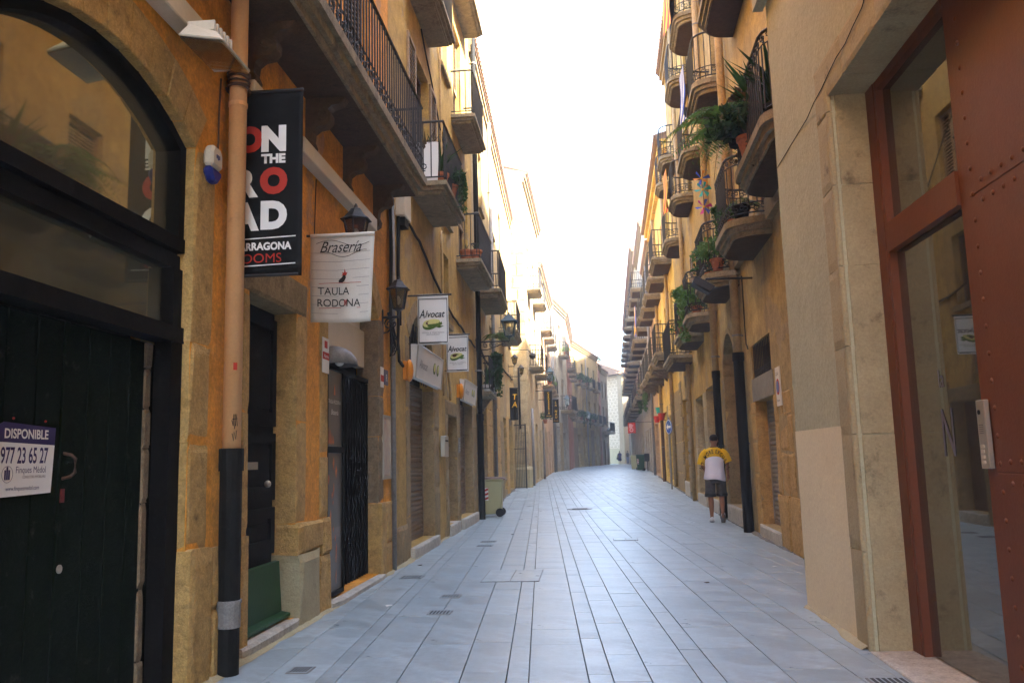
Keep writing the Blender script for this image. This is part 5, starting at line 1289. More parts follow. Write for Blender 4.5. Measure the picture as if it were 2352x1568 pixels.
c = (-2.27, 10.4, 3.22); t = lantern('wall_lantern', c, .125, .46, 'black six-sided wall lantern over a tangle of cables beside the avocado banner', None); wallarm(t, c, (-2.478, 10.4, 3.15), 'iron', -.06)
c = (-2.15, 7.95, 3.42); t = lantern('wall_lantern', c, .125, .46, 'black wall lantern half hidden behind the cream restaurant banner', None); wallarm(t, c, (-2.478, 7.95, 3.35), 'iron', -.06)
for i in range(7):
    wires('cable', 'rubber', [FL.P(10.62 + i * .02, 3.25, .03), FL.P(10.6 + i * .025, 2.95 - rnd.random() * .2, .08 + rnd.random() * .06), FL.P(10.66, 2.7, .04)], .008, L1, .03)
part(L1, 'cable_bundle', 'rubber', lambda b: [b.tube([FL.P(10.70 + i * .02, 5.0, .03 + .01 * (i % 2)), FL.P(10.68 + i * .025, 4.1, .05), FL.P(10.66 + i * .02, 3.4, .04), FL.P(10.64 + i * .02, 2.75, .06)], .012, 5) for i in range(5)])
def streetlamp(c, wallp, label, r=.21, h=.62):
    t = lantern('street_lamp', c, r, h, label, None, 'iron_blue', 'blue-grey bracket street lamps', 'four'); t['category'] = 'street lamp'; wallarm(t, c, wallp, 'iron', -.06)
streetlamp((-1.68, 20.0, 4.2), FL3.P(20.0, 4.1, 0), 'blue-grey bracket street lamp over the beige wheelie bin', .22, .64)
streetlamp((-1.57, 42.0, 5.08), FL4.P(6.0, 5, 0), 'blue-grey bracket street lamp beside the brewery banners', .24, .78)
streetlamp((-1.0, 56.0, 4.7), FL5.P(10.0, 5, 0), 'blue-grey bracket street lamp on the pink house wall', .24, .78)
streetlamp((.55, 86.0, 5.1), FL8.P(5.0, 5, 0), 'blue-grey bracket street lamp on the balconied house at the bend', .3, .85)
streetlamp((3.0, 101.0, 3.9), FL10.P(2.2, 5, 0), 'blue-grey bracket street lamp on the dark stone house', .3, .9)
def smalllamp(c, wp, label):
    t = lantern('wall_lantern', c, .13, .44, label, None, 'iron', None, 'six'); wallarm(t, c, wp, 'iron', -.06, False)
smalllamp((-2.55, 32.5, 4.95), FL3.P(32.5, 5, 0), 'upper of two small black lanterns above the iron gate'); smalllamp((-2.42, 34.0, 4.7), FL3.P(34, 5, 0), 'lower of two small black lanterns above the iron gate')
# dome lamp over the menu door
t = thing('dome_lamp', FL.P(8.42, 2.36, .1), 'grey half-dome lamp over the menu case door', 'wall lamp')
def dome(b):
    n, m = 10, 6; c = FL.P(8.42, 2.34, -.045); vs = []; fs = []
    for i in range(m + 1):
        for k in range(n + 1):
            a = math.pi * k / n - math.pi / 2; e = math.pi / 2 * i / m
            vs.append(c + Vector((.26 * math.cos(a) * math.cos(e), .26 * math.sin(a) * math.cos(e), .20 * math.sin(e))))
    for i in range(m):
        for k in range(n): q = i * (n + 1) + k; fs.append((q, q + 1, q + n + 2, q + n + 1))
    b.add(vs, fs)
o = part(t, 'shade', 'pipe_gray', dome, smooth=True); md_ = o.modifiers.new('thick', 'SOLIDIFY'); md_.thickness = .006
part(t, 'bulb', 'white_paint', lambda b: b.ball(FL.P(8.42, 2.38, .03), .05), smooth=True)
# plaques, posters, boxes
def plate(name, fr, s0, s1, z0, z1, mat, label, cat, d=.012, d0=.002, frame=None):
    t = thing(name, fr.P((s0 + s1) / 2, z0, d / 2), label, cat)
    part(t, 'board', mat, lambda b: b.box(fr, s0, s1, z0, z1, d0, d))
    if frame: part(t, 'frame', frame, lambda b: leaf_panel(b, fr, s0 - .015, s1 + .015, z0 - .015, z1 + .015, d0, d - d0 + .008, .03))
    return t
t = plate('house_plaque', FL, 10.46, 10.66, 2.32, 2.51, 'ink_steel', 'small slate-blue plaque with the letter R beside the restaurant doorway', 'plaque', .015)
letters('R', .13, FL.P(10.56, 2.365, .016), YP, ZP, 'ink_white', t)
t = plate('notice', FL, 7.88, 8.09, 2.22, 2.56, 'white_paint', 'red and white alarm notice on the stone left of the menu door', 'notice', .022, .016)
part(t, 'red_band', 'ink_red', lambda b: b.box(FL, 7.885, 8.085, 2.35, 2.42, .0225, .024)); letters('Alarma', .05, FL.P(7.985, 2.366, .0242), YP, ZP, 'ink_white', t); part(t, 'red_mark', 'ink_red', lambda b: b.box(FL, 7.94, 8.03, 2.46, 2.53, .0225, .024))
t = plate('notice', FL, 10.22, 10.38, 2.27, 2.52, 'white_paint', 'small red and white notice right of the folding gate', 'notice', .024, .018)
part(t, 'red_band', 'ink_red', lambda b: b.box(FL, 10.225, 10.375, 2.34, 2.42, .0245, .026))
mk('map_print', (.55, .48, .36), (.42, .30, .24), (.25, .32, .45), 7, .5, fine=.1, stain=.6)
plate('framed_map', FL, 10.36, 10.74, 1.16, 1.92, 'map_print', 'aluminium framed poster on the wall right of the restaurant doorway', 'poster', .02, .002, 'steel')
t = thing('mailbox', FL.P(14.75, 1.42, .06), 'aluminium mailbox on the pier right of the nearer roller shutter', 'mailbox')
part(t, 'box', 'steel', lambda b: b.box(FL, 14.55, 14.95, 1.42, 1.78, .022, .10), bevel=.008); part(t, 'slot', 'rubber', lambda b: b.box(FL, 14.6, 14.9, 1.68, 1.71, .1005, .103))
t = thing('entry_phone', FL.P(16.75, 1.5, .03), 'grey entry phone panel beside the brown house door', 'intercom')
part(t, 'panel', 'pipe_gray', lambda b: b.box(FL, 16.66, 16.86, 1.5, 1.8, .018, .035), bevel=.004); part(t, 'buttons', 'steel', lambda b: [b.box(FL, 16.69 + .05 * (i % 3), 16.72 + .05 * (i % 3), 1.54 + .05 * (i // 3), 1.56 + .05 * (i // 3), .0355, .04) for i in range(12)])
t = thing('meter_box', FL.P(11.4, 4.7, .06), 'white meter box with hanging wires under the plant balcony', 'meter box')
part(t, 'box', 'white_metal', lambda b: b.box(FL, 11.2, 11.62, 4.72, 5.2, .002, .14), bevel=.01); part(t, 'base', 'rubber', lambda b: b.box(FL, 11.28, 11.54, 4.6, 4.719, .01, .12))
# DISPONIBLE sign on the green door
t = thing('letting_sign', FL.P(3.88, 1.24, -.17), 'white and navy letting sign on the dark green plank door', 'sign')
D_ = -.1835; D1 = D_ + .006
part(t, 'board', 'ink_white', lambda b: b.prism_sz(FL, [(3.66, 1.235), (4.085, 1.245), (4.10, 1.478), (3.66, 1.490)], D_, D1))
part(t, 'header', 'ink_navy', lambda b: b.prism_sz(FL, [(3.66, 1.491), (4.10, 1.479), (4.105, 1.565), (3.72, 1.582), (3.66, 1.555)], D_, D1))
F_ = lambda s, size, s_, z, m, **k: letters(s, size, FL.P(s_, z, D1), YP, ZP, m, t, lift=.0012, **k)
F_('DISPONIBLE', .062, 3.882, 1.508, 'ink_white', bold=.0015, xs=.98); F_('977 23 65 27', .105, 3.875, 1.392, 'ink_navy', xs=.62, bold=.002)
F_('Finques Mèdol', .045, 3.925, 1.345, 'ink_navy', xs=.86); F_('CONSULTORS IMMOBILIARIS', .018, 3.95, 1.320, 'ink_brown', xs=.75); F_('www.finquesmedol.com', .028, 3.87, 1.265, 'ink_navy', xs=.9)
part(t, 'emblem', 'ink_navy', lambda b: ([b.box(FL, 3.735 + i * .014, 3.745 + i * .014, 1.315, 1.36 + (.015 if i == 1 else 0), D1, D1 + .0015) for i in range(3)], b.ring(FL.P(3.755, 1.34, D1 + .001), YP, ZP, .038, .001, 20, 4)))
for q, z in ((3.78, 1.60), (4.02, 1.595)): part(t, 'pin', 'ink_red', lambda b: b.ball(FL.P(q, z, -.178), .006))
# graffiti on the pipe
t = thing('pipe_sticker', FL.P(5.6, 2.0, .16), 'torn red sticker on the peach downpipe', 'sticker'); part(t, 'sticker', 'ink_red', lambda b: b.add([Vector((FL.P(5.63, 0, .095).x + .0635 * math.cos(a), 5.63 + .0635 * math.sin(a), z)) for a in (-.75, -.95, -1.15) for z in (2.00, 2.05)], [(0, 1, 3, 2), (2, 3, 5, 4)]))
gp = [[(-.6, 1.62), (-.7, 1.70), (-.8, 1.62)], [(-.6, 1.67), (-1.15, 1.665)], [(-.85, 1.70), (-.9, 1.60)], [(-1.0, 1.70), (-1.05, 1.62), (-1.2, 1.66)], [(-.7, 1.59), (-.75, 1.53), (-.95, 1.58), (-1.0, 1.52), (-1.15, 1.57)]]
pp_ = part(L1, 'graffiti', 'ink_black', lambda b: [b.tube([Vector((FL.P(5.63, 0, .095).x + .0625 * math.cos(a), 5.63 + .0625 * math.sin(a), z)) for a, z in g], .0025, 4) for g in gp])

# right side: intercom, gas sign, round sign, flag, flood lamp
t = thing('intercom', FR1.P(4.72, 1.25, -.24), 'brushed steel intercom panel on the rust-red riveted door', 'intercom')
part(t, 'panel', 'steel', lambda b: b.box(FR1, 4.715, 4.81, 1.235, 1.60, -.2535, -.225), bevel=.004)
part(t, 'camera', 'rubber', lambda b: b.lathe(FR1.P(4.775, 1.535, -.225), [(.013, 0), (.013, .005), (.006, .007)], 12, (-1, 0, 0)))
part(t, 'grille', 'pipe_gray', lambda b: [b.box(FR1, 4.745, 4.79, 1.42 + i * .011, 1.425 + i * .011, -.225, -.223) for i in range(5)])
for i in range(4): part(t, 'button', 'white_metal', lambda b: b.box(FR1, 4.75, 4.785, 1.26 + i * .028, 1.278 + i * .028, -.225, -.219), bevel=.002)
t = plate('parking_notice', FR, 12.16, 12.46, 2.0, 2.55, 'white_paint', 'white no-parking notice with a red ring beside the barred window', 'sign', .02)
part(t, 'red_ring', 'ink_red', lambda b: b.lathe(FR.P(12.31, 2.27, .02), [(.115, 0), (.115, .003)], 20, (-1, .03, 0))); part(t, 'blue_disc', 'sign_blue', lambda b: b.lathe(FR.P(12.31, 2.27, .0235), [(.085, 0), (.085, .002)], 20, (-1, .03, 0)))
letters('GUAL', .07, FR.P(12.31, 2.43, .02), -YP, ZP, 'ink_black', t); letters('PERMANENT', .04, FR.P(12.31, 2.06, .02), -YP, ZP, 'ink_black', t, xs=.9)
c = Vector((3.16, 31.9, 2.38))
t = thing('direction_sign', (3.16, 31.9, 0.1), 'round blue road sign with a white left arrow on a thin pole', 'road sign')
SN = Vector((-.95, -.31, 0)).normalized(); SX = Vector((-SN.y, SN.x, 0))
part(t, 'disc', 'sign_blue', lambda b: b.lathe(c, [(.27, 0), (.275, .01), (.26, .02)], 28, SN))
part(t, 'rim', 'ink_white', lambda b: b.ring(c + SN * .022, SX, ZP, .25, .010, 28, 4))
part(t, 'arrow', 'ink_white', lambda b: b.ext([c + SX * x + ZP * z + SN * .022 for x, z in ((-.18, 0), (-.05, .115), (-.05, .04), (.18, .04), (.18, -.04), (-.05, -.04), (-.05, -.115))], SN * .003))
part(t, 'pole', 'pipe_gray', lambda b: b.tube([c + Vector((.0, .03, -2.3)), c + Vector((0, .03, .36))], .03, 8))
Y = 50.0
t, fn = hang('red_flag_sign', 2.58, 3.03, 2.66, 3.28, Y, 'ink_red', 'small red hanging shop flag on the right side of the lane', .008)
part(t, 'banner_arm', 'iron', lambda b: b.tube([(2.56, Y, 3.28), (3.98, Y, 3.28)], .012, 5))
letters('CAFE', .09, (2.8, Y, 3.12), XP, ZP, 'ink_white', t, fn=fn, lift=.01) if False else None
part(t, 'emblem', 'ink_white', lambda b: (b.ring(Vector((2.78, Y - .02, 2.85)), XP, ZP, .09, .01, 16, 4), [b.wb(2.65, 2.65 + w, Y - .02, Y - .017, 3.16 - i * .06, 3.18 - i * .06) for i, w in enumerate((.16, .24, .2, .18))]))
t = thing('flood_lamp', FR.P(13.9, 4.1, 0), 'dark floodlight on a long arm beneath the bowed balcony', 'floodlight')
part(t, 'arm', 'iron', lambda b: b.tube([FR.P(13.9, 4.18, 0), FR.P(13.9, 4.2, .75)], .018, 6)); part(t, 'head', 'iron', lambda b: b.hexa([FR.P(13.75, 3.95, .70), FR.P(14.05, 3.95, .70), FR.P(14.05, 4.12, .98), FR.P(13.75, 4.12, .98), FR.P(13.75, 4.05, .62), FR.P(14.05, 4.05, .62), FR.P(14.05, 4.24, .92), FR.P(13.75, 4.24, .92)]), bevel=.01)
part(t, 'lens', 'iron', lambda b: b.hexa([FR.P(13.77, 3.945, .71), FR.P(14.03, 3.945, .71), FR.P(14.03, 4.113, .985), FR.P(13.77, 4.113, .985), FR.P(13.77, 3.955, .705), FR.P(14.03, 3.955, .705), FR.P(14.03, 4.123, .98), FR.P(13.77, 4.123, .98)]))
t = thing('shop_sign', FR.P(33.4, 3.1, 0), 'raised dark lettering over the pale roller shutter', 'shop sign')
for i, ch in enumerate('CREAL'): letters(ch, .34, FR.P(34.6 - i * .38 - .2, 3.12, .02), -YP, ZP, 'wood_brown', t, name='letter')
# left far: banners, floodlight on arm, iron gate
Y = 41.0
def vert(body, x, z1, h, size, mat, t, fn, Y):
    for i, ch in enumerate(body):
        if ch != ' ': letters(ch, size, (x, Y, z1 - (i + 1) * h), XP, ZP, mat, t, fn=fn, lift=.012, shear=.15, bold=.004, name='letter')
t, fn = hang('brewery_banner', -1.83, -1.45, 3.28, 4.58, Y, 'banner_black', 'black vertical banner reading cerveseria in gold letters', .006)
vert('CERVESERIA', -1.63, 4.53, .108, .125, 'ink_yellow', t, fn, Y); letters('Bernat', .09, (-1.64, Y, 3.33), XP, ZP, 'ink_yellow', t, shear=.4, fn=fn, lift=.012)
part(t, 'banner_arm', 'iron', lambda b: b.tube([(-2.3, Y, 4.58), (-1.43, Y, 4.58)], .015, 5))
Y = 43.2
t, fn = hang('brewery_banner', -1.52, -1.20, 3.12, 4.30, Y, 'banner_black', 'black vertical banner with la nau in gold letters', .006)
vert('LA NAU', -1.36, 4.25, .15, .15, 'ink_yellow', t, fn, Y); letters('CERVESERIA', .05, (-1.36, Y, 3.2), XP, ZP, 'ink_yellow', t, fn=fn, lift=.012)
part(t, 'banner_arm', 'iron', lambda b: b.tube([(-2.28, Y, 4.3), (-1.2, Y, 4.3)], .015, 5))
Y = 33.0
t, fn = hang('tapas_banner', -2.82, -2.50, 2.85, 4.1, Y, 'banner_black', 'dark banner with yellow letters above the iron gate', .01)
vert('TA', -2.64, 3.95, .3, .3, 'ink_yellow', t, fn, Y); part(t, 'banner_arm', 'iron', lambda b: b.tube([(-2.85, Y, 4.1), (-2.48, Y, 4.1)], .015, 5))
t = thing('spot_lamp', FL3.P(33.8, 5.5, 0), 'black spotlight on a long thin arm near the stone corner', 'spotlight')
part(t, 'arm', 'iron', lambda b: b.tube([FL3.P(33.8, 5.72, 0), (-2.1, 33.8, 5.68), (-1.98, 33.8, 5.5)], .018, 5)); part(t, 'head', 'iron', lambda b: b.lathe((-1.93, 33.8, 5.42), [(.05, -.12), (.13, -.05), (.13, .08), (.05, .13)], 8, (.5, -.6, .4)))
t = thing('iron_gate', (-2.75, 35.2, .13), 'black iron bar gate standing open against the stone corner house', 'gate')
for i in range(10):
    part(t, 'bar', 'iron', lambda b: b.tube([(-3.02 + i * .066, 35.25, .2), (-3.02 + i * .066, 35.25, 2.72)], .012, 5))
part(t, 'frame', 'iron', lambda b: (b.wb(-3.06, -2.38, 35.23, 35.27, .17, .20), b.wb(-3.06, -2.38, 35.23, 35.27, 2.72, 2.76), b.wb(-3.06, -2.38, 35.23, 35.27, 1.75, 1.78), b.wb(-2.42, -2.37, 35.22, 35.28, .1, 2.78)))

# ---------------------------------------------------------------- wheelie bins
def bin_(x, y, z, w, dp, h, mb, ml, label, rot=0, stripes=True, group=None):
    t = thing('wheelie_bin', (x, y, z), label, 'bin', group); M0 = Matrix.Translation((x, y, z)) @ Matrix.Rotation(rot, 4, 'Z')
    def T(b):
        b.v = [M0 @ v for v in b.v]; return b
    b = MB(); w0, d0 = w * .40, dp * .38; w1, d1 = w * .5, dp * .5
    b.hexa([(-w0, -d0, .06), (w0, -d0, .06), (w0, d0, .06), (-w0, d0, .06), (-w1, -d1, h - .07), (w1, -d1, h - .07), (w1, d1, h - .07), (-w1, d1, h - .07)]); T(b).build('body', mb, t, bevel=.015)
    b = MB(); b.wb(-w1 - .02, w1 + .02, -d1 - .02, d1 + .02, h - .069, h - .04); T(b).build('rim', mb, t, bevel=.006)
    b = MB(); b.hexa([(-w1 - .025, -d1 - .03, h - .039), (w1 + .05, -d1 - .03, h - .039), (w1 + .05, d1 + .03, h - .039), (-w1 - .025, d1 + .03, h - .039), (-w1 + .02, -d1, h + .01), (w1 + .04, -d1, h - .005), (w1 + .04, d1, h - .005), (-w1 + .02, d1, h + .01)]); T(b).build('lid', ml, t, bevel=.008)
    b = MB(); b.tube([(w1 + .06, -d1, h - .05), (w1 + .06, d1, h - .05)], .016, 8); b.tube([(w1, -d1 + .03, h - .055), (w1 + .06, -d1 + .03, h - .05)], .012, 6); b.tube([(w1, d1 - .03, h - .055), (w1 + .06, d1 - .03, h - .05)], .012, 6); T(b).build('handle', ml, t)
    for s in (-1, 1):
        b = MB(); b.lathe((w0 - .02, s * (d0 + .035), .10), [(.03, -.03), (.095, -.028), (.10, -.015), (.10, .015), (.095, .028), (.03, .03)], 18, (0, 1, 0)); wo = T(b).build('wheel', 'rubber', t)
    b = MB(); b.tube([(w0 - .02, -d0 - .03, .10), (w0 - .02, d0 + .03, .10)], .012, 6); T(b).build('axle', 'iron', t)
    if stripes:
        f = lambda u, v: Vector((-w1 * .93 + .11 * u, -lerp(d0, d1, (.48 + .34 * v)) - .004, h * (.42 + .32 * v)))
        b = MB(); b.add([f(0, 0), f(1, 0), f(1, 1), f(0, 1)], [(0, 1, 2, 3)]); T(b).build('reflector', 'ink_white', t)
        for i in range(3):
            b = MB(); v = i * .34; b.add([f(0, v) - Vector((0, .002, 0)), f(1, v + .12) - Vector((0, .002, 0)), f(1, min(1, v + .30)) - Vector((0, .002, 0)), f(0, v + .17) - Vector((0, .002, 0))], [(0, 1, 2, 3)]); T(b).build('red_stripe', 'ink_red', t)
bin_(-2.20, 20.55, zg(20.5), .46, .5, .92, 'bin_beige', 'bin_lid', 'beige wheelie bin with brown lid beside the black drainpipe')
bin_(3.42, 59.5, zg(59.5), .5, .55, 1.0, 'bin_beige', 'bin_beige', 'beige wheelie bin standing next to a dark green one', 0, False)
bin_(3.62, 56.2, zg(56.2), .52, .6, 1.06, 'bin_green', 'bin_green', 'dark green wheelie bin with striped reflector')
t = thing('litter_bin', (3.95, 55.2, zg(55)), 'dark litter bin on a post beside the green wheelie bin', 'litter bin')
part(t, 'basket', 'iron', lambda b: b.wb(3.8, 4.1, 55.0, 55.3, zg(55) + .62, zg(55) + 1.12), bevel=.03); part(t, 'post', 'iron', lambda b: b.tube([(4.0, 55.2, zg(55) - .02), (4.0, 55.2, zg(55) + .7)], .03, 8))
# ================================================================ plants, flags, things on balconies
def leafquad(b, p, d, up, ln, w, bend=.3):
    d = d.normalized(); s = d.cross(up)
    if s.length < 1e-3: s = d.cross(XP)
    s.normalize(); n = s.cross(d)
    q = p + d * ln * .5; e = p + d * ln - n * ln * bend
    b.add([p, q + s * w * .5 + n * w * .1, e, q - s * w * .5 + n * w * .1, q], [(0, 1, 4), (1, 2, 4), (2, 3, 4), (3, 0, 4)])
def pot(t, c, r, h, mat='terracotta'):
    part(t, 'pot', mat, lambda b: b.lathe(c, [(r * .62, 0), (r * .95, h * .78), (r * 1.05, h * .8), (r * 1.05, h), (r * .9, h), (r * .85, h * .9)], 12))
def plant(c, kind, size, label, mat='leaf', potr=.12, group=None, seed=1, potm='terracotta', n=None, up=.5, haspot=True):
    c = Vector(c); g = random.Random(seed * 31 + 5); t = thing('potted_plant', c, label, 'plant', group)
    if haspot: pot(t, c, potr, potr * 1.7, potm)
    top = c + ZP * potr * 1.6; b = MB(); st = MB()
    def rv(): return Vector((g.gauss(0, 1), g.gauss(0, 1), g.gauss(0, 1))).normalized()
    if kind == 'fern':
        for i in range(n or 22):
            a = g.uniform(0, 2 * math.pi); L = size * g.uniform(.65, 1.1); h = g.uniform(.25, .75) * size
            P = []
            for k in range(13):
                u = k / 12; P.append(top + Vector((math.cos(a) * L * u, math.sin(a) * L * u, h * (1.9 * u - 2.3 * u * u))))
            st.tube(P, .004, 3, False)
            for k in range(1, 12):
                d = (P[k + 1] - P[k - 1]).normalized(); s = d.cross(ZP).normalized(); l = size * .17 * math.sin(math.pi * (k / 12) ** .7) + .02
                for q in (-1, 1):
                    for e in (0, .5): leafquad(b, P[k].lerp(P[k + 1], e), s * q + d * .45 - ZP * .15, ZP, l, l * .22, .1)
    elif kind == 'bush':
        for i in range(n or 260):
            v = rv(); r_ = size * g.uniform(.2, 1) ** .6; p = top + Vector((v.x * r_ * .9, v.y * r_ * 1.1, (abs(v.z) * up * 1.6 - (1 - up) * .35) * r_ + size * .25))
            leafquad(b, p, rv() + ZP * .2, rv(), size * g.uniform(.16, .30), size * g.uniform(.09, .16), .15)
        for i in range(7): st.tube([top - ZP * .03, top + Vector((g.uniform(-.5, .5), g.uniform(-.6, .6), g.uniform(.3, .9))) * size], .005, 4)
    elif kind == 'sword':
        for i in range(n or 16):
            a = g.uniform(0, 2 * math.pi); d = Vector((math.cos(a) * g.uniform(.15, .6), math.sin(a) * g.uniform(.15, .6), 1)).normalized(); L = size * g.uniform(.6, 1.1); w = L * .095
            m = top + d * L * .55; e = top + d * L + Vector((math.cos(a), math.sin(a), -.35)) * L * .22; s = d.cross(Vector((math.cos(a), math.sin(a), 0))).normalized()
            n_ = s.cross(d); b.add([top - s * w * .25, top + s * w * .25, m + s * w * .5, m - s * w * .5, e, m + n_ * w * .15], [(0, 1, 5), (1, 2, 5), (2, 4, 5), (4, 3, 5), (3, 0, 5)])
    elif kind == 'trail':
        for i in range(n or 18):
            a = g.uniform(-.9, .9); L = size * g.uniform(.5, 1.2); P = []
            for k in range(9):
                u = k / 8; P.append(top + Vector((g.uniform(-.02, .02) + math.cos(a) * .18 * size * min(1, u * 3), math.sin(a) * size * .7 * min(1, u * 2) + g.uniform(-.05, .05) * size, .15 * size * math.sin(u * 3) - L * u * u)))
            st.tube(P, .004, 3, False)
            for k in range(9):
                for e in range(5): leafquad(b, P[k] + rv() * size * .05, rv(), rv(), size * g.uniform(.08, .14), size * g.uniform(.05, .09), .15)
    b.build('foliage', mat, t, recalc=False)
    if st.v: st.build('stems', 'dry_stem', t, recalc=False)
    return t
# right balconies
plant(FR.P(10.95, 5.35, .60), 'fern', 1.05, 'large fern spilling from the bowed balcony beside the beige house', 'leaf_light', .14, seed=1, n=36, potm='pipe_black')
plant(FR.P(10.3, 5.05, .36), 'sword', .95, 'tall broad-leaved lily behind the bowed balcony railing', 'leaf', .16, seed=2, n=44, potm='pipe_black')
plant(FR.P(9.6, 5.05, .36), 'sword', .8, 'shorter broad-leaved lily behind the bowed balcony railing', 'leaf_dark', .16, seed=3, n=40, potm='pipe_black')
plant(FR.P(10.5, 5.05, .52), 'bush', .55, 'dark dense shrub pressed against the bowed balcony railing', 'leaf_dark', .15, seed=4, n=520)
plant(FR.P(10.6, 5.7, .62), 'trail', .85, 'dry hanging creeper on the outside of the bowed balcony', 'dry_stem', .08, seed=5, n=44, haspot=False)
plant(FR.P(12.35, 4.72, .36), 'fern', .36, 'spider plant in a dark pot on the scrolled balcony', 'leaf_light', .13, seed=6, potm='pipe_black', n=16)
plant(FR.P(12.9, 4.72, .45), 'bush', .28, 'low leafy plant on the floor of the scrolled balcony', 'leaf', .1, seed=7, n=160)
plant(FR.P(13.6, 5.1, .60), 'trail', .5, 'green trailing plant at the far end of the scrolled balcony', 'leaf', .1, seed=8, haspot=False)
plant(FR.P(15.3, 4.62, .36), 'bush', .50, 'bright green bush in the third bowed balcony', 'leaf_light', .13, seed=9, n=420)
plant(FR.P(16.4, 4.62, .36), 'bush', .38, 'mid green bush at the end of the third bowed balcony', 'leaf', .12, seed=10, n=220)
plant(FR.P(19.2, 4.46, .36), 'bush', .55, 'loose leafy vine climbing over the fourth bowed balcony', 'leaf_light', .12, seed=11, n=420)
plant(FR.P(20.3, 5.0, .7), 'trail', .95, 'long vine hanging out past the fourth bowed balcony', 'leaf_light', .1, seed=12, n=26, haspot=False)
plant(FR.P(21.6, 4.4, .5), 'sword', .5, 'small spiky plant on the fifth bowed balcony', 'leaf', .1, seed=13)
plant(FR.P(22.5, 4.4, .5), 'bush', .3, 'small round plant on the fifth bowed balcony', 'leaf', .1, seed=14, n=150)
plant(FR.P(47.5, 5.02, .6), 'trail', 1.2, 'creeper trailing from the salmon house balcony', 'leaf_light', .12, seed=15, n=24)
plant(FR.P(52.5, 4.92, .7), 'trail', 1.0, 'creeper trailing from the tall grey-brown house balcony', 'leaf', .12, seed=16, n=24)
plant(FR1.P(7.6, 5.955, .0), 'sword', .45, 'broad green leaves on the ledge of the beige house', 'leaf', .1, seed=17, n=10)
plant(FR1.P(1.2, 5.22, .35), 'fern', .6, 'fern on the balcony across from the arched window', 'leaf', .14, seed=18); plant(FR1.P(2.2, 5.22, .35), 'bush', .35, 'round shrub on the balcony across from the arched window', 'leaf', .14, seed=19)
# left balconies
plant(FL.P(12.75, 5.58, .38), 'sword', .6, 'grey-green agave beside the white board on the left balcony', 'leaf', .14, seed=20, n=22)
plant(FL.P(13.3, 5.58, .45), 'bush', .32, 'dark feathery shrub on the left balcony with the white board', 'leaf_dark', .13, seed=21, n=240)
plant(FL.P(13.4, 5.85, .56), 'trail', .5, 'feathery greenery hanging outside the left balcony with the white board', 'leaf', .08, seed=22, haspot=False, n=24)
plant(FL.P(12.5, 5.75, .2), 'sword', .55, 'dry straw-coloured palm behind the white board', 'dry_stem', .1, seed=23, n=20)
plant(FL.P(17.15, 5.46, .18), 'sword', .18, 'terracotta pot with bare twigs on the balcony above the black drainpipe', 'leaf_dark', .13, seed=24, n=4)
plant(FL.P(17.2, 5.46, .38), 'sword', .3, 'terracotta pot with a dark cactus on the balcony above the black drainpipe', 'leaf_dark', .13, seed=25, n=9)
plant(FL3.P(20.5, 2.99, .2), 'sword', .6, 'tall fern-like plant in a white pot on the small low balcony', 'leaf', .1, seed=26, n=16, potm='white_paint')
plant(FL3.P(21.3, 3.75, .3), 'trail', .8, 'thick green creeper hanging from the small low balcony', 'leaf', .1, seed=27, n=34, haspot=False)
plant(FL3.P(20.7, 4.15, .45), 'fern', .5, 'fern sitting on the lamp bracket above the wheelie bin', 'leaf_light', .1, seed=28, n=22, haspot=False)
plant(FL3.P(21.6, 3.0, .22), 'bush', .3, 'leafy plant at the end of the small low balcony', 'leaf', .1, seed=29, n=200, potm='white_paint')
plant(FL5.P(1.5, 5.42, .4), 'bush', .4, 'green plant on the first pink house balcony', 'leaf', .14, seed=30); plant(FL5.P(5.2, 5.42, .4), 'bush', .35, 'green plant on the second pink house balcony', 'leaf_light', .14, seed=31)
plant(FL4.P(8.4, 3.15, .25), 'bush', .45, 'green plant bracketed on the corner house wall beside the brewery banners', 'leaf', .12, seed=32)
plant(FL6.P(4.0, 8.9, .45), 'bush', .45, 'green shrub on the upper balcony of the grey plaster house', 'leaf_light', .15, seed=33)
for i, (s, z, k) in enumerate(((1.6, 4.97, 'bush'), (2.4, 4.97, 'trail'), (5.2, 4.97, 'bush'), (5.9, 4.97, 'trail'), (8.7, 4.97, 'bush'), (1.8, 8.62, 'bush'), (5.4, 8.62, 'bush'))):
    plant(FL8.P(s, z, .5), k, .75, ('bushy plant on the lower balcony next to the brick-red house', 'creeper hanging from the lower balcony next to the brick-red house', 'bushy plant on the lower middle balcony of the house at the bend', 'creeper hanging from the lower middle balcony of the house at the bend', 'bushy plant on the lower balcony past the downpipe of the bend house', 'bushy plant on the upper balcony next to the brick-red house', 'bushy plant on the upper middle balcony of the house at the bend')[i], 'leaf', .15, 'plants on the bend house balconies', seed=40 + i)
plant(FL9.P(1.0, 11.8, -.2), 'bush', .9, 'large rooftop shrub above the slim red house', 'leaf_light', .2, seed=50)
t = thing('white_board', FL.P(12.42, 5.575, .28), 'white board leaning on the left balcony railing', 'board')
part(t, 'board', 'banner_white', lambda b: b.hexa([(-2.42, 12.37, 5.58), (-2.08, 12.37, 5.58), (-2.08, 12.39, 5.58), (-2.42, 12.39, 5.58), (-2.44, 12.40, 6.22), (-2.05, 12.41, 6.22), (-2.05, 12.43, 6.22), (-2.44, 12.42, 6.22)]))
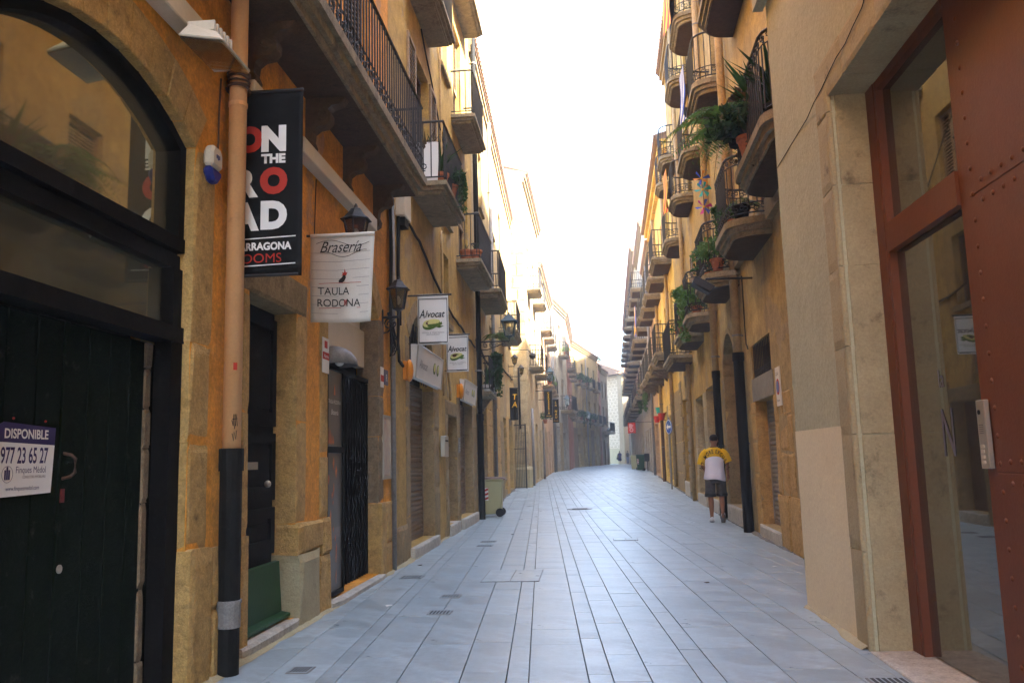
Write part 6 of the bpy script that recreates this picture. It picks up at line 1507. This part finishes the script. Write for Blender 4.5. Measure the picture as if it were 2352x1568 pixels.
def flag(x, y, z1, h, w, label, mats, horiz=False, n=9):
    t = thing('hanging_flag', (x, y, z1 - h), label, 'flag')
    for i in range(n):
        b = MB(); m = 10
        for k in range(m + 1):
            for e in (i / n, (i + 1) / n):
                zz = z1 - h * k / m; yy = y + w * e
                q = Vector((x + .05 * math.sin(e * 7 + k * .5) * (k / m), yy + .12 * (k / m) * math.sin(k * .6), zz)); b.v.append(q)
        o = len(b.v); b.v += [v + Vector((.004, 0, 0)) for v in b.v]
        for k in range(m):
            f = (2 * k, 2 * k + 1, 2 * k + 3, 2 * k + 2); b.f += [f, tuple(o + j for j in f[::-1])]; b.mi += [0, 0]
        b.build('stripe', mats[i % 2], t, smooth=True, recalc=False)
flag(FR.P(18.6, 0, .62).x, 18.6, 13.4, 1.9, 1.5, 'red and yellow striped flag on the top balcony of the tan house', ('flag_yellow', 'flag_red'))
flag(FR.P(22.9, 0, .62).x, 22.6, 9.1, 1.1, .9, 'red and yellow striped flag on the third-storey balcony of the tan house', ('flag_yellow', 'flag_red'))
flag(FR.P(17.2, 0, .60).x, 17.0, 9.4, 1.1, .7, 'blue and white striped cloth on the upper bowed balcony', ('cloth_blue', 'banner_white'), n=11)
flag(FR.P(44, 0, .8).x, 45.0, 9.3, 1.6, .9, 'blue and yellow flag on the salmon house', ('cloth_blue', 'flag_yellow'), n=4)
def pinwheel(c, r, m1, m2, label):
    c = Vector(c); t = thing('pinwheel', c, label, 'pinwheel')
    for i in range(6):
        a = i * math.pi / 3; d = Vector((math.cos(a), 0, math.sin(a))); e = Vector((math.cos(a + .8), 0, math.sin(a + .8)))
        part(t, 'blade', (m1, m2)[i % 2], lambda b: b.add([c, c + d * r, c + (d + e) * r * .45 + Vector((0, -.05, 0)), c + Vector((0, .004, 0)), c + d * r + Vector((0, .004, 0)), c + (d + e) * r * .45 + Vector((0, -.046, 0))], [(0, 1, 2), (5, 4, 3), (0, 3, 4, 1), (1, 4, 5, 2), (2, 5, 3, 0)]))
    part(t, 'hub', 'flag_yellow', lambda b: b.ball(c + Vector((0, -.01, 0)), .02)); part(t, 'stick', 'dry_stem', lambda b: b.tube([c + Vector((0, .012, 0)), c + Vector((.05, .02, -.75))], .006, 5))
for (s, z, a, b_, w) in ((14.0, 5.75, 'teal', 'teal', 'teal'), (14.0, 5.45, 'magenta', 'cloth_blue', 'magenta and blue'), (14.1, 5.98, 'cloth_blue', 'orange_plastic', 'blue and orange')):
    pinwheel(FR.P(s, z, .70), .15, a, b_, w + ' pinwheel on the end of the scrolled balcony')
# colourful flower pots on the right far wall
for i, (s, z, m, w) in enumerate(((39.0, 3.2, 'teal', 'teal'), (41.0, 2.9, 'flag_red', 'red'), (37.2, 2.85, 'flag_red', 'dark red'))):
    c = FR.P(s, z, .18); t = thing('wall_pot', c, w + ' pot bracketed to the wall past the pale roller shutter', 'flower pot'); part(t, 'pot', m, lambda b: b.lathe(c, [(.10, 0), (.16, .28), (.17, .3)], 10)); part(t, 'bracket', 'iron', lambda b: b.tube([FR.P(s, z, 0), FR.P(s, z, .18)], .012, 5))
t = thing('roof_shade_panel', (5.6, 140, 21), 'grey triangular panel added for a patch of shade above the end roof', 'shade_panel')
part(t, 'sheet', 'shade_panel', lambda b: b.ext([(4.5, 140, 19.4), (6.6, 140, 19.3), (6.5, 140, 24.2)], (0, .05, 0))); part(t, 'mast', 'steel', lambda b: b.tube([(6.62, 140.1, .3), (6.55, 140.1, 24.4)], .05, 6))  # panel and mast made up to draw a triangle of shade

# ================================================================ people
def skin_mesh(nodes_, edges, root=0, sub=2):
    me = bpy.data.meshes.new('sk'); me.from_pydata([n[0] for n in nodes_], edges, [])
    o = bpy.data.objects.new('sk', me); col.objects.link(o)
    o.modifiers.new('skin', 'SKIN')
    for i, n in enumerate(nodes_):
        v = me.skin_vertices[0].data[i]; r_ = n[1]; v.radius = r_ if isinstance(r_, tuple) else (r_, r_); v.use_root = (i == root)
    s = o.modifiers.new('sub', 'SUBSURF'); s.levels = sub; s.render_levels = sub
    dg = bpy.context.evaluated_depsgraph_get(); out = bpy.data.meshes.new_from_object(o.evaluated_get(dg))
    vs = [v.co.copy() for v in out.vertices]; fs = [tuple(p.vertices) for p in out.polygons]
    bpy.data.objects.remove(o); bpy.data.meshes.remove(out)
    return vs, fs
def loft(b, rings, n=20, cap0=True, cap1=True, warp=None):
    o = len(b.v)
    for (c, rx, ry) in rings:
        for k in range(n):
            a = 2 * math.pi * k / n; p = Vector((c[0] + rx * math.cos(a), c[1] + ry * math.sin(a), c[2]))
            b.v.append(warp(p, a) if warp else p)
    for i in range(len(rings) - 1):
        for k in range(n): b.f.append((o + i * n + k, o + i * n + (k + 1) % n, o + (i + 1) * n + (k + 1) % n, o + (i + 1) * n + k)); b.mi.append(b.cur)
    if cap0: b.f.append(tuple(o + k for k in range(n - 1, -1, -1))); b.mi.append(b.cur)
    if cap1: b.f.append(tuple(o + (len(rings) - 1) * n + k for k in range(n))); b.mi.append(b.cur)
def hand(b, w, d, side):
    """palm and five bent fingers from wrist w along direction d"""
    d = Vector(d).normalized(); s = Vector((0, 1, 0)) - d * d.y; s.normalize(); n = d.cross(s) * side
    b.tube([w, w + d * .03, w + d * .085], [.020, .030, .030], 8)
    for i, (o_, L) in enumerate(((-.026, .062), (-.009, .075), (.009, .072), (.026, .056))):
        p = w + d * .08 + s * o_; b.tube([p - d * .01, p + d * L * .45 + n * .004, p + d * L * .8 + n * .018, p + d * L * .95 + n * .032], [.0095, .009, .008, .006], 6)
    p = w + d * .025 + s * .028; b.tube([p, p + s * .02 + d * .03, p + s * .02 + d * .06 + n * .012], [.011, .0095, .007], 6)
def man():
    base = Vector((2.60, 17.55, zg(17.55))); t = thing('person', base, 'person in a yellow and white t-shirt and dark rolled shorts walking away', 'person')
    M0 = Matrix.Translation(base) @ Matrix.Rotation(R(-6), 4, 'Z')
    def fin(b, name, mat, **k): b.v = [M0 @ Vector(v) for v in b.v]; return b.build(name, mat, t, **k)
    N = [((0, 0, .93), (.13, .10)), ((0, .01, 1.12), (.12, .09)), ((0, .01, 1.30), (.14, .10)), ((0, 0, 1.41), (.07, .055)), ((.005, .01, 1.50), .050), ((.015, .03, 1.56), (.062, .066)), ((.02, .04, 1.63), (.074, .088)), ((.02, .03, 1.69), (.066, .08)),
         ((-.10, 0, .86), .095), ((-.105, .03, .50), .058), ((-.105, -.012, .36), .060), ((-.105, .0, .10), .034), ((-.11, .10, .045), .035),
         ((.10, 0, .86), .095), ((.11, .08, .50), .056), ((.105, -.06, .37), .056), ((.10, -.225, .215), .034), ((.105, -.17, .09), .035),
         ((-.17, 0, 1.385), .042), ((-.245, -.01, 1.14), .040), ((-.19, .13, 1.02), .030), ((.17, 0, 1.385), .042), ((.25, -.03, 1.15), .040), ((.255, .03, .93), .028)]
    E = [(0, 1), (1, 2), (2, 3), (3, 4), (4, 5), (5, 6), (6, 7), (0, 8), (8, 9), (9, 10), (10, 11), (11, 12), (0, 13), (13, 14), (14, 15), (15, 16), (16, 17), (3, 18), (18, 19), (19, 20), (3, 21), (21, 22), (22, 23)]
    vs, fs = skin_mesh(N, E, 0, 2)
    b = MB(); b.add(vs, fs)
    hand(b, Vector((.255, .03, .935)), (0, .12, -1), -1); hand(b, Vector((-.19, .125, 1.02)), (.35, .9, -.15), 1)
    hd = Vector((.02, .045, 1.61)); ax = Vector((.45, .89, -.12)).normalized(); sd_ = ax.cross(ZP).normalized()
    b.ball(hd + ax * .088 + ZP * .0, (.014, .016, .022), 8, 6)                       # nose
    for q in (-1, 1): b.ball(hd + sd_ * q * .078 - ax * .005, (.014, .022, .032), 8, 6)     # ears
    b.ball(hd + ax * .078 - ZP * .042, (.02, .02, .008), 8, 4)
    body = fin(b, 'body', 'skin', smooth=True)
    b = MB(); [b.ball(hd + ax * .076 + sd_ * q * .03 + ZP * .02, .009, 8, 5) for q in (-1, 1)]; fin(b, 'eyes', 'rubber')
    # hair
    b = MB(); b.ball((0, 0, 0), 1, 22, 14); P = []
    for v in b.v:
        q = Vector((v.x * .082, v.y * .096, v.z * .080)); w = 1 + .10 * noise.noise(v * 3.5) + .05 * noise.noise(v * 9)
        q *= w; q = q - ax * .012 + hd + ZP * .052
        f = (q - hd).dot(ax)
        if f > .045 and q.z < hd.z + .075: q -= ax * (f - .045)
        if q.z < hd.z - .02: q = q.lerp(hd + ZP * -.01 - ax * .02, .35)
        P.append(q)
    b.v = P; fin(b, 'hair', 'hair', smooth=True)
    # t-shirt
    b = MB(); zs_ = [.835, .84, .92, 1.0, 1.08, 1.16, 1.23, 1.30, 1.345, 1.385, 1.42, 1.45, 1.475, 1.49]
    rx = [.204, .210, .205, .196, .186, .190, .196, .200, .200, .196, .178, .140, .092, .068]; ry = [.158, .162, .158, .146, .128, .128, .128, .126, .122, .114, .102, .088, .074, .064]
    def warp(p, a):
        k = max(0, 1 - abs(p.z - 1.30) / .14); q = p.copy(); q.z -= 1.55 * p.x * p.x * k
        wv = max(0, (1.25 - p.z)) * 2.2; f = 1 + wv * (.05 * math.sin(a * 5 + p.z * 6) + .03 * math.sin(a * 9 - p.z * 9)); q.x *= f; q.y *= f
        if p.z < .9: q.z += .012 * math.sin(a * 3) - .02 * math.cos(a)
        return q
    b.cur = 1; loft(b, [((0, .005, z), x, y) for z, x, y in zip(zs_[:8], rx[:8], ry[:8])], 40, False, False, warp)
    b.cur = 0; loft(b, [((0, .005, z), x, y) for z, x, y in zip(zs_[7:], rx[7:], ry[7:])], 40, False, False, warp)
    for q, e in ((-1, Vector((-.272, -.005, 1.135))), (1, Vector((.278, -.015, 1.18)))):
        s0 = Vector((q * .135, 0, 1.415)); m = s0.lerp(e, .5) + Vector((q * .022, 0, .02)); b.tube([s0, s0.lerp(e, .25) + Vector((q * .02, 0, .01)), m, e], [.062, .074, .076, .078], 16, False)
    tree = BVHTree.FromPolygons([v.copy() for v in b.v], b.f)
    o = fin(b, 'tshirt', ['shirt_yellow', 'shirt_white'], smooth=True)
    # print on the back, each letter wrapped on the cloth
    body_ = 'NO MORE EXCUSES'; wd = {'M': 1.15, 'O': 1.05, 'N': 1.0, 'R': .95, 'E': .85, 'X': .95, 'C': .95, 'U': .95, 'S': .9, ' ': .6}
    L = sum(wd[c] for c in body_); u = 0
    for ch in body_:
        w = wd[ch]; f = (u + w / 2) / L * 2 - 1; u += w
        if ch == ' ': continue
        x = .262 * math.sin(f * 1.25) / math.sin(1.25); z = 1.392 - 2.35 * x * x * (1 + 1.3 * abs(f)) ; ang = -math.atan(4.7 * x * 1.1) * .9
        me = bpy.data.curves.new('l', 'FONT'); me.body = ch; me.size = .11; me.align_x = 'CENTER'; me.offset = .0022; me.fill_mode = 'FRONT'; me.resolution_u = 3
        tmp = bpy.data.objects.new('l', me); col.objects.link(tmp); mm = bpy.data.meshes.new_from_object(tmp); bpy.data.objects.remove(tmp)
        xs_ = .62 if abs(f) < .7 else .55
        for v in mm.vertices:
            px, pz = v.co.x * xs_, v.co.y - .03; X_ = x + px * math.cos(ang) - pz * math.sin(ang); Z_ = z + px * math.sin(ang) + pz * math.cos(ang)
            h = tree.ray_cast(Vector((X_, -1, Z_)), Vector((0, 1, 0))); yy = (h[0].y if h[0] is not None else -.08) - .005
            v.co = M0 @ Vector((X_, yy, Z_))
        mm.materials.clear(); mm.materials.append(MAT['ink_black']); ob = link(bpy.data.objects.new('print_letter', mm)); setparent(ob, o)
    b = MB(); b.ring((0, .005, 1.488), XP, YP, .072, .008, 20, 6); fin(b, 'collar', 'ink_black')
    # shorts with rolled cuffs
    b = MB(); loft(b, [((0, 0, .95), .15, .105), ((0, 0, .90), .165, .115), ((0, 0, .82), .175, .122), ((0, 0, .77), .17, .12)], 24)
    sh = [(-.10, [(.84, 0), (.72, .012), (.60, .022), (.515, .028)]), (.105, [(.84, 0), (.72, .028), (.60, .056), (.525, .07)])]
    for x, l in sh: loft(b, [((x * (1 + .04 * i), y, z), .100 + .003 * i, .112 - .004 * i) for i, (z, y) in enumerate(l)], 18, True, True, lambda p, a: p + Vector((math.cos(a), math.sin(a), 0)) * .006 * math.sin(a * 4 + p.z * 40))
    fin(b, 'shorts', 'denim', smooth=True)
    for x, y, z in ((-.112, .028, .50), (.118, .071, .51)):
        b = MB(); loft(b, [((x, y, z), .110, .103), ((x, y, z + .025), .113, .106), ((x, y - .004, z + .055), .111, .104)], 18); fin(b, 'cuff', 'denim_dark', smooth=True)
    # shoes
    for k, (p, pit) in enumerate(((Vector((-.105, .045, .0)), 0), (Vector((.105, -.165, .105)), R(-58)))):
        Ms = Matrix.Translation(p) @ Matrix.Rotation(pit, 4, 'X'); dz = 0 if k == 0 else -.03
        b = MB(); prof = [(-.095, .030, .07), (-.085, .038, .085), (-.03, .042, .09), (.03, .045, .075), (.09, .047, .055), (.14, .040, .04), (.165, .018, .028)]
        n = 12; o0 = len(b.v)
        for y, w, h in prof:
            for q in range(n):
                a = math.pi * q / (n - 1); b.v.append(Vector((math.cos(a) * w, y, .022 + math.sin(a) ** .7 * h)))
        for i in range(len(prof) - 1):
            for q in range(n): b.f.append((o0 + i * n + q, o0 + i * n + (q + 1) % n, o0 + (i + 1) * n + (q + 1) % n, o0 + (i + 1) * n + q)); b.mi.append(0)
        b.f += [tuple(o0 + q for q in range(n - 1, -1, -1)), tuple(o0 + (len(prof) - 1) * n + q for q in range(n))]; b.mi += [0, 0]
        b.v = [Ms @ (v + Vector((0, 0, dz))) for v in b.v]; s_ = fin(b, 'shoe', 'shoe_white', smooth=True)
        b = MB(); out = [(math.cos(a) * (.046 if -1.2 < math.sin(a) < .2 else .044), .035 + math.sin(a) * .137) for a in [2 * math.pi * i / 18 for i in range(18)]]
        b.ext([Vector((x, y, .003 + dz)) for x, y in out], (0, 0, .020)); b.v = [Ms @ v for v in b.v]; b.v = [M0 @ v for v in b.v]; b.build('sole', 'sole', s_)
man()
def walker(loc, rot, h, label, dress):
    base = Vector(loc); t = thing('person', base, label, 'person'); k = h / 1.74
    M0 = Matrix.Translation(base) @ Matrix.Rotation(rot, 4, 'Z') @ Matrix.Scale(k, 4)
    def fin(b, name, mat, **q): b.v = [M0 @ Vector(v) for v in b.v]; return b.build(name, mat, t, **q)
    N = [((0, 0, .93), (.13, .10)), ((0, .01, 1.12), (.12, .09)), ((0, .01, 1.30), (.14, .10)), ((0, 0, 1.43), (.10, .075)), ((0, .01, 1.50), .05), ((0, .02, 1.58), (.065, .07)), ((0, .02, 1.66), (.075, .088)),
         ((-.09, 0, .86), .085), ((-.09, .06, .48), .055), ((-.09, .02, .09), .035), ((-.09, .12, .04), .035), ((.09, 0, .86), .085), ((.09, .0, .48), .055), ((.09, -.15, .10), .035), ((.09, -.05, .04), .035),
         ((-.17, 0, 1.40), .05), ((-.24, -.02, 1.14), .038), ((-.22, .06, .92), .03), ((.17, 0, 1.40), .05), ((.24, -.02, 1.14), .038), ((.12, -.10, .98) if not dress else (.22, .06, .92), .03)]
    E = [(0, 1), (1, 2), (2, 3), (3, 4), (4, 5), (5, 6), (0, 7), (7, 8), (8, 9), (9, 10), (0, 11), (11, 12), (12, 13), (13, 14), (3, 15), (15, 16), (16, 17), (3, 18), (18, 19), (19, 20)]
    vs, fs = skin_mesh(N, E, 0, 1); b = MB(); b.add(vs, fs); fin(b, 'body', 'skin', smooth=True)
    b = MB(); b.ball((0, .0, 1.66), (.092, .10, .105 if not dress else .12), 12, 8); fin(b, 'hair', 'hair', smooth=True)
    if dress:
        b = MB(); loft(b, [((0, 0, .45), .27, .19), ((0, 0, .75), .23, .17), ((0, 0, 1.0), .185, .14), ((0, 0, 1.2), .185, .14), ((0, 0, 1.40), .19, .11), ((0, 0, 1.47), .08, .07)], 18); b.tube([(-.16, 0, 1.4), (-.25, -.01, 1.18)], .07, 10); b.tube([(.16, 0, 1.4), (.25, -.01, 1.18)], .07, 10); fin(b, 'dress', 'dress', smooth=True)
        b = MB(); b.wb(-.42, -.24, -.12, .14, .62, .90); b.tube([(-.33, -.08, .9), (-.22, 0, 1.42), (-.33, .1, .9)], .012, 5); fin(b, 'shoulder_bag', 'rubber', bevel=.03)
    else:
        b = MB(); loft(b, [((0, 0, .90), .18, .13), ((0, 0, 1.1), .18, .135), ((0, 0, 1.3), .2, .14), ((0, 0, 1.42), .17, .10), ((0, 0, 1.48), .075, .065)], 18); fin(b, 'vest', 'denim_dark', smooth=True)
        b = MB(); loft(b, [((-.09, 0, .93), .11, .12), ((-.095, .06, .48), .085, .09), ((-.09, .02, .08), .07, .08)], 12); loft(b, [((.09, 0, .93), .11, .12), ((.095, 0, .48), .085, .09), ((.09, -.14, .10), .07, .08)], 12); fin(b, 'jeans', 'jeans_blue', smooth=True)
    for x, y in ((-.09, .03), (.09, -.10)): b = MB(); b.ball((x, y + .04, .035), (.05, .13, .035), 10, 5); fin(b, 'shoe', 'rubber', smooth=True)
walker((4.25, 104.5, zg(104)), R(8), 1.6, 'person in a dark blue dress carrying a black shoulder bag', True)
walker((5.30, 106, zg(104)), R(-5), 1.62, 'person in a dark sleeveless top and blue jeans with hands behind the back', False)

# scraps on the paving
for i, (x, y, m_, lab) in enumerate(((-1.9, 8.2, 'banner_white', 'scrap of white paper on the paving before the menu door'), (-1.35, 15.6, 'ink_black', 'small black scrap on the paving beyond the paired grates'), (1.25, 9.4, 'dry_stem', 'dry leaf on the paving near the beige house corner'), (-2.2, 11.3, 'dry_stem', 'dry leaf against the ochre house wall'), (2.2, 10.6, 'banner_white', 'paper scrap by the plinth of the barred window house'))):
    t = thing('litter_scrap', (x, y, zg(y)), lab, 'litter'); part(t, 'scrap', m_, lambda b: b.ext([(x + .035 * math.cos(a) * rnd.uniform(.6, 1.2), y + .035 * math.sin(a) * rnd.uniform(.6, 1.2), zg(y) + .003 + .006 * (k % 2)) for k, a in enumerate([j * 1.05 for j in range(6)])], (0, 0, .002)))

# ================================================================ haze added to imitate lens glare over the lane
m, n, l, p = nodes('glare_haze'); n.remove(p)
pv = n.new('ShaderNodeVolumePrincipled'); pv.inputs['Color'].default_value = (.96, .97, 1.0, 1); pv.inputs['Density'].default_value = .0025; pv.inputs['Anisotropy'].default_value = -.3
l.new(pv.outputs[0], n['Material Output'].inputs['Volume'])
b = MB(); b.wb(-62, 62, -64, 176, -1.2, 28); hz = b.build('haze', 'glare_haze'); tag(hz, 'pale haze added to imitate lens glare along the lane', kind='stuff')
